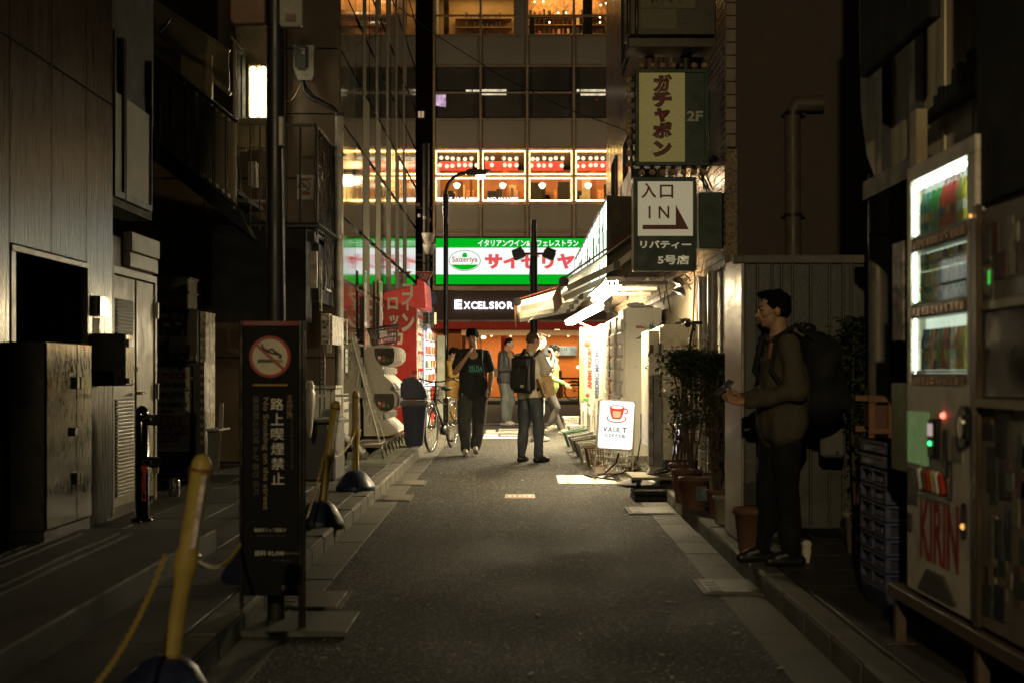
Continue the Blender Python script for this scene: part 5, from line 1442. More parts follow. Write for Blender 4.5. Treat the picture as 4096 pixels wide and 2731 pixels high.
def chain(p0, p1, sag, label):
    p0, p1 = Vector(p0), Vector(p1)
    L = (p1 - p0).length + sag * .8
    n = int(L / .024)
    pts = []
    for i in range(n + 1):
        f = i / n
        p = p0.lerp(p1, f); p.z -= sag * 4 * f * (1 - f); pts.append(p)
    o = None
    root = None
    lm_ = MB().tube([(.017 * math.cos(a) * 1.0, 0, .009 * math.sin(a)) for a in [2 * math.pi * i / 10 for i in range(10)]], .0032, 5, closed=True)
    root = thing("chain", label, "chain", p0)
    first = lm_.build("chain_link", mat("chain_yellow", (.5, .36, .06), .35, var=.1), root, local=True)
    for i in range(n):
        d = (pts[i + 1] - pts[i]).normalized()
        q = d.to_track_quat('X', 'Z')
        e = (q.to_matrix() @ Matrix.Rotation(R(90 if i % 2 else 0) + .5, 3, 'X')).to_euler()
        m_ = (pts[i] + pts[i + 1]) / 2 - p0
        if i == 0:
            first.location = m_; first.rotation_euler = e
        else:
            c = bpy.data.objects.new("chain_link", first.data); COL.objects.link(c); c.parent = root
            c.location = m_; c.rotation_euler = e
    return root
chain(at(380, 1275, 5.15), at(205, 1590, 4.3), .05, "yellow chain running from the nearest post down out of the picture")
chain(at(425, 1262, 5.2), at(590, 1150, 8.2), .19, "yellow chain looping from the nearest post to behind the sign")
chain(at(704, 1190, 10.3), at(744, 1046, 10.85), .02, "yellow chain hanging along the leaning post beside the sign")
chain(at(745, 1040, 10.85), at(815, 992, 13.75), .10, "yellow chain linking the leaning post to the upright post")
t = thing("barrier_arm", "thin grey metal arm fixed between the chained post and the chest", "bar", at(780, 905, 13.8))
MB().box(ux(728, 14), ux(817, 13.8), 13.86, 13.88, vz(911, 13.8), vz(905, 13.8)).prism([(ux(798, 13.8), vz(911, 13.8)), (ux(817, 13.8), vz(911, 13.8)), (ux(817, 13.8), vz(925, 13.8))], (0, 13.86, 0), (1, 0, 0), (0, 0, 1), (0, .02, 0)).build("bar", galv, t)
# ================================================================ RIGHT: tiled building above the shops
XR = 1.93
tb = thing("tiled_building", "narrow tiled building on the right whose wall glows orange from the neon", "building", (XR + 2, 22, .3))
grout = mat("tile_grout", (.10, .075, .055), .8)
tilem = mat("wall_tile", (.27, .19, .13), .2, var=.1, rvar=.06, scale=2, fine=14, fvar=.3, spec=.6)
MB().box(XR + .03, XR + 6, 13.25, 30.8, 2.35, 14).build("core_wall", grout, tb)
openings = [(15.0, 15.5, 3.9, 5.3), (16.2, 17.3, 4.0, 5.4), (24.0, 25.6, 4.35, 5.5), (24.5, 26.0, 6.9, 8.3), (27.6, 28.8, 4.2, 5.6)]
rng = random.Random(3)
near = []; farm = MB()
ph = .075; pl = .24
cnt = 0
tiles = []
z = 2.4; row = 0
while z < 9.4:
    y = 13.22
    while y < 30.8:
        e = min(y + pl, 30.8)
        ok = True
        for (a, b, c_, d) in openings:
            if e > a and y < b and z + ph > c_ and z < d: ok = False
        if ok: tiles.append((y, e, z))
        y += pl
    z += ph; row += 1
tiles.sort(key=lambda q: (q[0] - 13) + abs(q[2] - 3.5) * .8)
base_tile = None
for i, (y, e, z) in enumerate(tiles):
    d = rng.uniform(0, .0015)
    if i < 290:
        if base_tile is None:
            base_tile = MB().box(0, .03, 0, pl - .01, 0, ph - .010).build("wall_tile", tilem, tb, local=True, bevel=.002)
            base_tile.location = Vector((XR - d, y, z)) - BASE[tb.name]
        else:
            piece(base_tile, tb, (XR - d, y, z))
    else:
        farm.box(XR - d, XR + .03, y, e - .01, z, z + ph - .010)
o = farm.build("wall_tile", tilem, tb, fixn=False); o['kind'] = 'stuff'
# quoin tiles on the near corner, facing camera
zq = 3.5
while zq < 6.9:
    MB().box(XR + .005, XR + .10, 13.19, 13.25, zq, zq + .115).build("corner_tile", mat("corner_tile", (.26, .2, .14), .4), tb, bevel=.004)
    zq += .122
MB().box(XR + .005, XR + .11, 13.19, 13.25, .3, 3.48).build("corner_stone", mat("pebble_dash", (.30, .23, .14), .7, fine=60, fvar=.6, bump=.6), tb)
for (a, b, c_, d) in openings:
    MB().box(XR + .02, XR + .028, a, b, c_, d).build("window_pane", mirrorw if a > 23 else mat("stair_window", (.10, .12, .10), .2), tb)
    MB().box(XR - .03, XR + .03, a - .04, a, c_ - .04, d + .04).box(XR - .03, XR + .03, b, b + .04, c_ - .04, d + .04).box(XR - .03, XR + .03, a, b, d, d + .04).box(XR - .05, XR + .03, a, b, c_ - .04, c_).build("window_frame", dark, tb)
MB().box(XR - .06, XR - .03, 17.4, 17.44, 3.0, 9).box(XR - .06, XR - .03, 16.0, 16.04, 3.0, 9).build("corner_trim", mat("rail_tan", (.3, .25, .17), .5), tb)
MB().cyl((XR - .08, 18.3, 3), (XR - .08, 18.3, 9), .05, n=12).build("downpipe", mat("pipe_brown", (.12, .06, .04), .5), tb)
# ground floor wall behind the shops
gw_ = mat("shop_wall", (.26, .22, .15), .75, var=.3, scale=1.2, dirt=(.1, .08, .05), dscale=2)
MB().box(XR + .02, XR + 3, 15.95, 30.8, .2, 2.36).build("ground_wall", gw_, tb)
MB().box(XR, XR + .02, 15.3, 15.94, .3, 2.38).build("pebble_panel", mat("pebble_dash_light", (.5, .38, .22), .7, fine=70, fvar=.8, bump=.9, bscale=60), tb)
MB().box(XR + .02, XR + .06, 13.26, 15.3, .3, 2.38).build("ground_panel", mat("shop_wall2", (.38, .34, .26), .7, var=.2), tb)
MB().box(XR - .02, XR + .03, 15.1, 15.28, .3, 2.38).build("red_trim", mat("trim_maroon", (.12, .04, .03), .5), tb)
for y in (13.7, 14.4):
    MB().cyl((XR - .05, y, .3), (XR - .05, y, 2.38), .05, n=12).build("white_pipe", pg, tb)
t = thing("shop_notice", "torn red and white notice on the wall above the bushes", "notice", (XR, 14.0, 1.6))
MB().box(XR + .01, XR + .018, 13.85, 14.25, 1.55, 2.3).build("sheet", paper, t)
MB().box(XR + .006, XR + .01, 13.88, 14.2, 1.98, 2.26).build("red_block", mat("notice_red", (.5, .08, .03), .6), t)
text("lettering", "公開", paper, t, (XR + .005, 14.04, 2.12), .14, .2, ex=(0, -1, 0), vert=True, bold=.03)
MB().tube([(XR - .08, 14.9, 3.2), (XR - .07, 14.9, 2.4), (XR - .09, 14.92, 1.9), (XR - .07, 14.9, 1.5)], .012).build("wall_cable", mat("cable_tan", (.4, .3, .15), .5), tb)

# ---------------- lit sign board along the shops
SX = 1.24
t = thing("lightbox_sign", "long backlit white and green fascia lightbox running down the right shops", "sign", (1.5, 19.5, 2.7))
MB().box(SX + .02, XR - .01, 19.5, 30.4, 2.72, 3.83).build("box_body", mat("box_brown", (.09, .07, .05), .7, var=.3, dirt=(.2, .15, .08), dscale=4), t)
lbx = glow("lightbox_glow", (.92, 1.0, .88), 2.6, .25, 1.2)
for i in range(12):
    y0 = 19.52 + i * .905
    MB().box(SX, SX + .019, y0, y0 + .88, 2.76, 3.80).build("lit_panel", lbx, t)
    MB().box(SX - .012, SX + .02, y0 + .88, y0 + .903, 2.74, 3.82).build("divider", dark, t)
MB().box(SX - .015, SX + .04, 19.48, 30.4, 3.80, 3.84).box(SX - .015, SX + .04, 19.48, 30.4, 2.72, 2.76).box(SX - .015, SX + .04, 19.46, 19.52, 2.76, 3.80).build("frame", dark, t)
gcol = mat("fascia_green", (.02, .22, .05), .5, emit=(.02, .45, .08), es=.5)
for i, (ch, h_) in enumerate(zip("リバティー 5号店 アニメ", [1] * 20)):
    if ch == " ": continue
    text("lettering", ch, gcol if i < 6 else mat("fascia_black", (.02, .02, .02), .5), t, (SX - .003, 20.0 + i * .74, 3.2 + (.15 if i % 3 else -.05)), .5, .5, ex=(0, -1, 0), bold=.04)
# ---------------- awnings
awn = mat("awning_cloth", (.78, .70, .50), .75, var=.15, scale=2, stretch=(1, 6, 1), dirt=(.3, .22, .12), dscale=3)
awb = mat("awning_beam", (.33, .31, .25), .5, metal=.3)
valm = mat("valance_wood", (.32, .16, .06), .7, var=.4, scale=9, stretch=(1, 1, 6))
def awning(label, y0, y1, xt, zt_, xw, zw, beams):
    t = thing("awning", label, "awning", ((xt + xw) / 2, y0, zt_))
    n = 6
    for i in range(n):
        a, b = y0 + (y1 - y0) * i / n, y0 + (y1 - y0) * (i + 1) / n
        sag = .05
        mb = MB()
        for s0, s1 in ((0, .35), (.35, .7), (.7, 1)):
            def q(f, dz): return (xt + (xw - xt) * f, zt_ + (zw - zt_) * f - sag * 4 * f * (1 - f) * .6 + dz)
            p0, p1 = q(s0, 0), q(s1, 0)
            mb.hexa([(p0[0], a, p0[1]), (p1[0], a, p1[1]), (p1[0], b, p1[1]), (p0[0], b, p0[1]), (p0[0], a, p0[1] + .012), (p1[0], a, p1[1] + .012), (p1[0], b, p1[1] + .012), (p0[0], b, p0[1] + .012)])
        mb.build("cloth_panel", awn, t)
    MB().cyl((xt, y0 - .02, zt_), (xt, y1, zt_), .045, n=12).build("roller", awb, t)
    MB().cyl((xt, y0 - .06, zt_ + .005), (xt, y0 - .02, zt_ + .005), .07, n=12).build("roller_cap", black, t)
    MB().hexa([(xt - .03, y0, zt_ - .30), (xt - .015, y0, zt_ - .30), (xt - .015, y1, zt_ - .27), (xt - .03, y1, zt_ - .27), (xt - .06, y0, zt_ - .02), (xt - .045, y0, zt_ - .02), (xt - .045, y1, zt_ - .02), (xt - .06, y1, zt_ - .02)]).build("valance", valm, t)
    for (yy, dz) in beams:
        a = Vector((xt + .05, yy, zt_ - .08 + dz)); m_ = Vector((xt + (xw - xt) * .55, yy, zt_ + (zw - zt_) * .38 - .12 + dz)); b = Vector((xw, yy, zw - .25 + dz))
        for p, q_ in ((a, m_), (m_, b)):
            d = (q_ - p)
            ang = math.atan2(d.z, d.x)
            MB().bx((p + q_) / 2, (d.length, .045, .085), Matrix.Rotation(-ang, 3, 'Y')).build("arm", awb, t)
        MB().bx(m_, (.09, .07, .11)).build("elbow_joint", dark, t)
    MB().tube([(xt, y0 - .02, zt_ + .05), (xt + (xw - xt) * .5, y0 - .02, zt_ + (zw - zt_) * .5 + .03), (xw, y0 - .02, zw + .05)], .012, 6).build("red_edge", mat("edge_red", (.25, .05, .03), .6), t)
    return t
awning("nearer cream awning folding out below the lightbox, its brown valance end showing", 19.0, 22.6, .62, 2.62, 1.92, 3.55, [(19.1, 0), (20.6, -.06)])
awning("farther wide cream awning reaching over the middle of the lane", 23.6, 29.6, .0, 2.58, 1.92, 3.22, [(23.7, -.02), (25.6, 0), (27.6, 0), (29.4, 0)])
t = thing("awning_rod", "thin white rod slanting down in front of the green sign", "rod", at(1212, 740, 23))
MB().cyl(at(1212, 741, 23), at(1330, 610, 22.7), .008, n=6).build("rod", white_paint, t)

# ---------------- fluorescent fittings hung under the awnings
tube_hot = glow("shop_tube_glow", (1.0, .81, .48), 300)
tube_far = glow("far_tube_glow", (1.0, .82, .50), 430)
def tubes(label, p0, p1, n, grp, tm):
    t = thing("tube_fixture", label, "light fixture", p0, grp)
    p0, p1 = Vector(p0), Vector(p1)
    d = (p1 - p0).normalized(); s_ = Vector((1, 0, 0))
    mb = MB().prism([(-.11, .05), (.11, .05), (.08, .09), (-.08, .09)], p0 - d * .1, (1, 0, 0), (0, 0, 1), (p1 - p0) + d * .2)
    mb.build("housing", galv, t)
    for k in (-1, 0, 1):
        for j in range(n):
            a = p0.lerp(p1, (j + .04) / n); b = p0.lerp(p1, (j + .96) / n)
            o = MB().cyl(a + s_ * (.055 * k), b + s_ * (.055 * k), .019, n=10).build("tube", tm, t)
            for e in (a, b):
                MB().bx(e + s_ * (.055 * k) + Vector((0, 0, .03)), (.03, .03, .05)).build("socket", galv, t)
    return t
tubes("three lane fluorescent fitting above the near white cabinets", (1.03, 15.0, 2.318), (.93, 16.5, 2.248), 2, "bare tube fittings over the shopfront", tube_hot)
tubes("long fluorescent fitting above the figure banner and far cabinets", (1.32, 21.5, 2.43), (.99, 27.0, 2.34), 4, "bare tube fittings over the shopfront", tube_far)
# rails carrying them
t = thing("light_frame", "white horizontal carrier rails from the wall to the tube fittings", "frame", (1.4, 15.5, 2.3))
for (v, yy, u0, u1) in ((650, 14.9, 1420, 1535), (663, 15.7, 1420, 1510), (675, 16.4, 1415, 1495)):
    MB().box(ux(u0, yy), ux(u1, yy), yy, yy + .04, vz(v, yy) - .02, vz(v, yy) + .02).build("rail", mat("rail_enamel", (.35, .33, .27), .5), t, bevel=.004)
for a_, b_, y_ in (((1452, 670), (1490, 640), 17.2), ((1395, 705), (1420, 725), 21), ((1330, 742), (1372, 758), 24)):
    MB().cyl(at(*a_, y_), at(*b_, y_), .02, n=6).build("brace", awb, t)
for pts in ([(1512, 650), (1518, 690), (1524, 700), (1528, 670)], [(1525, 620), (1530, 660), (1540, 720)], [(1440, 625), (1432, 655), (1445, 668), (1440, 690)]):
    MB().tube([at(u, v, 18.0) for u, v in pts], .008, 5).build("cable", black, t)
# small gooseneck lamps
for i, (u, v) in enumerate(((1563, 666), (1560, 645))):
    t = thing("wall_lamp", ("lower" if i == 0 else "upper") + " small white shaded wall lamp beside the entrance sign", "lamp", at(u, v, 14.5))
    c = at(u, v, 14.5)
    MB().lathe([(.07, -.04), (.06, .0), (.03, .03), (.012, .035), (.01, .035)], c, 16, Matrix.Rotation(R(28), 3, 'Y')).build("shade", white_paint, t)
    MB().tube([c + Vector((0, 0, .03)), c + Vector((.06, 0, .07)), c + Vector((.12, .05, .0))], .008, 6).build("arm", white_paint, t)
    MB().sph(c + Vector((-.005, 0, -.02)), .025, 8, 6).build("bulb", glow("wall_bulb_glow", (1, .75, .42), 260), t)

# ---------------- row of white capsule cabinets along the right wall
FXR = 1.39
cabw = mat("cabinet_white", (.66, .63, .54), .38, var=.05, scale=2, dirt=(.42, .36, .25), dscale=1.5, damt=.2)
cabb = mat("cabinet_beige", (.52, .49, .40), .45, var=.08, scale=2, dirt=(.25, .17, .09), dscale=5, damt=.6)
def white_cabinet(label, y0, y1, h, m, ledge=0, front=FXR, deep=XR - .03):
    z = zr(y0) + ledge
    t = thing("figure_cabinet", label, "vending cabinet", ((front + deep) / 2, y0, z), "tall figure vending cabinets along the shops")
    MB().box(front + .03, deep, y0, y1, z, z + h).build("cabinet", m, t, bevel=.012, seg=2)
    o = MB().box(front, front + .027, y0 + .01, y1 - .01, z + .04, z + h - .02).build("front_door", m, t, bevel=.008)
    k = int((h - .5) / .17)
    for j in range(k):
        zz = z + .42 + j * .17
        for i in range(3):
            yy = y0 + .06 + i * (y1 - y0 - .1) / 3
            MB().box(front - .022, front - .001, yy, yy + (y1 - y0 - .16) / 3, zz, zz + .13).build("capsule_slot", random.choice([white_paint, cabw, paper, mat("slot_print", (.55, .5, .42), .4, var=.4, scale=14)]), o, bevel=.004)
    for zz in (.3, h - .3):
        MB().cyl((front + .03, y0 - .012, z + zz), (front + .03, y0 - .012, z + zz + .1), .012, n=8).build("hinge", galv, t)
    MB().box(front + .06, deep - .05, y0 + .05, y1 - .05, z - .18 if ledge else z - .02, z).build("feet", dark, t)
    return t
# beige near cabinet standing on concrete
cb = white_cabinet("beige rust streaked cabinet behind the bushes, nearest of the cabinets", 15.0, 15.9, 1.42, cabb, .33, 1.50, 1.92)
MB().box(1.385, 1.50, 15.05, 15.85, .62, 1.86).build("side_locker", cabb, cb, bevel=.01)
for z in (1.62, 1.05):
    MB().box(1.40, 1.44, 15.02, 15.05, z, z + .09).build("hasp", dark, cb)
    MB().box(1.495, 1.525, 14.985, 15.0, z - .02, z + .1).build("hasp", dark, cb)
MB().prism([(0, 0), (.05, -.02), (.09, .03), (.10, .10), (.05, .13), (-.01, .10)], (1.60, 14.996, 1.46), (1, 0, 0), (0, 0, 1), (0, -.002, 0)).build("sticker", mat("sticker_white", (.5, .48, .4), .6, var=.3, scale=60), cb)
MB().prism([(0, 0), (.03, -.01), (.06, .03), (.06, .07), (.02, .08)], (1.615, 14.992, 1.475), (1, 0, 0), (0, 0, 1), (0, -.002, 0)).build("sticker", mat("sticker_pink", (.5, .2, .18), .6), cb)
t = thing("concrete_step", "worn concrete step under the beige cabinet", "step", (1.7, 15, .15))
MB().box(1.44, 1.95, 14.3, 16.0, .1, .40).box(1.56, 1.95, 13.5, 14.29, .1, .29).build("step_block", concrete, t, bevel=.02, seg=2)
w2 = white_cabinet("tall glossy white cabinet with painted birds on its side", 18.7, 19.5, 2.06, cabw)
# painted birds on its near side
ys_ = 18.696
pr = lambda pts, m_, nm: MB().prism([(ux(u, ys_), vz(v, ys_)) for u, v in pts], (0, ys_, 0), (1, 0, 0), (0, 0, 1), (0, -.002, 0)).build(nm, m_, w2)
pr([(1459, 751), (1463, 748), (1474, 748), (1482, 752), (1484, 756), (1476, 754), (1463, 755)], mat("bird_red", (.35, .08, .05), .5), "painted_bird")
pr([(1477, 740), (1486, 750), (1494, 752), (1486, 757)], mat("bird_sage", (.4, .42, .3), .5), "painted_bird")
pr([(1494, 740), (1496, 749), (1500, 737), (1501, 749), (1508, 752), (1496, 757), (1490, 753)], mat("bird_blue", (.03, .10, .18), .5), "painted_bird")
pr([(1508, 750), (1516, 744), (1521, 738), (1526, 736), (1521, 742), (1517, 748), (1510, 753)], black, "painted_bird")
pr([(1459, 778), (1468, 774), (1474, 768), (1475, 774), (1468, 778), (1462, 779)], black, "painted_bird")
white_cabinet("white cabinet second in the row, just past the tall one with birds", 20.1, 21.0, 2.0, cabw)
white_cabinet("white cabinet with a striped red edge, third in the row past the birds", 21.5, 22.4, 1.98, cabw)
white_cabinet("white cabinet behind the upright figure banner", 23.2, 24.4, 1.95, cabw, 0, 1.32)
white_cabinet("white cabinet beyond the figure banner, next to last in the row", 24.8, 26.2, 1.9, cabw, 0, 1.28)
white_cabinet("last white cabinet at the far end of the right row", 26.6, 28.2, 1.85, cabw, 0, 1.25)
t = thing("packet_column", "narrow column of red and brown packets hung between two white cabinets", "display", (1.38, 21.2, .8))
for k in range(11):
    MB().box(1.36, 1.40, 21.15, 21.35, .75 + k * .12, .85 + k * .12).build("packet", random.choice(capcols + [pack]), t)
# things lying on the cabinets
t = thing("wrapped_bundle", "white wrapped bundle lying on the tall bird cabinet", "bundle", (1.55, 18.9, 2.29))
MB().sph((1.58, 18.95, 2.31), (.12, .1, .04)).sph((1.72, 18.95, 2.29), (.10, .1, .02)).cyl((1.5, 18.9, 2.28), (1.52, 18.9, 2.34), .012).build("wrap", white_paint, t)
t = thing("white_figurine", "white upright pointed figurine on the second white cabinet", "figurine", (ux(1397, 20.3), 20.3, 2.2))
MB().lathe([(.05, 0), (.07, .06), (.05, .12), (.07, .18), (.035, .28), (.03, .36), (.012, .44), (0, .48)], (ux(1397, 20.0), 20.05, vz(716, 20)), 14).build("body", mat("figurine_white", (.6, .58, .48), .4, var=.4, scale=20), t)
t = thing("dark_clutter", "dark clamp and cable clutter on top of the beige cabinet", "clutter", (1.75, 15.2, 1.92))
for i in range(9):
    MB().tube([(1.68 + random.uniform(0, .16), 15.1, 1.93), (1.68 + random.uniform(0, .16), 15.15, 1.98), (1.7 + random.uniform(0, .16), 15.1, 1.95)], .012, 5).build("clamp", black, t)

# banner: ANIME FIGURE VENDING MACHINE
BY = 22.9
t = thing("figure_banner", "tall upright white and green banner reading ANIME FIGURE VENDING MACHINE", "banner", (ux(1355, BY), BY, .9))
b0, b1 = ux(1331, BY), ux(1384, BY)
MB().box(b0, b1, BY, BY + .03, vz(922, BY), vz(752, BY)).build("banner_board", mat("banner_cream", (.45, .43, .35), .5, var=.05), t, bevel=.004)
MB().box(b0 + .01, ux(1343, BY), BY - .004, BY - .0005, vz(918, BY), vz(790, BY)).build("olive_strip", mat("banner_olive", (.42, .44, .16), .5), t)
text("lettering", "ANIME FIGURE", mat("banner_red", (.55, .05, .025), .5), t, (ux(1354.5, BY), BY - .006, vz(843, BY)), .66, .072, ex=(0, 0, 1), ey=(-1, 0, 0), bold=.035)
text("lettering", "VENDING MACHINE", mat("banner_navy", (.05, .08, .22), .5), t, (ux(1371, BY), BY - .006, vz(855, BY)), .83, .068, ex=(0, 0, 1), ey=(-1, 0, 0), bold=.03)
MB().sph((ux(1350, BY), BY - .004, vz(906, BY)), (.034, .008, .034)).build("ball_mark", mat("banner_red", (.55, .05, .025), .5), t)
star = [((.10 if i % 2 else .055) * math.cos(i * math.pi / 7), (.10 if i % 2 else .055) * math.sin(i * math.pi / 7)) for i in range(14)]
MB().prism(star, (ux(1352, BY), BY - .004, vz(787, BY)), (1, 0, 0), (0, 0, 1), (0, .003, 0)).build("starburst", mat("burst_yellow", (.6, .42, .12), .5), t)
MB().sph((ux(1349, BY), BY - .006, vz(789, BY)), (.05, .006, .055)).build("red_shape", mat("banner_red", (.55, .05, .025), .5), t)
MB().sph((ux(1355, BY), BY - .004, vz(768, BY)), (.085, .006, .06)).build("white_circle", white_paint, t)
MB().prism([(.08 * math.cos(R(a)), .055 * math.sin(R(a))) for a in range(195, 346, 15)], (ux(1355, BY), BY - .013, vz(768, BY)), (1, 0, 0), (0, 0, 1), (0, .002, 0)).build("green_segment", mat("green_print", (.03, .3, .04), .5), t)
MB().box(ux(1340, BY), ux(1352, BY), BY - .004, BY - .0005, vz(920, BY), vz(914, BY)).build("green_block", mat("green_print", (.03, .3, .04), .5), t)
for u in (1334, 1344, 1356, 1368):
    MB().box(ux(u, BY), ux(u + 4, BY), BY + .0, BY + .03, zr(BY), vz(923, BY)).build("support_slat", cream, t)

# VAULT COFFEE sign
VY = 16.6
vt = thing("coffee_sign", "lit white standing coffee sign with a red cup on thin legs", "sign", (ux(1400, VY), VY, zr(VY)))
vt.rotation_euler = (0, R(3.2), 0)
vc = Vector((ux(1408, VY), VY, vz(974, VY))); bb_ = Vector(vt.location)
vl = vc - bb_
vw, vh = .43, .585
MB().rrect(vl + Vector((0, -.02, 0)), (1, 0, 0), (0, 0, 1), vw, vh, .035, (0, .10, 0)).build("case", mat("sign_case_grey", (.28, .26, .22), .4, metal=.5), vt, local=True)
vface = glow("coffee_face_glow", (1.0, .98, .93), 1.35)
MB().rrect(vl + Vector((0, -.025, 0)), (1, 0, 0), (0, 0, 1), vw - .03, vh - .03, .03, (0, .004, 0)).build("face", vface, vt, local=True)
cr = glow("cup_red_glow", (.78, .10, .035), 1.0)
def loc_text(s_, m_, x, z, w, h, **k):
    o = text("lettering", s_, m_, vt, bb_ + vl + Vector((x, -.027, z)), w, h, **k); return o
def ring(a, b, w, c, m_, nm, a0=0, a1=360, d=-.0265):
    n = 30; P0 = []; P1 = []
    for i in range(n + 1):
        an = R(a0 + (a1 - a0) * i / n)
        P0.append(vl + Vector((c[0] + a * math.cos(an), d, c[1] + b * math.sin(an)))); P1.append(vl + Vector((c[0] + (a - w) * math.cos(an), d, c[1] + (b - w) * math.sin(an))))
    MB().add(P0 + P1, [(i, i + 1, n + 2 + i, n + 1 + i) for i in range(n)]).build(nm, m_, vt, local=True)
ring(.115, .052, .014, (.0, .075), cr, "saucer", 150, 390)
cupp = [(-.085, .20), (.085, .20), (.075, .13), (.055, .08), (.04, .065), (-.04, .065), (-.055, .08), (-.075, .13)]
MB().prism(cupp, vl + Vector((0, -.027, 0)), (1, 0, 0), (0, 0, 1), (0, .001, 0)).build("cup", cr, vt, local=True)
MB().prism([(.085 * math.cos(2 * math.pi * i / 24), .205 + .026 * math.sin(2 * math.pi * i / 24)) for i in range(24)], vl + Vector((0, -.029, 0)), (1, 0, 0), (0, 0, 1), (0, .001, 0)).build("cup_rim", cr, vt, local=True)
MB().prism([(.068 * math.cos(2 * math.pi * i / 24), .205 + .017 * math.sin(2 * math.pi * i / 24)) for i in range(24)], vl + Vector((0, -.031, 0)), (1, 0, 0), (0, 0, 1), (0, .001, 0)).build("cup_inside", vface, vt, local=True)
MB().prism([(-.05, .16), (.05, .16), (.045, .11), (.03, .085), (-.03, .085), (-.045, .11)], vl + Vector((0, -.0285, 0)), (1, 0, 0), (0, 0, 1), (0, .001, 0)).build("cup_shine", glow("cup_shine_glow", (.95, .55, .3), 1.1), vt, local=True)
ring(.034, .034, .015, (.098, .165), cr, "cup_handle", -110, 130)
blk = mat("vault_letter", (.03, .035, .03), .5); gre = glow("faded_letter_glow", (.42, .44, .42), 1.0)
for ch, x, m_ in (("V", -.125, blk), ("A", -.068, mat("vault_letter_mid", (.12, .14, .11), .5)), ("U", -.008, gre), ("L", .045, gre), ("T", .10, blk)):
    loc_text(ch, m_, x, -.055, .052, .058, bold=.03)
for i, (ch, m_) in enumerate(zip("COFFEE", (blk, blk, gre, gre, gre, blk))):
    loc_text(ch, m_, -.105 + i * .040, -.125, .033, .037, bold=.03)
MB().bx(vl + Vector((.03, -.0265, -.26)), (.004, .001, .015)).bx(vl + Vector((.065, -.0265, -.26)), (.022, .001, .004), Matrix.Rotation(R(45), 3, 'Y')).build("tape_scrap", black, vt, local=True)
for sx in (-1, 1):
    MB().cyl(vl + Vector((sx * vw / 2, .03, .1)), vl + Vector((sx * (vw / 2 + .006) , -.03, -.62)), .009, n=8).build("leg", galv, vt, local=True)
MB().bx(Vector(vl) + Vector((-vw / 2 - .01, -.05, -.60)), (.07, .06, .035)).build("foot_block", mat("foot_grey", (.12, .11, .1), .6), vt, local=True)
t = thing("power_cable", "black power cable snaking on the ground around the coffee sign", "cable", (1.1, 16.8, .19))
zc_ = zr(16.8) + .012
MB().tube([at(1421, 1040, 16.7), at(1415, 1062, 16.8), (1.02, 16.7, zc_ + .03), (.86, 16.6, zc_), (.80, 16.9, zc_), (1.0, 16.4, zc_), (1.12, 16.2, zc_), (1.18, 16.5, zc_), (1.05, 16.8, zc_), (1.0, 16.5, zc_), (1.25, 17.0, zc_ + .02), (1.48, 17.6, zc_ + .1), (1.55, 17.8, .6), (1.56, 17.9, .9)], .010, 6).build("cable", rubber, t)

# cardboard and baskets
t = thing("cardboard_sheet", "flattened cardboard under the row of plastic baskets", "cardboard", (1.15, 19.5, .21))
for (x0, x1, y0, y1) in ((.95, 1.40, 17.2, 18.6), (.98, 1.36, 18.7, 20.6), (1.02, 1.34, 20.7, 22.6)):
    MB().gbox(x0, x1, y0, y1, .004, .014).build("cardboard_piece", cardboard, t, bevel=.002)
BG = "plastic baskets lined up on the right edge of the lane"
def Bk(label, u, v, Yb, w, h, m, lean=0, rot=0, fill=None, d=.32):
    return basket("plastic_basket", label, (ux(u, Yb), Yb, zr(Yb) + .016), w, d, h, m, rotz=rot, tiltz=lean, fill=fill, group=BG)
Bk("white basket of colourful packets, farthest down the lane", 1311, 975, 27.5, .29, .25, wgb, 0, 4, pack)
Bk("dark grey shallow basket just in front of the far white one", 1327, 992, 25.0, .32, .20, mgb, 0, 3)
Bk("green basket tipping toward the lane", 1326, 1022, 22.6, .34, .24, ggb, -10, 6, pack)
Bk("light grey basket leaning against the green basket", 1340, 1030, 21.4, .34, .25, lgb, -12, 5, pack)
Bk("mid grey basket pressed behind the white leaning basket", 1351, 1045, 20.3, .34, .25, mgb, -10, 5, pack)
Bk("off white basket left of the coffee sign leg", 1361, 1060, 19.2, .34, .26, wgb, -6, 4, pack)
Bk("brown basket half hidden behind the coffee sign leg", 1376, 1066, 18.4, .32, .25, brb, -4, 3, pack)
Bk("large pale grey basket under the coffee sign, nearest the camera", 1417, 1076, 17.5, .36, .27, lgb, 3, -3, pack, .3)
mb = MB()
rg_ = random.Random(5)
for i in range(60):
    x = rg_.uniform(1.35, 1.75); y = rg_.uniform(16.9, 18.5)
    mb.bx((x, y, zr(y) + .02 + rg_.uniform(0, .06)), (rg_.uniform(.03, .2), rg_.uniform(.02, .05), .012), Matrix.Rotation(rg_.uniform(0, 3), 3, 'Z') @ Matrix.Rotation(rg_.uniform(-.4, .4), 3, 'X'))
tag(mb.build("debris", mat("debris_brown", (.16, .1, .06), .8, var=.5)), "loose wood scraps and rubbish under the cabinets", "rubbish", kind='stuff')

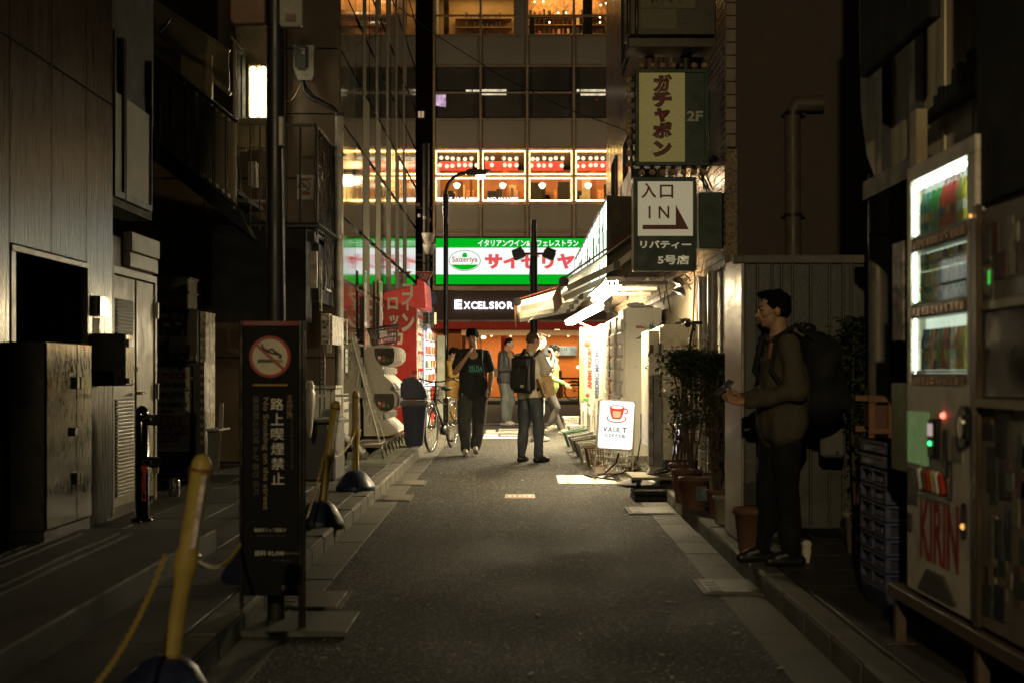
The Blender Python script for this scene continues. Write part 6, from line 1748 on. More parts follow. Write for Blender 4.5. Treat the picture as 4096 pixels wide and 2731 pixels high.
# ramp mat, black blocks, display column on a wheeled base
t = thing("ramp_mat", "ribbed metal kerb ramp tilted beside the wheeled stand", "ramp", (1.3, 15.3, .17))
M = Matrix.Translation((1.36, 15.35, zr(15.3) + .075)) @ Matrix.Rotation(R(-14), 4, 'Y') @ Matrix.Rotation(R(18), 4, 'Z')
MB().box(-.16, .2, -.55, .55, -.004, .004, M).build("plate", galv, t)
mb = MB()
for i in range(26): mb.box(-.15, .19, -.53 + i * .042, -.515 + i * .042, .005, .011, M)
o = mb.build("rib", galv, t); o['kind'] = 'stuff'
CYc = 14.3
t = thing("block_stack", "black hollow plastic blocks under the wheeled stand", "block", (1.27, 13.9, zr(14)))
for k, (x0, x1, z0, z1) in enumerate(((1.14, 1.46, .155, .21), (1.14, 1.47, .215, .27))):
    MB().box(x0, x1, 13.85, 14.35, z0, z1).build("block", rubber, t, bevel=.01)
for k in range(6):
    MB().box(1.16 + k * .05, 1.185 + k * .05, 13.84, 13.85, .22, .26).build("cavity", black_matte, t)
t = thing("display_column", "tall narrow steel display column on a wheeled wooden base", "display column", (1.40, CYc, .30))
MB().box(1.13, 1.72, 14.0, 14.75, .355, .385).build("board", mat("board_worn", (.28, .25, .19), .7), t, bevel=.006)
for (x, y) in ((1.2, 14.08), (1.66, 14.08), (1.2, 14.65), (1.66, 14.65)):
    MB().cyl((x - .02, y, .31), (x + .02, y, .31), .035, n=14).box(x - .03, x + .03, y - .03, y + .03, .33, .354).build("castor", rubber, t)
MB().box(ux(1491, CYc), ux(1500, CYc), CYc, CYc + .14, .47, vz(862, CYc)).build("side_strip", mat("strip_mess", (.22, .2, .15), .5, var=.5, scale=9, fine=22, fvar=.5), t)
MB().box(ux(1500.5, CYc), ux(1520, CYc), CYc - .004, CYc + .14, .42, vz(860, CYc)).build("column", mat("column_grey", (.16, .15, .12), .4, metal=.4), t, bevel=.006)
MB().prism([(ux(1486, CYc), .39), (ux(1524, CYc), .39), (ux(1521, CYc), .47), (ux(1497, CYc), .47)], (0, CYc - .02, 0), (1, 0, 0), (0, 0, 1), (0, .2, 0)).build("foot_cover", mat("cover_grey", (.4, .37, .3), .4), t, bevel=.01)
MB().box(ux(1490, CYc), ux(1522, CYc), CYc - .01, CYc + .15, vz(860, CYc), vz(858, CYc)).build("cap", mat("cover_grey", (.4, .37, .3), .4), t)
for k in range(3):
    MB().tube([(1.44 + .16 * math.cos(a) + .08, 14.1 + .06 * math.sin(a), .40 + .03 * (1 + math.sin(a * 1.3 + k))) for a in [2 * math.pi * i / 16 for i in range(16)]], .008, 5, closed=True).build("coiled_cable", dark if k else galv, t)
# leaning lit slim sign
LYs = 13.9
t = thing("slim_sign", "slim black framed sign leaning back with a lit white and red face", "sign", at(1560, 1075, LYs))
a0, a1 = at(1545, 1060, LYs), at(1592, 745, LYs)
fr = MB()
for off in (0, .055):
    fr.cyl(a0 + Vector((off, off * 2, 0)), a1 + Vector((off * .6, off * 2, 0)), .012, n=6)
fr.box(a0.x - .03, a0.x + .12, LYs - .03, LYs + .22, a0.z - .06, a0.z - .03)
for f in (.05, .3, .55, .62, .98):
    p = a0.lerp(a1, f); fr.cyl(p, p + Vector((.05, .11, 0)), .008, n=5)
fr.build("frame", black, t)
def strip_(f0, f1, w, m_, nm, off=-.012):
    p, q_ = a0.lerp(a1, f0), a0.lerp(a1, f1)
    MB().hexa([p + Vector((off - w, 0, 0)), p + Vector((off, .03, 0)), p + Vector((off, .05, 0)), p + Vector((off - w, .02, 0)), q_ + Vector((off - w, 0, 0)), q_ + Vector((off, .03, 0)), q_ + Vector((off, .05, 0)), q_ + Vector((off - w, .02, 0))]).build(nm, m_, t)
strip_(.05, .36, .038, glow("slim_face_glow", (.95, .9, 1.0), 1.3), "lit_face", .028)
strip_(.20, .30, .018, glow("slim_red_glow", (.8, .15, .08), 1.0), "red_mark", .02)
strip_(.37, .62, .05, mat("dim_face", (.4, .33, .22), .3), "upper_face", .03)
strip_(.68, .95, .05, mat("dim_face", (.4, .33, .22), .3), "upper_face", .03)
MB().box(a1.x - .03, a1.x + .09, LYs - .03, LYs + .1, a1.z, a1.z + .03).sph(a1 + Vector((-.06, -.05, .0)), .035, 8, 6).build("clip_lamp", black, t)

# ---------------- projecting signs
SYn = 13.3
def sign_box(t, u0, u1, v0, v1, depth=.16, frame=None, Y=SYn):
    x0, x1, z0, z1 = ux(u0, Y), ux(u1, Y), vz(v1, Y), vz(v0, Y)
    MB().box(x0, x1, Y, Y + depth, z0, z1).build("sign_case", frame, t, bevel=.008)
    f = .035
    MB().box(x0, x1, Y - .015, Y, z0, z0 + f).box(x0, x1, Y - .015, Y, z1 - f, z1).box(x0, x0 + f, Y - .015, Y, z0 + f, z1 - f).box(x1 - f, x1, Y - .015, Y, z0 + f, z1 - f).build("frame", frame, t, bevel=.003)
    return x0, x1, z0, z1
dgreen = mat("sign_dark_green", (.012, .045, .022), .45)
screm = mat("sign_cream", (.8, .76, .56), .55, var=.04, scale=1.5, fvar=.05, emit=(1, .9, .6), es=.22)  # faint emission added to brighten the cream face
smar = mat("sign_maroon", (.22, .02, .018), .5)
swh = mat("sign_offwhite", (.8, .77, .6), .55, emit=(1, .9, .6), es=.2)  # off-white lettering lifted by a little added emission too
F = SYn - .004
t = thing("entrance_sign", "projecting green and cream sign with red IN arrow", "sign", (ux(1527, SYn), SYn, vz(622, SYn)))
sign_box(t, 1455, 1600, 407, 622, .16, dgreen)
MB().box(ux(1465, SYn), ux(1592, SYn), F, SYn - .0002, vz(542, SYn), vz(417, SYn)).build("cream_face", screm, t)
MB().box(ux(1453.5, SYn), ux(1457, SYn), SYn - .01, SYn + .15, vz(620, SYn), vz(409, SYn)).build("edge_strip", mat("edge_tan", (.45, .38, .28), .4, metal=.3), t)
text("lettering", "入", smar, t, at(1490, 438, F), .14, .145, bold=.02); text("lettering", "口", smar, t, at(1531, 440, F), .125, .125, bold=.02)
text("lettering", "I", smar, t, at(1492, 488, F), .018, .115, bold=.0); text("lettering", "N", smar, t, at(1525, 488, F), .10, .115, bold=.01)
MB().prism([(ux(1476, SYn), vz(527, SYn)), (ux(1582, SYn), vz(527, SYn)), (ux(1552, SYn), vz(471, SYn)), (ux(1552, SYn), vz(517, SYn)), (ux(1476, SYn), vz(517, SYn))], (0, F - .003, 0), (1, 0, 0), (0, 0, 1), (0, .003, 0)).build("arrow", smar, t)
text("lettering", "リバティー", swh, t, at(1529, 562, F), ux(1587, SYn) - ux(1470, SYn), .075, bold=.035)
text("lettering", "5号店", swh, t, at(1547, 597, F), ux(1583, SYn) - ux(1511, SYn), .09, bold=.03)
t = thing("sign_housing", "plain dark green box between the entrance sign and the tiled corner", "sign box", (ux(1628, 13.5), 13.5, vz(573, 13.5)))
MB().box(ux(1600, 13.47) + .01, ux(1655, 13.47), 13.35, 13.6, vz(573, 13.5), vz(446, 13.5)).build("box", dgreen, t, bevel=.006)
t = thing("capsule_toy_sign", "projecting yellow sign with vertical maroon katakana ringed by bulbs", "sign", (ux(1540, SYn), SYn, vz(380, SYn)))
x0, x1, z0, z1 = sign_box(t, 1459, 1627, 159, 381, .2, dgreen)
MB().box(ux(1467, SYn), ux(1573, SYn), F, SYn - .0002, vz(374, SYn), vz(165, SYn)).build("yellow_face", mat("sign_yellow", (.66, .6, .24), .55, var=.05, emit=(.8, .7, .25), es=.07), t)  # slight glow put into the yellow to brighten the face
outl = mat("letter_outline", (.04, .02, .015), .5)
for i, ch in enumerate("ガチャポン"):
    v = (192, 229, 265, 300, 342)[i]; w_, h_ = ((44, 40), (42, 36), (36, 32), (44, 38), (42, 36))[i]
    if ch == "ャ": w_, h_ = 36, 32
    text("lettering", ch, outl, t, at(1521, v, F), w_ * SYn / K * 1.06, h_ * SYn / K * 1.06, bold=.085, depth=.002)
    text("lettering", ch, smar, t, at(1521, v, F - .002), w_ * SYn / K * .98, h_ * SYn / K * .98, bold=.05, depth=.003)
text("lettering", "2F", mat("sign_2f", (.6, .57, .45), .5), t, at(1596, 267, F), .15, .095, bold=.03)
bulbm = mat("bulb_glass", (.42, .30, .16), .15, coat=.6)
def bulb(p, d):
    p = Vector(p); d = Vector(d)
    o = MB().cyl(p, p + d * .03, .022, n=10).build("bulb_socket", black, t)
    MB().sph(p + d * .05, .032, 12, 8).build("bulb", bulbm, o)
for i in range(7):
    bulb((x0 + .07 + i * .098, SYn + .08, z1), (0, 0, 1)); bulb((x0 + .07 + i * .098, SYn + .08, z0), (0, 0, -1))
for i in range(9):
    bulb((x0, SYn + .08, z1 - .08 - i * .099), (-1, 0, 0))
t = thing("upper_sign_housing", "plain black box behind the bulb ringed sign at the tiled corner", "sign box", (ux(1645, 13.5), 13.5, vz(360, 13.5)))
MB().box(ux(1627, 13.5) + .012, ux(1662, 13.5), 13.52, 13.7, vz(375, 13.5), vz(208, 13.5)).build("box", black, t, bevel=.006)
t = thing("stairs_sign", "dim framed sign reading B1 above the bulb ringed sign", "sign", (ux(1545, 13), 13, vz(110, 13)))
Y3 = 13.0
MB().box(ux(1440, Y3), ux(1645, Y3), Y3 + .02, Y3 + .4, vz(80, Y3), vz(-90, Y3)).build("case", mat("case_bronze", (.07, .06, .04), .4, metal=.4), t, bevel=.01)
MB().box(ux(1443, Y3), ux(1645, Y3), Y3 - .02, Y3 + .4, vz(110, Y3), vz(88, Y3)).build("ledge", mat("case_bronze", (.07, .06, .04), .4, metal=.4), t, bevel=.006)
for u in (1444, 1462):
    MB().cyl((ux(u, Y3), Y3 - .02, vz(84, Y3)), (ux(u, Y3), Y3 - .02, vz(-90, Y3)), .016, n=8).build("chrome_tube", mat("bronze_tube", (.35, .25, .12), .2, metal=1), t)
fdim = mat("face_dim", (.20, .175, .10), .6)
MB().box(ux(1472, Y3), ux(1598, Y3), Y3 + .012, Y3 + .0195, vz(18, Y3), vz(-80, Y3)).build("upper_face", fdim, t)
MB().box(ux(1472, Y3), ux(1554, Y3), Y3 + .012, Y3 + .0195, vz(66, Y3), vz(20, Y3)).build("lower_face", fdim, t)
text("lettering", "階段", black, t, at(1536, -10, Y3 + .012), .32, .14, bold=.03)
text("lettering", "B1", mat("b1_letter", (.10, .09, .06), .5), t, at(1577, 43, Y3 + .012), .11, .09, bold=.02)
for u in (1492, 1575):
    MB().cyl(at(u, 120, 13.4), at(u, 165, 13.4), .05 if u < 1500 else .06, n=10).build("post", dark if u > 1500 else mat("pipe_brown", (.12, .06, .04), .5), t)
# bracket junk hanging right of the signs
t = thing("cable_tangle", "tangle of black cables hanging between the two projecting signs", "cable", at(1630, 400, 13.4))
for k in range(7):
    rr = random.Random(k)
    MB().tube([at(1622 + rr.uniform(-10, 30), 335 + rr.uniform(0, 30), 13.45), at(1612 + rr.uniform(0, 30), 372, 13.42), at(1604 + rr.uniform(0, 20), 400 + rr.uniform(-10, 10), 13.42), at(1614 + rr.uniform(0, 25), 440 + rr.uniform(-5, 5), 13.44)], .008, 5).build("cable", black, t)
t = thing("dark_lantern_box", "dark unlit box sign on the tiled wall past the bulb sign", "sign box", at(1430, 400, 22))
MB().box(1.62, 1.92, 20.2, 22.4, 3.9, 4.35).build("box", black, t, bevel=.02)

# ---------------- textured panel wall, corrugated wall, pipe
pb = thing("panel_block", "beige textured panel wall rising behind the metal fence", "building", (2.4, 13.4, .3))
txm = mat("textured_panel", (.052, .044, .029), .8, var=.12, bump=.9, bscale=35, scale=1)
MB().box(XR + .12, 8, 13.48, 14, .3, 14).build("core_wall", jointm, pb)
xs = [XR + .12, ux(1760, 13.4), ux(1890, 13.4), ux(2020, 13.4)]
zz_ = [.3, vz(353, 13.4), 5.6, 7.7, 9.8]
for i in range(2):
    for j in range(4):
        MB().box(xs[i] + .006, xs[i + 1] - .006, 13.40, 13.47, zz_[j] + .006, zz_[j + 1] - .006).build("wall_panel", txm, pb, bevel=.004)
for i in range(22):
    x = ux(1891, 13.4) + i * .036
    MB().box(x, x + .02, 13.36, 13.47, .3, 9.8).build("corrugation", mat("dark_corrugated", (.045, .042, .035), .5), pb)
t = thing("white_downpipe", "chipped white downpipe on the beige textured wall", "pipe", at(1822, 590, 13.2))
wpz = mat("pipe_chipped", (.13, .10, .07), .5, dirt=(.08, .05, .03), dscale=9)
MB().tube([at(1822, 600, 13.15), at(1820, 262, 13.15), at(1828, 240, 13.15), at(1890, 238, 13.15)], .075, 16).build("pipe", wpz, t)
for v in (262, 495):
    MB().cyl(at(1821, v - 4, 13.15), at(1821, v + 4, 13.15), .088, n=16).box(ux(1795, 13.15), ux(1850, 13.15), 13.15, 13.17, vz(v + 3, 13.15), vz(v - 3, 13.15)).build("bracket", dark, t)
# ---------------- metal fence
FYn = 9.7
t = thing("metal_fence", "tall grey vertical board metal fence with a bright steel corner post", "fence", (2.0, FYn, zs(FYn)))
fm_ = mat("fence_board", (.085, .085, .074), .45, metal=.2, var=.1, bump=.15, bscale=60)
zf0, zf1 = zs(FYn) + .12, vz(606, FYn)
us = [1702, 1709, 1740, 1773, 1795, 1820, 1862, 1905, 1937, 1955, 1990, 2040]
for a, b in zip(us[:-1], us[1:]):
    MB().box(ux(a, FYn) + .003, ux(b, FYn) - .006, FYn + (.012 if (us.index(a) % 2) else 0), FYn + .03, zf0, zf1).build("fence_board", fm_, t, bevel=.004)
    MB().cyl((ux(b, FYn), FYn - .002, zf0), (ux(b, FYn), FYn - .002, zf1), .010, n=8).build("seam_rib", fm_, t)
MB().box(ux(1684, FYn), ux(2045, FYn), FYn - .02, FYn + .06, zf1 + .002, vz(586, FYn)).build("top_rail", mat("rail_weathered", (.12, .115, .095), .6, dirt=(.25, .22, .17), dscale=7), t, bevel=.006)
cpm = mat("corner_steel", (.3, .27, .23), .38, metal=1.0, var=.15, scale=3, stretch=(1, 1, 3), rvar=.1)
MB().box(1.545, ux(1702, FYn), FYn - .01, 10.45, zs(FYn) + .02, vz(604, FYn)).build("corner_post", cpm, t, bevel=.004)
MB().box(1.54, ux(1704, FYn) + .005, FYn - .03, 10.47, vz(604, FYn), vz(586, FYn)).build("post_cap", mat("cap_steel", (.4, .32, .25), .4, metal=.8), t, bevel=.004)
MB().box(1.54, 1.57, FYn - .015, 10.46, zs(FYn) + .0, zs(FYn) + .1).build("post_foot", mat("foot_flaking", (.3, .29, .25), .7, var=.5, scale=12), t)

# ---------------- plants in pots
potm = mat("terracotta", (.16, .075, .045), .75, var=.25, dirt=(.08, .05, .03), dscale=6)
potp = mat("pot_plastic", (.26, .24, .18), .55)
leafm = mat("leaf_green", (.035, .06, .018), .38, var=.35, scale=9, spec=.6)
leafb = mat("leaf_bright", (.08, .16, .03), .4, var=.3, scale=9)
twig = mat("twig", (.09, .06, .035), .8)
def pot(t, x, y, z, r, h, m, square=False, label_=False):
    MB().lathe([(r * .72, 0), (r * .95, h * .86), (r * 1.06, h * .87), (r * 1.06, h), (r * .93, h), (r * .9, h * .9), (0, h * .88)], (x, y, z), 4 if square else 22, smooth=not square).build("pot", m, t)
    if label_:
        MB().box(x + .0, x + r * .7, y - r * .92, y - r * .9, z + h * .3, z + h * .75).build("label_patch", mat("pot_label", (.12, .17, .19), .6, var=.5, scale=25), t)
def plant(label, x, y, z, r, h, m, top, sx, sy, sz, n, square=False, lab=False, leaf=.03, cat="potted plant", group="potted plants beside the fence post", nstem=7, seed=1):
    rr = random.Random(seed)
    t = thing("potted_plant", label, cat, (x, y, z), group)
    pot(t, x, y, z, r, h, m, square, lab)
    st = MB(); tips = []
    for i in range(nstem):
        a = rr.uniform(0, 6.28)
        b0 = Vector((x + math.cos(a) * r * .35, y + math.sin(a) * r * .35, z + h * .85))
        tp = Vector((x + rr.uniform(-1, 1) * sx * .8, y + rr.uniform(-1, 1) * sy * .8, top - rr.uniform(0, sz)))
        mid = b0.lerp(tp, .5) + Vector((rr.uniform(-.05, .05), rr.uniform(-.05, .05), 0))
        st.tube([b0, mid, tp], .0075, 5)
        tips += [mid, tp]
        for k in range(4):
            q = mid.lerp(tp, rr.uniform(0, 1)); e = q + Vector((rr.uniform(-.16, .16), rr.uniform(-.16, .16), rr.uniform(.0, .16)))
            st.tube([q, e], .0035, 4); tips.append(e)
    st.build("branches", twig, t)
    lf = MB(); lf2 = MB()
    for i in range(n):
        if rr.random() < .72:
            c = Vector((x + rr.gauss(0, .5) * sx, y + rr.gauss(0, .5) * sy, top - abs(rr.gauss(0, .55)) * sz))
        else:
            c = rr.choice(tips) + Vector((rr.gauss(0, .04), rr.gauss(0, .04), rr.gauss(0, .04)))
        M_ = Matrix.Rotation(rr.uniform(0, 6.28), 3, 'Z') @ Matrix.Rotation(rr.uniform(-.9, .5), 3, 'X')
        L_ = leaf * rr.uniform(.6, 1.25); w_ = L_ * .42
        p = [c + M_ @ Vector(q) for q in ((0, 0, 0), (w_, L_ * .6, L_ * .12), (0, L_ * 1.5, -.1 * L_), (-w_, L_ * .6, L_ * .12))]
        (lf if rr.random() < .88 else lf2).add(p, [(0, 1, 2), (0, 2, 3)])
    o = lf.build("foliage", leafm, t, fixn=False); o['kind'] = 'stuff'
    o = lf2.build("foliage", leafb, t, fixn=False); o['kind'] = 'stuff'
    return t
plant("leafy bush with long drooping branches over the display column, left of the pots", 1.56, 12.9, zs(12.9), .12, .27, potm, vz(805, 12.9), .24, .22, .28, 2600, lab=True, nstem=11, seed=3, leaf=.034)
plant("dense dark bush with its crown touching the steel fence post", 1.78, 12.6, zs(12.6), .13, .26, potm, vz(812, 12.6), .20, .22, .35, 2600, nstem=12, seed=5, leaf=.03)
plant("sparse bright leaved plant in front of the slim lit sign", 1.53, 13.35, zs(13.35) + .06, .10, .24, potm, vz(905, 13.3), .12, .1, .35, 260, lab=True, nstem=7, seed=8, leaf=.05)
plant("thin bare stemmed shrub rising from the pale square pot", 1.72, 12.0, zs(12), .11, .30, potp, vz(850, 12), .10, .1, .7, 500, True, nstem=12, seed=9, leaf=.026)
plant("brown pot of bare stems close to the fence post", ux(1648, 11.4), 11.4, zs(11.4), .085, .23, potm, vz(900, 11.4), .06, .06, .5, 220, nstem=9, seed=12, leaf=.024)
for i, (u, Yp, r, h, m_, lb) in enumerate(((1595, 12.1, .13, .27, potm, "wide terracotta pot with a torn blue label, front of the plant group"), (1658, 11.0, .07, .22, potp, "small pale tapered pot touching the fence post foot"), (1570, 12.6, .10, .30, potm, "tall terracotta pot at the kerb end of the plant group"))):
    t = thing("plant_pot", lb, "pot", (ux(u, Yp), Yp, zs(Yp)), "empty pots in the plant group")
    pot(t, ux(u, Yp), Yp, zs(Yp), r, h, m_, label_=(i == 0))
t = thing("plant_pot", "large terracotta pot against the metal fence behind the man with a phone", "pot", (ux(1733, 9.4), 9.4, zs(9.4)))
pot(t, ux(1730, 9.35), 9.35, zs(9.35), .13, .30, potm)
MB().box(ux(1706, 9.45), ux(1742, 9.45), 9.42, 9.44, zs(9.4) + .31, zs(9.4) + .46).build("dark_bag", black, t)
plant("dark climbing shrub against the metal fence right of the man", 2.25, 9.3, zs(9.3), .12, .28, potp, vz(725, 9.3), .14, .12, .75, 1500, nstem=9, seed=21, leaf=.04, group=None)
t = thing("plastic_bag", "crumpled white plastic cup and bag on the pavement behind the man's feet", "litter", (ux(1855, 8.9), 8.9, zs(8.9)))
MB().lathe([(.018, 0), (.026, .05), (.03, .07), (.026, .09), (.034, .12), (.02, .14), (.0, .145)], (ux(1853, 8.9), 8.9, zs(8.9)), 8, smooth=False).build("bag", paper, t)

# ---------------- right foreground: big duct, wall panel, machines, crates
t = thing("round_duct", "thick grey round duct standing right of the fence", "pipe", (ux(2018, 8.9), 8.9, zs(8.9)))
MB().cyl((ux(2017, 8.9), 8.9, zs(8.9)), (ux(2017, 8.9), 8.9, vz(400, 8.9)), .062, n=24).build("duct", mat("duct_grey", (.17, .155, .125), .5, metal=.2), t)
MB().cyl((ux(2017, 8.9), 8.9, vz(545, 8.9)), (ux(2017, 8.9), 8.9, vz(539, 8.9)), .066, n=24).sph((ux(2009, 8.85), 8.83, vz(540, 8.9)), .012, 8, 6).build("clamp", dark, t)
XW = 2.02
t = thing("side_cladding", "cream ribbed side panel with rounded lower corner above the drink machine", "wall panel", (XW, 6.5, 2.4))
poly = [(8.45, 6.0), (8.40, 3.30), (8.36, 2.95), (8.22, 2.66), (8.0, 2.48), (7.75, 2.42), (4.6, 2.30), (4.6, 6.0)]
wpm = mat("canopy_cream", (.75, .66, .46), .55, var=.1, scale=1.5, stretch=(1, 5, .4), fvar=.06, dirt=(.2, .16, .1), dscale=2.5)
MB().prism(poly, (XW, 0, 0), (0, 1, 0), (0, 0, 1), (.06, 0, 0)).build("panel", wpm, t)
for y in (5.1, 5.5, 5.9, 6.3, 6.7):
    MB().box(XW - .008, XW, y, y + .02, 2.45, 5.9).build("panel_rib", wpm, t)
MB().box(XW - .05, XW - .001, 7.68, 7.80, 2.4, 6).box(XW - .05, XW - .001, 7.05, 7.15, 2.4, 6).build("dark_post", black, t)
MB().box(XW - .1, XW - .001, 6.9, 7.9, 2.36, 2.46).build("bottom_rail", black, t)
t = thing("dark_thin_box", "thin black projecting box at the top right", "sign box", (1.85, 6.6, 3.3))
MB().box(1.756, 1.81, 6.07, 7.3, 2.914, 4.6).build("box", black_matte, t, bevel=.01)  # thin black box standing off the cream panel
t = thing("awning_arm_with_shade_board", "black folded awning arm before the cream ribbed panel, with a board for dark shade", "awning", (1.9, 5.8, 2.7))
MB().cyl((1.95, 6.9, 2.61), (1.95, 5.6, 2.64), .028, .05).box(1.72, 1.76, 3.5, 5.33, 2.03, 5.0).build("arm", black_matte, t)  # the arm, plus a black board put where only dark shade lies
for i in range(16):
    y = 5.62 + i * .07; MB().box(1.965, 1.985, y, y + .05, 2.6, 2.68 + (16 - i) * .008 + random.uniform(0, .06)).build("torn_fringe", black_matte, t)

# KIRIN drinks machine
VX = 1.70; ya, yb = 5.28, 6.20
z0m = .475; z1m = 2.29
t = thing("drinks_machine", "white drinks vending machine glowing at the right edge with red KIRIN letters", "vending machine", (2.05, (ya + yb) / 2, z0m))
km = mat("machine_body", (.75, .7, .58), .45, var=.08, dirt=(.2, .15, .09), dscale=4)
D = .045
MB().box(VX + D, VX + .68, ya, yb, z0m, z1m).build("cabinet", km, t, bevel=.01)
def FR(y0, y1, z0, z1, m_, nm, d0=0, d1=D, par=None, bev=.003):
    return MB().box(VX - d1 + D, VX + D - d0, y0, y1, z0, z1).build(nm, m_, par or t, bevel=bev)
wy0, wy1, wz0, wz1 = ya + .10, yb - .05, 1.36, 2.225
FR(ya, yb, z0m, wz0, km, "lower_front"); FR(ya, yb, wz1, z1m, km, "top_front"); FR(ya, wy0, wz0, wz1, km, "side_front"); FR(wy1, yb, wz0, wz1, km, "side_front")
backl = glow("display_back_glow", (.88, 1.0, .80), 1.2, .15, 2)
MB().box(VX + D + .028, VX + D + .034, wy0 - .02, wy1 + .02, wz0, wz1).build("display_back", backl, t)
# hollow out: the display sits in front of the cabinet face
for o_ in [o for o in t.children if o.name.startswith("cabinet")]:
    bpy.data.objects.remove(o_)
MB().box(VX + D + .04, VX + .68, ya, yb, z0m, z1m).box(VX + D, VX + D + .039, ya, yb, z0m, wz0).box(VX + D, VX + D + .039, ya, yb, wz1, z1m).box(VX + D, VX + D + .039, ya, wy0 - .02, wz0, wz1).box(VX + D, VX + D + .039, wy1 + .02, yb, wz0, wz1).build("cabinet", km, t)
canm = [mat("can_" + n_, c_, .35) for n_, c_ in (("teal", (.05, .28, .22)), ("red", (.5, .05, .03)), ("white", (.7, .7, .62)), ("yellow", (.6, .5, .06)), ("olive", (.35, .38, .08)), ("brown", (.18, .10, .05)), ("green", (.04, .32, .06)), ("navy", (.03, .07, .2)), ("orange", (.6, .2, .03)), ("black", (.03, .03, .03)), ("gold", (.45, .33, .12)))]
rowsk = [(1.992, 9, .17, [0, 0, 6, 6, 1, 1, 1, 4, 3]), (1.707, 10, .12, [6, 3, 2, 3, 7, 2, 8, 2, 5, 9]), (1.835, 10, .07, [2, 6, 3, 2, 2, 7, 3, 2, 9, 5]), (1.417, 11, .17, [7, 0, 1, 9, 0, 1, 9, 2, 8, 3, 4])]
for (z, n, hh, cs) in rowsk:
    for i in range(n):
        y = wy1 - .09 - i * (wy1 - wy0 - .13) / n
        r_ = (wy1 - wy0 - .13) / n * .36
        o = MB().lathe([(r_ * .9, 0), (r_, .008), (r_, hh * .72), (r_ * .6, hh * .86), (r_ * .55, hh)] if hh > .12 else [(r_ * .9, 0), (r_, .006), (r_, hh - .008), (r_ * .85, hh)], (VX + D - .004, y, z), 14).build("sample_drink", canm[cs[i]], t)
        MB().lathe([(r_ * 1.03, hh * .25), (r_ * 1.03, hh * .48)], (VX + D - .004, y, z), 14).build("drink_label", canm[(cs[i] + 2 + i) % 11], o)
for z in (1.95, 1.665, 1.375):
    o = MB().box(VX + D - .03, VX + D + .027, wy0, wy1, z + .03, z + .04).build("shelf", white_paint, t)
    MB().box(VX + .005, VX + D + .02, wy0, wy1, z - .03, z + .028).build("button_rail", dark, t)
    for i in range(11):
        y = wy0 + .03 + i * (wy1 - wy0 - .06) / 11
        MB().box(VX - .004, VX + .004, y, y + .045, z - .02, z + .012).build("button", mat("button_bronze", (.3, .17, .08), .3, metal=.7), o)
MB().cyl((VX + D - .01, wy0, 2.205), (VX + D - .01, wy1, 2.205), .01, n=8).build("light_bar", galv, t)
ledw = glow("machine_led_glow", (.95, 1.0, .95), 14)
ltb = glow("machine_tube_glow", (.9, 1.0, .84), 22)
for yy in (wy0 + .008, wy1 - .008):
    MB().cyl((VX + .02, yy, wz0 + .02), (VX + .02, yy, wz1 - .02), .0035, n=8).build("light_tube", ltb, t)
for zz in (wz1 - .02,):
    MB().cyl((VX + .018, wy0 + .02, zz), (VX + .018, wy1 - .02, zz), .005, n=8).build("light_tube", ltb, t)
for i in range(9):
    MB().sph((VX + D - .02, wy0 + .05 + i * (wy1 - wy0 - .1) / 8, 2.2), .014, 8, 6).build("led_lamp", ledw, t)
MB().box(VX + .006, VX + .010, wy0, wy1, wz0 + .01, wz1 - .01).build("window", clear, t)
kr = mat("kirin_red", (.28, .03, .03), .5)
text("lettering", "KIRIN", mat("kirin_red_small", (.4, .04, .03), .5), t, (VX + D + .02, (wy0 + wy1) / 2 - .02, 2.175), .24, .055, ex=(0, -1, 0), bold=.0)
text("lettering", "KIRIN", kr, t, (VX - .0005, ya + .45, .76), .52, .26, ex=(0, -1, 0), bold=.02)
# bottom controls
FR(ya + .30, ya + .72, .90 + .0, 1.06, black, "pickup_opening", .0, D + .002)
MB().box(VX - .006, VX + .0, ya + .28, ya + .74, .885, .90).build("pickup_lip", galv, t)
for i in range(6):
    MB().cyl((VX - .004, ya + .36 + i * .06, .92), (VX - .004, ya + .40 + i * .06, 1.0), .018, n=8).build("bottle", canm[(1, 2, 10, 1, 5, 2)[i]], t)
MB().box(VX - .006, VX, ya + .28, ya + .74, .90, 1.06).build("flap", glass("flap_plastic", (.5, .48, .42), .8, .1, 1.5), t)
MB().box(VX - .008, VX - .0005, yb - .34, yb - .03, 1.02, 1.24).build("advert", mat("advert_green", (.10, .22, .05), .4, var=.8, scale=7, dirt=(.5, .55, .4), dscale=9, damt=.9, emit=(.2, .35, .12), es=.25), t)
MB().box(VX - .03, VX, ya + .42, ya + .52, 1.06, 1.22).build("card_reader", black, t, bevel=.01)
MB().box(VX - .034, VX - .03, ya + .44, ya + .50, 1.15, 1.20).build("reader_screen", glow("reader_glow", (.7, .55, .5), .6), t)
MB().sph((VX - .032, ya + .47, 1.12), .009, 8, 6).build("green_led", glow("green_led_glow", (.05, 1, .2), 5), t)
MB().sph((VX - .006, ya + .38, 1.235), .012, 8, 6).build("red_led", glow("red_led_glow", (1, .12, .08), 5), t)
MB().box(VX - .012, VX, ya + .33, ya + .36, .99, 1.18).build("note_slot", black, t)
MB().rrect((VX, ya + .10, 1.20), (0, 1, 0), (0, 0, 1), .10, .16, .045, (-.02, 0, 0)).build("coin_slot_surround", black, t)
MB().rrect((VX - .02, ya + .10, 1.20), (0, 1, 0), (0, 0, 1), .06, .09, .03, (-.006, 0, 0)).build("coin_slot", chrome, t)
MB().rrect((VX, ya + .13, .84), (0, 1, 0), (0, 0, 1), .07, .14, .033, (-.004, 0, 0)).build("change_cup", black, t)
MB().sph((VX - .004, ya + .13, .82), .012, 8, 6).build("change_lamp", glow("amber_led_glow", (1, .5, .12), 1.2), t)
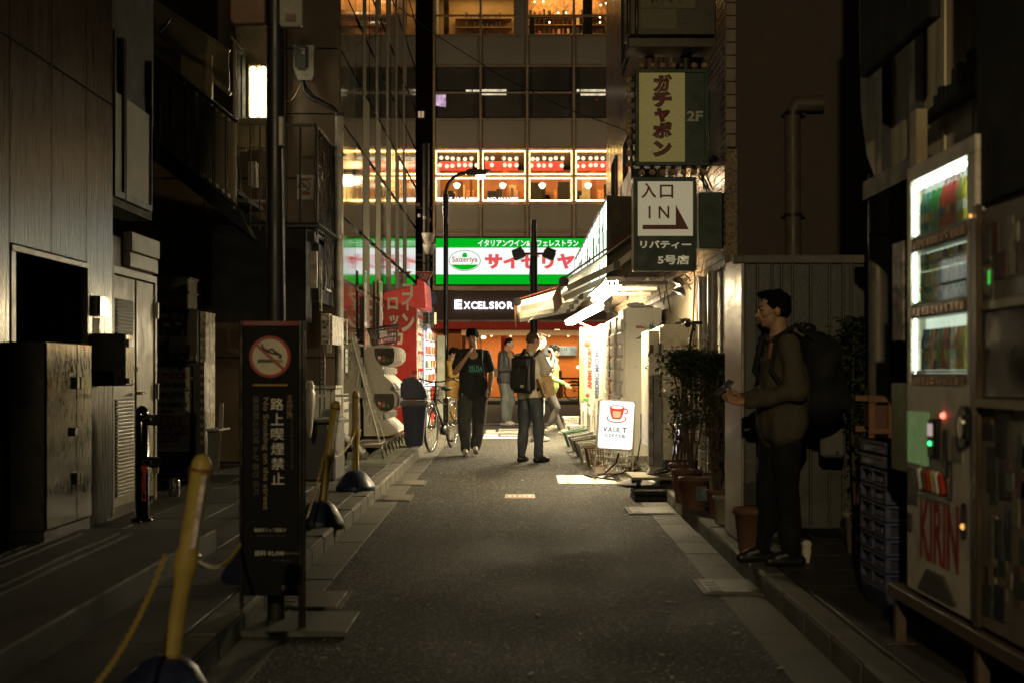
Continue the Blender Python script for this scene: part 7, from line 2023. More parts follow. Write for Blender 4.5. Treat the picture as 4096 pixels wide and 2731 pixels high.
MB().box(VX - .004, VX, ya + .14, ya + .28, 1.06, 1.16).build("notice_panel", mat("notice_grey", (.35, .33, .27), .7), t)
MB().box(VX - .004, VX, yb - .16, yb - .02, .84, 1.0).box(VX - .004, VX, yb - .08, yb - .02, .72, .80).build("dark_sticker", mat("sticker_dark", (.06, .05, .045), .5), t)
MB().prism([(ya + .22, z0m + .03), (ya + .72, z0m + .03), (ya + .6, z0m + .12), (ya + .38, z0m + .12)], (VX, 0, 0), (0, 1, 0), (0, 0, 1), (-.012, 0, 0)).build("base_vent", mat("vent_dark", (.08, .07, .055), .5), t)
MB().box(VX + .05, VX + .66, ya + .02, yb - .02, zs(5.7) + .18, z0m - .002).build("plinth", dark, t)
# rusty stand
t = thing("machine_stand", "rusty angle iron stand carrying the vending machines", "stand", (2.0, 5.3, zs(5.3)))
MB().box(VX - .02, VX + .72, 4.1, 6.45, .40, .455).build("stand_top", rust, t, bevel=.004)
for (x, y) in ((VX, 6.38), (VX, 5.25), (VX, 4.2), (VX + .68, 6.38)):
    MB().box(x, x + .045, y, y + .045, zs(y), .40).box(x - .04, x + .08, y - .03, y + .08, zs(y), zs(y) + .008).build("leg", rust, t)
# side poster strip and pole left of machine
t = thing("machine_side_board", "tall narrow graffiti stickered board at the far side of the drinks machine", "board", (1.78, 6.5, .8))
MB().box(1.74, 1.80, 6.42, 6.6, 1.55, 2.0).build("sticker_board", stk, t, bevel=.004)
MB().box(1.81, 1.86, 6.45, 6.55, .9, 2.6).build("tan_post", mat("post_tan", (.40, .32, .18), .5), t)
MB().box(1.71, 1.73, 6.24, 6.5, .97, 1.36).build("green_poster", mat("poster_green", (.14, .16, .05), .5, var=.6, scale=8), t)

# stickered second machine
t = thing("stickered_machine", "vending machine smothered in faded stickers and posters at the right border", "vending machine", (2.05, 4.7, .47))
ym0, ym1 = 4.15, 5.24
MB().box(VX + .002, VX + .68, ym0, ym1, .47, 2.0).build("cabinet", mat("sticker_base", (.22, .19, .15), .55, var=.4, scale=5), t, bevel=.01)
MB().box(VX - .02, VX + .002, ym1 - .04, ym1 + .02, .47, 2.02).build("edge_frame", mat("frame_bronze", (.12, .09, .06), .35, metal=.5), t, bevel=.004)
rs = random.Random(11)
scol = [mat("faded_" + n_, c_, .6, var=.5, scale=11, fine=30, fvar=.4) for n_, c_ in (("tan", (.22, .18, .13)), ("brown", (.11, .07, .05)), ("grey", (.15, .15, .14)), ("dark", (.03, .03, .03)), ("green", (.06, .08, .05)), ("red", (.12, .06, .05)), ("blue", (.07, .075, .09)), ("pale", (.32, .29, .23)))]
for i in range(150):
    y = rs.uniform(ym0 + .02, ym1 - .12); z = rs.uniform(.5, 1.85)
    w_, h_ = rs.uniform(.03, .14), rs.uniform(.04, .18)
    if 1.30 < z + h_ and z < 1.62 and y < ym1 - .15: continue
    MB().box(VX - .0005 - .0004 * (i % 7) - .001, VX + .002, y, min(y + w_, ym1 - .05), z, z + h_).build("sticker", rs.choice(scol), t)
MB().box(VX - .004, VX + .003, ym0, ym1 - .08, 1.32, 1.62).build("dark_window", mat("smoked_window", (.015, .014, .012), .15), t)
MB().box(VX - .012, VX + .003, ym0, ym1 - .06, 1.63, 1.66).box(VX - .03, VX + .003, ym0, ym1 - .06, 1.28, 1.31).build("window_ledge", mat("ledge_tan", (.3, .24, .16), .5), t)
MB().box(VX - .0062, VX - .004, ym1 - .14, ym1 - .12, 1.72, 1.77).build("green_led", glow("green_bar_glow", (.1, .9, .1), .6), t)
MB().sph((VX - .03, ym1 - .0, 1.98), .008, 8, 6).build("lamp", glow("amber_led_glow", (1, .5, .12), 1.2), t)

# blue crates
def crate(i, z, label, flat):
    t = thing("stacking_crate", label, "crate", (1.99, 7.2, z), "blue stacking crates piled beside the drinks machine")
    x0, x1, y0, y1 = 1.80, 2.22, 6.95, 7.47
    cm = mat("crate_blue", (.06, .07, .13), .45, var=.2)
    if flat:
        h = .068
        MB().box(x0, x1, y0, y1, z + .004, z + h).build("folded_body", cm, t, bevel=.006)
        MB().box(x0 - .008, x1 + .008, y0 - .008, y1 + .008, z + h - .016, z + h).build("rim", cm, t, bevel=.003)
        text("lettering", "回収用コンテナ", mat("crate_print", (.22, .23, .28), .6), t, (x0 - .001, (y0 + y1) / 2, z + h * .45), .34, .03, ex=(0, -1, 0), bold=.02)
    else:
        h = .082
        for zz in (z + .002, z + h - .016):
            MB().box(x0, x1, y0, y0 + .02, zz, zz + .014).box(x0, x1, y1 - .02, y1, zz, zz + .014).box(x0, x0 + .02, y0 + .02, y1 - .02, zz, zz + .014).box(x1 - .02, x1, y0 + .02, y1 - .02, zz, zz + .014).build("rim", cm, t, bevel=.003)
        MB().box(x0 + .03, x1 - .03, y0 + .03, y1 - .03, z + .01, z + h - .02).build("inner_tray", mat("crate_inner", (.02, .022, .05), .5), t)
        for (x, y) in ((x0, y0), (x0, y1 - .03), (x1 - .03, y0), (x0, (y0 + y1) / 2)):
            MB().box(x, x + .025, y, y + .025, z + .016, z + h - .016).build("upright", cm, t)
        MB().box(x0 + .012, x0 + .024, y0 + .12, y1 - .14, z + .02, z + .045).build("label_bar", mat("crate_bar", (.10, .10, .16), .4), t)
zc0 = zs(7) + .0
z = zc0
tb_ = thing("bottom_crate", "deeper solid blue crate at the bottom of the stack", "crate", (1.99, 7.2, z), "blue stacking crates piled beside the drinks machine")
MB().hexa([(1.84, 6.99, z), (2.18, 6.99, z), (2.18, 7.43, z), (1.84, 7.43, z), (1.80, 6.95, z + .14), (2.22, 6.95, z + .14), (2.22, 7.47, z + .14), (1.80, 7.47, z + .14)]).build("body", mat("crate_blue", (.06, .07, .13), .45, var=.2), tb_, bevel=.006)
z += .142
names = ["lowest lattice crate of the blue stack", "second lattice crate from the bottom of the blue stack", "third lattice crate from the bottom of the blue stack", "lattice crate in the middle of the blue stack", "lattice crate third below the folded crates", "lattice crate second below the folded crates", "lattice crate directly below the folded crates"]
for i in range(7):
    crate(i, z, names[i], False); z += .084
crate(7, z, "lower of the two folded blue crates on the stack", True); z += .070
crate(8, z, "topmost folded blue crate of the stack, with pale lettering", True); z += .070
t = thing("wooden_crate", "small orange brown wooden crate behind the blue stack", "crate", (1.99, 7.9, z))
wd_ = mat("crate_wood", (.22, .10, .04), .6, var=.3)
zw = vz(995, 7.6)
for dz in (0, .17):
    MB().box(1.88, 2.2, 7.6, 7.62, zw + dz, zw + dz + .03).box(1.88, 2.2, 7.9, 7.92, zw + dz, zw + dz + .03).build("slat", wd_, t)
for x in (1.885, 1.99, 2.17):
    MB().box(x, x + .03, 7.62, 7.64, zs(7.6), zw + .2).build("upright", wd_, t)
MB().box(1.92, 2.16, 7.66, 7.86, zw + .03, zw + .15).build("carton", mat("carton_brown", (.14, .07, .04), .7), t)

# street lamp standing behind the camera: the light that reaches the near fronts
t = thing("street_lamp", "street lamp behind the viewer lighting the near shop signs", "street lamp", (-1.9, -7.6, 0), "street lamps")
MB().cyl((-1.9, -7.6, 0), (-1.9, .6, 5.6), .06, n=12).tube([(-1.9, .6, 5.6), (-1.75, .62, 5.9), (-1.3, .7, 6.0)], .03).build("pole", dark, t)
MB().box(-1.45, -1.1, -7.58, -7.3, 5.25, 5.4).build("lamp_head", dark, t, bevel=.02)
lamp_ob.parent = t; lamp_ob.location = lamp_pos - BASE[t.name]
# ================================================================ PEOPLE
def rem(name, prims, m, parent, voxel, smooth=3, wr=0.0, wfreq=(14, 14, 5), seed=0, loc=None, rotz=0, sc=1.0):
    mb = MB()
    for p in prims:
        if p[0] == 'c': mb.capsule(p[1], p[2], p[3], p[4], 14)
        elif p[0] == 'e': mb.sph(p[1], p[2], 18, 12, p[3] if len(p) > 3 else None)
        elif p[0] == 'b': mb.bx(p[1], p[2], p[3] if len(p) > 3 else None)
    me = bpy.data.meshes.new("tmp")
    me.from_pydata([tuple(Vector(v) * sc) for v in mb.v], [], mb.f)
    bm = bmesh.new(); bm.from_mesh(me); bmesh.ops.remove_doubles(bm, verts=bm.verts, dist=1e-5); bmesh.ops.recalc_face_normals(bm, faces=bm.faces); bm.to_mesh(me); bm.free()
    o = bpy.data.objects.new(name, me); COL.objects.link(o)
    r_ = o.modifiers.new("r", 'REMESH'); r_.mode = 'VOXEL'; r_.voxel_size = voxel * sc; r_.use_smooth_shade = True
    s_ = o.modifiers.new("s", 'SMOOTH'); s_.factor = .5; s_.iterations = smooth
    dg = bpy.context.evaluated_depsgraph_get(); dg.update()
    nm = bpy.data.meshes.new_from_object(o.evaluated_get(dg))
    o.modifiers.clear(); o.data = nm; bpy.data.meshes.remove(me)
    nm.name = name
    if wr:
        n = len(nm.vertices)
        co = np.empty(n * 3); nm.vertices.foreach_get("co", co); co = co.reshape(-1, 3)
        no = np.empty(n * 3); nm.vertices.foreach_get("normal", no); no = no.reshape(-1, 3)
        rg = np.random.RandomState(seed); d = np.zeros(n)
        for k in range(7):
            f = np.array(wfreq) * rg.uniform(.6, 2.6, 3) * rg.choice([-1, 1], 3)
            f2 = rg.uniform(-6, 6, 3)
            d += np.sin(co @ f + 1.6 * np.sin(co @ f2 + rg.uniform(0, 6)) + rg.uniform(0, 6)) / 7
        d = np.sign(d) * np.abs(d) ** .8
        co = co + no * (d * wr * 2.2)[:, None]
        nm.vertices.foreach_set("co", co.ravel()); nm.update()
    nm.materials.clear(); nm.materials.append(m)
    nm.polygons.foreach_set("use_smooth", [True] * len(nm.polygons))
    if parent is not None: o.parent = parent
    else:
        o.location = loc; o.rotation_euler = (0, 0, rotz)
    BASE[o.name] = Vector((0, 0, 0))
    return o

def hand_prims(w, d, n, s, curl=.5, size=1.0, thumb=1.0, spread=.2):
    """w wrist, d finger direction, n palm normal, s towards the thumb"""
    w, d, n, s = Vector(w), Vector(d).normalized(), Vector(n).normalized(), Vector(s).normalized()
    P = [('c', w, w + d * .03 * size, .024 * size, .026 * size),
         ('c', w + d * .03 * size + s * .018, w + d * .078 * size + s * .024, .020 * size, .015 * size),
         ('c', w + d * .03 * size - s * .016, w + d * .074 * size - s * .024, .020 * size, .014 * size),
         ('c', w + d * .03 * size, w + d * .08 * size, .019 * size, .015 * size)]
    for i, (off, L) in enumerate(((.028, .070), (.010, .080), (-.009, .074), (-.027, .058))):
        b = w + (d * .082 + s * off) * size
        a = 0; p = b
        for k, f in enumerate((.42, .33, .25)):
            a += curl * (1.0 if k else .6)
            dd = d * math.cos(a) + n * math.sin(a) + s * (off * spread * 3)
            q = p + dd.normalized() * L * f * size
            P.append(('c', p, q, (.0095 - .001 * k) * size, (.0088 - .001 * k) * size)); p = q
    b = w + (d * .022 + s * .026) * size
    q = b + (d * .028 + s * .022 + n * .016 * thumb) * size; r_ = q + (d * .030 + s * .002 + n * .018 * thumb) * size
    P += [('c', b, q, .0125 * size, .0105 * size), ('c', q, r_, .0105 * size, .0085 * size)]
    return P

def person(label, loc, heading, H=1.75, J=None, top=None, sleeve='short', topm=None, trm=None, shoem=None, hairm=None, hairstyle='short', head_pitch=0, head_yaw=0, lean=(0, 0), loose=.0, skinm=skin, voxel=.009, hands=((), ()), wr=.006, collar=False, beard=False, seed=1, bagged=True, fine_face=False, shirt_len=.88, leg_loose=1.0):
    sc = H / 1.75
    j = dict(P=(0, 0, .94), C=(0, 0, 1.22), SL=(-.175, 0, 1.42), SR=(.175, 0, 1.42), EL=(-.235, -.02, 1.13), ER=(.235, -.02, 1.13), WL=(-.25, .04, .89), WR=(.25, .04, .89),
             HL=(-.09, 0, .91), HR=(.09, 0, .91), KL=(-.10, .02, .50), KR=(.10, .02, .50), AL=(-.105, -.02, .09), AR=(.105, -.02, .09), N=(0, .0, 1.47), Hd=(0, .02, 1.635), TL=(0, 1, 0), TR=(0, 1, 0))
    j.update(J or {})
    j = {k: Vector(v) for k, v in j.items()}
    hm = Matrix.Rotation(R(head_yaw), 3, 'Z') @ Matrix.Rotation(R(-head_pitch), 3, 'X')
    hc = j['Hd']
    def hp(v): return hc + hm @ Vector(v)
    B = []
    # head
    B += [('e', hp((0, -.005, .028)), (.074, .094, .086), hm), ('e', hp((0, .022, -.045)), (.056, .066, .066), hm), ('e', hp((0, .058, -.078)), (.026, .028, .026), hm),
          ('e', hp((0, .040, .005)), (.060, .056, .075), hm),
          ('c', hp((0, .088, .008)), hp((0, .110, -.026)), .009, .0135), ('c', hp((-.012, .092, -.030)), hp((.012, .092, -.030)), .009, .009),
          ('c', hp((-.034, .084, .022)), hp((.034, .084, .022)), .010, .010),
          ('e', hp((-.038, .068, -.022)), (.020, .020, .018), hm), ('e', hp((.038, .068, -.022)), (.020, .020, .018), hm),
          ('c', hp((-.018, .088, -.052)), hp((.018, .088, -.052)), .0075, .0075), ('c', hp((-.014, .086, -.062)), hp((.014, .086, -.062)), .0075, .0075),
          ('e', hp((-.076, -.008, -.008)), (.009, .020, .031), hm), ('e', hp((.076, -.008, -.008)), (.009, .020, .031), hm)]
    nb = j['N']
    B += [('c', nb + Vector((0, -.01, -.04)), hp((0, -.025, -.05)), .060, .053)]
    C = j['C']; P_ = j['P']; sm = (j['SL'] + j['SR']) / 2
    sh = (j['SR'] - j['SL']).normalized(); 
    B += [('c', P_ + Vector((-.05, 0, 0)), C + Vector((-.04, 0, .08)), .105, .10), ('c', P_ + Vector((.05, 0, 0)), C + Vector((.04, 0, .08)), .105, .10),
          ('c', C, sm + Vector((0, 0, -.03)), .11, .085), ('c', j['SL'] - sh * -.02, j['SR'] - sh * .02, .05, .05), ('c', sm + Vector((0, 0, .02)), nb, .07, .06)]
    for s_ in 'LR':
        S0, E, W, Hh, Kn, A = j['S' + s_], j['E' + s_], j['W' + s_], j['H' + s_], j['K' + s_], j['A' + s_]
        B += [('c', S0, E, .050, .037), ('c', E, E.lerp(W, .3), .038, .042), ('c', E.lerp(W, .3), W, .041, .026)]
        B += [('c', Hh, Kn, .080, .055), ('c', Kn, A, .052, .036)]
        T = j['T' + s_].normalized()
        B += [('c', A + Vector((0, 0, -.035)), A + T * .12 + Vector((0, 0, -.05)), .036, .028)]
    for h in hands: B += h
    body = rem("person", B, skinm, None, voxel, 2, loc=loc, rotz=heading, sc=sc)
    tag(body, label, "person", None)
    # eyes, brows, lips
    def small(n_, prims, m_):
        mb = MB()
        for p in prims:
            if p[0] == 'c': mb.capsule(Vector(p[1]) * sc, Vector(p[2]) * sc, p[3] * sc, p[4] * sc, 8)
            else: mb.sph(Vector(p[1]) * sc, tuple(q * sc for q in p[2]), 10, 7, p[3])
        return mb.build(n_, m_, body, local=True)
    eye_d = mat("eye_dark", (.015, .01, .008), .2); browm = mat("brow_dark", (.03, .018, .012), .8)
    for sx in (-1, 1):
        small("eye", [('e', hp((sx * .031, .083, .006)), (.014, .008, .0065), hm)], eye_d)
        small("eyebrow", [('c', hp((sx * .018, .093, .027)), hp((sx * .048, .080, .030)), .0045, .0035)], hairm or browm)
    small("lips", [('c', hp((-.019, .0905, -.056)), hp((.019, .0905, -.056)), .0055, .0055)], mat("lips", (.30, .12, .09), .5))
    # hair
    Hh_ = []
    rr = random.Random(seed)
    if hairstyle != 'bald':
        th_ = {'short': .004, 'buzz': .0, 'mid': .014, 'quiff': .010}[hairstyle]
        Hh_ += [('e', hp((0, -.022, .045)), (.077 + th_, .090 + th_, .080 + th_), hm), ('e', hp((0, -.045, .0)), (.070 + th_, .062 + th_, .062), hm)]
        if hairstyle == 'mid':
            for i in range(22):
                a = rr.uniform(-1.9, 1.9); 
                Hh_.append(('c', hp((math.sin(a) * .05, .02 + .05 * math.cos(a) * .7, .125)), hp((math.sin(a) * .088, .0 + math.cos(a) * .092, .045 + rr.uniform(-.01, .03))), .020, .009))
        if hairstyle == 'quiff':
            for i in range(26):
                x = -.055 + .11 * i / 25
                Hh_.append(('c', hp((x, .0 + rr.uniform(-.05, .02), .112)), hp((x * 1.0, .066 + rr.uniform(-.006, .010), .098 + rr.uniform(0, .020))), .024, .012))
        rem("hair", Hh_, hairm or browm, body, .007, 1, wr=.0035, wfreq=(70, 50, 70), seed=seed, sc=sc)
    # top
    t_ = [('c', Vector((-.072, .0, shirt_len + .04)) + Vector((P_.x, P_.y, 0)), C + Vector((-.055, .0, .05)), .115 + loose, .115 + loose * .7), ('c', Vector((.072, 0, shirt_len + .04)) + Vector((P_.x, P_.y, 0)), C + Vector((.055, 0, .05)), .115 + loose, .115 + loose * .7),
          ('c', C + Vector((-.03, 0, 0)), j['SL'] + sh * .07 - Vector((0, 0, .05)), .115 + loose * .6, .08), ('c', C + Vector((.03, 0, 0)), j['SR'] - sh * .07 - Vector((0, 0, .05)), .115 + loose * .6, .08),
          ('c', j['SL'] + sh * .02, sm + Vector((0, -.01, .025)), .062, .062), ('c', j['SR'] - sh * .02, sm + Vector((0, -.01, .025)), .062, .062)]
    for s_ in 'LR':
        S0, E, W = j['S' + s_], j['E' + s_], j['W' + s_]
        if sleeve == 'short':
            t_ += [('c', S0, S0.lerp(E, .72), .064, .070)]
        else:
            t_ += [('c', S0, E, .066, .058 + loose * .3), ('c', E, E.lerp(W, .93), .058 + loose * .3, .044)]
    rem("shirt" if sleeve == 'short' else "jacket", t_, topm, body, .010, 3, wr=wr, wfreq=(12, 12, 9), seed=seed + 5, sc=sc)
    if collar:
        rem("collar", [('c', nb + Vector((-.05, -.05, .0)), nb + Vector((-.065, .05, -.02)), .025, .02), ('c', nb + Vector((.05, -.05, .0)), nb + Vector((.065, .05, -.02)), .025, .02), ('c', nb + Vector((-.05, -.06, .01)), nb + Vector((.05, -.06, .01)), .026, .026)], topm, body, .009, 2, sc=sc)
    # trousers
    q_ = [('c', P_ + Vector((-.045, 0, .03)), P_ + Vector((.045, 0, .03)), .115, .115), ('c', P_ + Vector((-.06, 0, .02)), j['HL'] + Vector((0, 0, -.04)), .105, .10), ('c', P_ + Vector((.06, 0, .02)), j['HR'] + Vector((0, 0, -.04)), .105, .10)]
    for s_ in 'LR':
        Hh, Kn, A = j['H' + s_], j['K' + s_], j['A' + s_]
        q_ += [('c', Hh, Kn, .098 * (1 + (leg_loose - 1) * .4), .070 * leg_loose), ('c', Kn, A + Vector((0, 0, .02)), .069 * leg_loose, .055 * leg_loose)]
    rem("trousers", q_, trm, body, .010, 2, wr=wr * 1.1, wfreq=(15, 15, 9), seed=seed + 9, sc=sc)
    for s_ in 'LR':
        A = j['A' + s_]; T = j['T' + s_].normalized()
        fl = Vector((0, 0, -.055))
        tz = T.z
        pr_ = [('c', A + fl + T * -.05, A + fl + T * .15, .040, .036), ('c', A + Vector((0, 0, -.01)), A + fl * .6 + T * .1, .046, .034), ('c', A + Vector((0, 0, .0)), A + fl * .5 + T * .05, .046, .04)]
        o = rem("shoe", pr_, shoem, body, .008, 1, sc=sc)
    return body, j, hp, sc
def kid(name, m_, body, fn, **k):
    mb = MB(); fn(mb); return mb.build(name, m_, body, local=True, **k)

denim = mat("denim_dark", (.035, .042, .055), .8, var=.45, scale=9, fine=90, fvar=.2, dirt=(.14, .16, .18), dscale=5, damt=.5, stretch=(1, 1, .8))
washed = mat("cargo_charcoal", (.045, .045, .042), .85, var=.4, scale=7, dirt=(.11, .11, .10), dscale=6, damt=.5)
tee_black = mat("tee_black", (.016, .017, .017), .85)
tee_sand = mat("tee_sand", (.66, .61, .50), .85, var=.06)
hairk = mat("hair_black", (.006, .005, .004), .9, spec=.1)
hairb = mat("hair_brown", (.07, .035, .018), .6)
shoe_w = mat("shoe_offwhite", (.42, .39, .33), .6, var=.2)
shoe_k = mat("shoe_black", (.012, .012, .012), .4)

# 1. walking man facing the camera, fist at his mouth
Y1 = 20.5
loc = Vector((ux(1087, Y1), Y1, zr(Y1)))
# heading: facing camera => local +y = world -y : rotate 180; local +x (his right hand) = world -x (viewer's left)
hR = hand_prims((.075, .21, 1.395), (-.45, -.2, .7), (-.35, -.8, .0), (-.3, .1, .8), curl=1.1)
hL = hand_prims((-.245, .06, .92), (.25, .1, -1), (.6, .2, 0), (0, 1, 0), curl=.2)
J = dict(SR=(.18, .0, 1.43), ER=(.25, .10, 1.16), WR=(.075, .21, 1.395), SL=(-.18, 0, 1.42), EL=(-.255, -.04, 1.15), WL=(-.23, .05, .93),
         HR=(.09, 0, .91), KR=(.125, .05, .50), AR=(.11, -.02, .09), KL=(-.085, .10, .50), AL=(-.04, .12, .12), TL=(.05, 1, .22), TR=(-.05, 1, 0), Hd=(.01, .045, 1.635))
b1, j1, hp1, s1 = person("walking man in black printed T-shirt holding his fist to his mouth", loc, R(180), 1.80, J, topm=tee_black, trm=washed, shoem=shoe_w, hairm=hairk, hairstyle='mid', head_pitch=6, head_yaw=-5, hands=(hR, hL), loose=.022, seed=2, wr=.006, shirt_len=.82, leg_loose=1.38)
pm_ = mat("print_mint", (.12, .42, .36), .7)
def on_chest(s_, x, z, w, h, **k):
    o = text("lettering", s_, pm_, None, (x * s1, .158 * s1, z * s1), w, h, ex=(-1, 0, 0), ey=(0, 0, 1), **k)
    o.parent = b1
on_chest("ZELDA", -.035, 1.215, .20, .075, bold=.03); on_chest("THE LEGEND OF", -.03, 1.265, .13, .012); on_chest("BREATH OF THE WILD", -.04, 1.165, .15, .016)
kid("strap", mat("strap_dark", (.03, .03, .028), .6), b1, lambda m: m.tube([Vector(p) * s1 for p in ((-.115, -.06, 1.49), (-.118, .06, 1.485), (-.125, .125, 1.40), (-.13, .145, 1.25), (-.15, .12, 1.12), (-.17, .03, 1.05))], .016, 6))
bp = thing("backpack", "mostly hidden dark backpack on the walking man's back", "backpack", loc)
bp.rotation_euler = (0, 0, R(180))
MB().bx((0, -.20, 1.2), (.34, .16, .45)).build("pack_body", black, bp, bevel=.05, local=True, seg=3)
kid("belt_clip", mat("clip_green", (.05, .3, .18), .4), b1, lambda m: m.bx(Vector((.15, .13, .86)) * s1, (.02, .01, .03)))

# 2. man in sand T-shirt, back to the camera, big black backpack
Y2 = 19.2
loc2 = Vector((ux(1217, Y2), Y2, zr(Y2)))
# facing away and to the right
h2 = R(-38)   # local +y rotated from world +y toward +x
hR = hand_prims((.10, .34, 1.20), (-.25, .7, .35), (0, .2, -1), (-.6, .5, .3), curl=.5)
hL = hand_prims((-.07, .33, 1.15), (.3, .8, .1), (.2, .1, -1), (.8, -.1, .2), curl=.5)
J = dict(SR=(.19, 0, 1.41), ER=(.255, .06, 1.12), WR=(.10, .33, 1.19), SL=(-.19, 0, 1.41), EL=(-.25, .08, 1.13), WL=(-.07, .32, 1.15), Hd=(.0, .07, 1.615), N=(0, .01, 1.46),
         KR=(.12, .04, .50), AR=(.15, .0, .09), KL=(-.115, .02, .50), AL=(-.12, -.03, .09), TR=(.25, 1, 0), TL=(-.2, 1, 0))
b2, j2, hp2, s2 = person("man in a sand coloured T-shirt and jeans seen from behind", loc2, h2, 1.76, J, topm=tee_sand, trm=denim, shoem=shoe_k, hairm=hairb, hairstyle='buzz', head_pitch=22, head_yaw=-12, hands=(hR, hL), loose=.018, seed=12, skinm=mat("skin_fair", (.55, .33, .24), .55), wr=.007, leg_loose=1.12, shirt_len=.90)
bp = thing("backpack", "large square black backpack on the man in the sand T-shirt", "backpack", loc2)
bp.rotation_euler = (0, R(2), h2 + R(4))
MB().bx((0, -.225, 1.185), (.33, .17, .50)).build("pack_body", mat("pack_black", (.013, .013, .014), .55, bump=.3, bscale=90), bp, bevel=.045, local=True, seg=3)
MB().bx((0, -.325, 1.12), (.27, .05, .25)).build("front_pocket", mat("pack_black", (.013, .013, .014), .55), bp, bevel=.02, local=True, seg=2)
MB().bx((0, -.32, 1.34), (.26, .03, .12)).build("top_pocket", mat("pack_black", (.013, .013, .014), .55), bp, bevel=.012, local=True)
MB().tube([(-.05, -.16, 1.435), (-.03, -.17, 1.475), (.03, -.17, 1.475), (.05, -.16, 1.435)], .011, 6).build("grab_handle", black, bp, local=True)
MB().bx((.07, -.352, 1.03), (.05, .004, .035)).build("white_logo", mat("logo_white", (.45, .45, .42), .5), bp, local=True)
for sx in (-1, 1):
    MB().tube([(sx * .11, -.13, 1.43), (sx * .12, -.03, 1.515), (sx * .13, .08, 1.46), (sx * .16, .13, 1.30), (sx * .19, .08, 1.14), (sx * .17, -.12, .98)], .019, 7).build("shoulder_strap", mat("pack_black", (.013, .013, .014), .55), bp, local=True)
MB().box(-.02, .0, -.33, -.315, 1.0, 1.3).build("zip", mat("zip_grey", (.06, .06, .06), .4), bp, local=True)
t = thing("paper_bag", "brown paper carrier bag hanging from the backpack man's arm", "paper bag", at(1253, 910, 18.9))
c = at(1254, 885, 18.9)
M = Matrix.Translation(c) @ Matrix.Rotation(R(-16), 4, 'Y') @ Matrix.Rotation(R(18), 4, 'Z')
kraft = mat("kraft_paper", (.45, .30, .15), .8, var=.15, scale=8)
MB().hexa([M @ Vector(p) for p in ((-.075, -.06, -.15), (.075, -.06, -.15), (.075, .06, -.15), (-.075, .06, -.15), (-.10, -.05, .12), (.10, -.05, .12), (.10, .05, .12), (-.10, .05, .12))]).build("bag_body", kraft, t, bevel=.004)
MB().tube([M @ Vector(p) for p in ((-.05, -.05, .12), (-.04, -.05, .22), (.04, -.05, .22), (.05, -.05, .12))], .005, 5).build("handle", kraft, t)
exb = (M.to_3x3() @ Vector((0, 0, 1))); eyb = (M.to_3x3() @ Vector((-1, 0, 0)))
text("lettering", "DEPO", mat("bag_print", (.06, .045, .03), .7), t, M @ Vector((-.05, -.062, -.02)), .15, .04, ex=exb, ey=eyb, bold=.02)
t = thing("phone", "dark phone held in the backpack man's hands", "phone", at(1233, 825, 18.9))
MB().bx(at(1234, 824, 18.92) + Vector((.05, .25, 0)), (.07, .15, .009), Matrix.Rotation(R(-38), 3, 'Z') @ Matrix.Rotation(R(30), 3, 'X')).build("phone_body", black, t, bevel=.003)

# 3. man in dark jacket looking down to the right
Y3 = 29.6
loc3 = Vector((ux(1163, Y3), Y3, zr(Y3)))
hA = hand_prims((.13, .33, 1.12), (-.3, .8, .2), (0, 0, -1), (-.8, .2, .2), curl=.5)
hB = hand_prims((-.12, .33, 1.12), (.3, .8, .2), (0, 0, -1), (.8, .2, .2), curl=.5)
J = dict(WR=(.13, .32, 1.12), ER=(.25, .05, 1.12), WL=(-.12, .32, 1.12), EL=(-.25, .05, 1.12), Hd=(0, .07, 1.61), KR=(.12, .06, .5), AR=(.14, .05, .09), AL=(-.12, -.06, .09))
b3, _, _, s3 = person("shaven headed man in a dark open jacket looking down at the far end", loc3, R(-125), 1.83, J, sleeve='long', topm=mat("jacket_black", (.025, .026, .026), .7), trm=mat("trouser_grey", (.11, .115, .11), .85, var=.3, scale=8), shoem=shoe_w, hairm=hairk, hairstyle='buzz', head_pitch=28, head_yaw=12, hands=(hA, hB), loose=.035, seed=31, wr=.008, collar=True, leg_loose=1.35, voxel=.011, skinm=mat("skin_tan", (.42, .24, .15), .55))
kid("undershirt", mat("shirt_brown", (.22, .13, .06), .8), b3, lambda m: m.sph(Vector((0, .075, 1.28)) * s3, (.085, .10, .22), 14, 10))

# 4. curly haired man, hand at his face, hidden behind the backpack man
Y4 = 24.0
loc4 = Vector((ux(1236, Y4), Y4, zr(Y4)))
hA = hand_prims((.14, .22, 1.42), (-.3, -.2, .8), (-.3, -.8, 0), (-.8, .2, .2), curl=.9)
J = dict(ER=(.24, .16, 1.20), WR=(.14, .22, 1.42), Hd=(0, .03, 1.63), WL=(-.22, .1, .92), EL=(-.25, .0, 1.14))
person("man with wavy brown hair holding his hand up, behind the backpack man", loc4, R(-80), 1.80, J, sleeve='long', topm=mat("jacket_leather", (.02, .018, .016), .4), trm=mat("jeans_pale", (.22, .27, .32), .85, var=.3, scale=8), shoem=shoe_w, hairm=hairb, hairstyle='quiff', head_pitch=8, head_yaw=0, hands=(hA, hand_prims(J['WL'], (0, .2, -1), (1, 0, 0), (0, 1, 0), .4)), loose=.03, seed=41, voxel=.010, skinm=mat("skin_fair", (.55, .33, .24), .55))

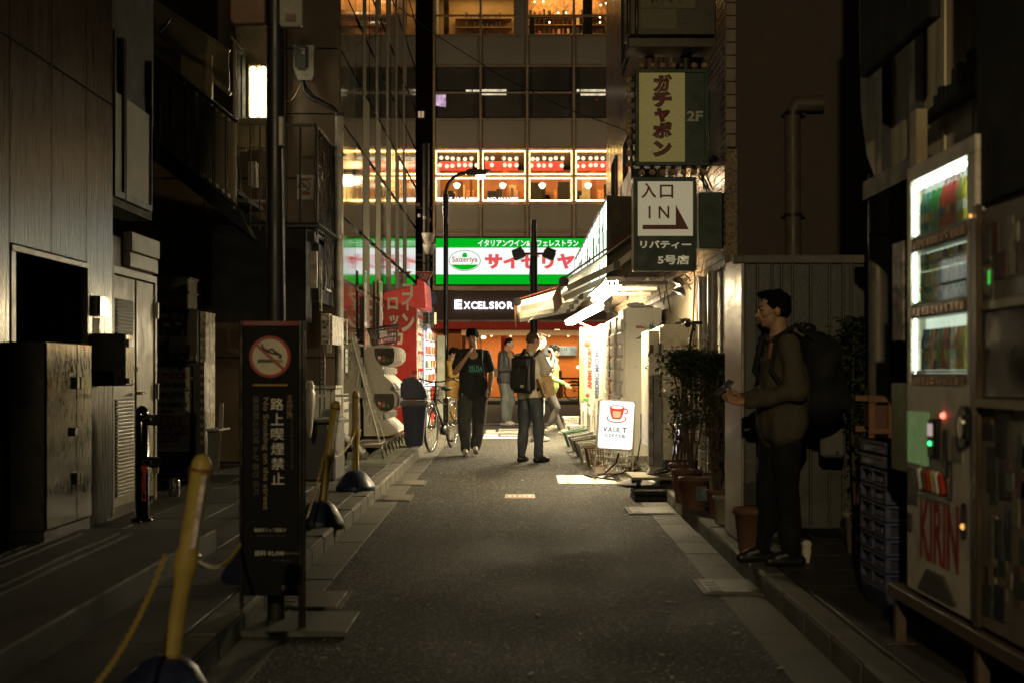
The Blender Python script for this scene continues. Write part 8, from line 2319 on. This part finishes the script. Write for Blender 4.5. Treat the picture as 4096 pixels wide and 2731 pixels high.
# 5. man in green jacket with glasses, mid stride
Y5 = 26.0
loc5 = Vector((ux(1262, Y5), Y5, zr(Y5)))
hA = hand_prims((.10, .37, .98), (-.1, .7, -.6), (-1, 0, 0), (0, .6, .6), curl=.4)
J = dict(ER=(.26, .10, 1.12), WR=(.12, .35, 1.0), EL=(-.27, -.12, 1.14), WL=(-.26, -.02, .9), Hd=(0, .09, 1.60), KR=(.08, .20, .52), AR=(.08, .02, .16), TR=(0, 1, .35), KL=(-.09, .03, .5), AL=(-.1, .22, .09), C=(0, .03, 1.22), SL=(-.18, .03, 1.42), SR=(.18, .03, 1.42), N=(0, .05, 1.47))
b5, _, hp5, s5 = person("man with glasses in a light green jacket striding to the right", loc5, R(-115), 1.66, J, sleeve='long', topm=mat("jacket_green", (.19, .24, .08), .6), trm=mat("shorts_dark", (.05, .045, .04), .8), shoem=shoe_w, hairm=hairk, hairstyle='mid', head_pitch=25, head_yaw=10, hands=(hA, hand_prims(J['WL'], (0, .2, -1), (1, 0, 0), (0, 1, 0), .4)), loose=.035, seed=51, voxel=.010, skinm=mat("skin_tan", (.42, .24, .15), .55), collar=True)
kid("glasses", black, b5, lambda m: [m.tube([hp5((sx * .03 + .019 * math.cos(a), .099, .006 + .016 * math.sin(a))) * s5 for a in [2 * math.pi * i / 12 for i in range(12)]], .0025, 5, closed=True) for sx in (-1, 1)] and m.cyl(hp5((-.048, .097, .01)) * s5, hp5((-.078, .0, .008)) * s5, .0025, n=5).cyl(hp5((.048, .097, .01)) * s5, hp5((.078, .0, .008)) * s5, .0025, n=5))

# 6. person in mustard behind the lamp post
Y6 = 30.0
hA = hand_prims((.06, .33, 1.15), (-.1, .8, .1), (0, 0, -1), (-.8, .2, .2), curl=.6)
J = dict(ER=(.23, .06, 1.12), WR=(.08, .32, 1.14), EL=(-.23, .06, 1.12), WL=(-.08, .32, 1.14), Hd=(0, .05, 1.62))
person("person in a mustard jacket half hidden behind the lamp post", Vector((ux(1037, Y6), Y6, zr(Y6))), R(-110), 1.62, J, sleeve='long', topm=mat("jacket_mustard", (.36, .21, .04), .7), trm=mat("skirt_mustard", (.30, .18, .04), .8), shoem=shoe_k, hairm=hairk, hairstyle='mid', head_pitch=15, hands=(hA, hand_prims((-.08, .32, 1.14), (.1, .8, .1), (0, 0, -1), (.8, .2, .2), curl=.6)), loose=.03, seed=61, voxel=.012)

# 7. foreground man in profile with phone and big bag
Y7 = 8.84
loc7 = Vector((ux(1795, Y7), Y7, zs(Y7) + .005))
# faces left: local +y -> world -x : rotate +90
ph = Vector((.0, .44, 1.08))
hA = hand_prims((.10, .28, 1.06), (-.25, .75, .25), (-.7, -.2, .5), (-.2, .1, .9), curl=.75, size=1.02)
hB = hand_prims((-.09, .265, 1.045), (.35, .8, .12), (.3, -.2, .8), (.6, -.2, .5), curl=.7, size=1.0)
J = dict(SR=(.20, .0, 1.405), SL=(-.20, .0, 1.405), ER=(.26, -.03, 1.11), WR=(.12, .26, 1.055), EL=(-.26, -.02, 1.11), WL=(-.10, .25, 1.04), Hd=(0, .055, 1.628), N=(0, .02, 1.465), C=(0, -.01, 1.2),
         KR=(.10, .05, .50), AR=(.10, .09, .085), KL=(-.11, .0, .50), AL=(-.11, -.04, .085), HR=(.09, .0, .91))
jk = mat("jacket_tan", (.075, .062, .038), .85, var=.2, scale=6, fine=120, fvar=.3, bump=.2, bscale=150)
b7, j7, hp7, s7 = person("young man in tan jacket standing in profile with a phone", loc7, R(96), 1.685, J, sleeve='long', topm=jk, trm=mat("trouser_black", (.004, .004, .004), .95), shoem=shoe_k, hairm=hairk, hairstyle='quiff', head_pitch=4, head_yaw=0, hands=(hA, hB), loose=.034, seed=71, voxel=.0065, wr=.010, collar=True, shirt_len=.84, leg_loose=1.12, skinm=mat("skin_warm", (.46, .26, .15), .5))
t = thing("phone", "small dark phone in the hands of the man in the tan jacket", "phone", loc7)
t.rotation_euler = (0, 0, R(96))
MB().bx(Vector((.02, .375, 1.135)) * s7, (.072, .012, .135), Matrix.Rotation(R(50), 3, 'X') @ Matrix.Rotation(R(15), 3, 'Z')).build("phone_body", mat("phone_grey", (.10, .11, .13), .2), t, bevel=.004, local=True)
t = thing("large_rucksack", "huge black rucksack on the back of the man in profile", "backpack", loc7)
t.rotation_euler = (0, 0, R(96))
o = rem("pack_body", [('e', Vector((0, -.24, 1.16)), (.17, .13, .27)), ('e', Vector((0, -.22, 1.32)), (.16, .13, .12)), ('e', Vector((0, -.26, 1.02)), (.17, .16, .15)), ('e', Vector((0, -.30, 1.12)), (.13, .10, .19)), ('c', Vector((-.1, -.30, 1.30)), Vector((.1, -.30, 1.30)), .07, .07), ('c', Vector((-.1, -.36, 1.0)), Vector((.1, -.36, 1.0)), .06, .06)], mat("rucksack_black", (.006, .006, .006), .85, bump=.3, bscale=20), t, .014, 2, wr=.010, wfreq=(10, 10, 10), seed=4)
MB().tube([(.13, -.18, 1.38), (.15, -.05, 1.475), (.16, .08, 1.40), (.18, .12, 1.2), (.2, .0, 1.02)], .022, 7).tube([(-.13, -.18, 1.38), (-.15, -.05, 1.475), (-.16, .08, 1.40), (-.18, .12, 1.2), (-.2, .0, 1.02)], .015, 7).build("shoulder_strap", black_matte, t, local=True)
MB().sph((.03, -.17, 1.46), (.07, .06, .035)).sph((-.02, -.13, 1.475), (.03, .03, .02)).build("lid_pouch", black, t, local=True)
t = thing("tote_bag", "pale tote bag hanging low behind the rucksack", "bag", at(1925, 1000, 9.2))
MB().bx(at(1912, 1010, 9.3), (.16, .08, .22)).build("bag_body", mat("tote_grey", (.14, .135, .12), .8), t, bevel=.02)
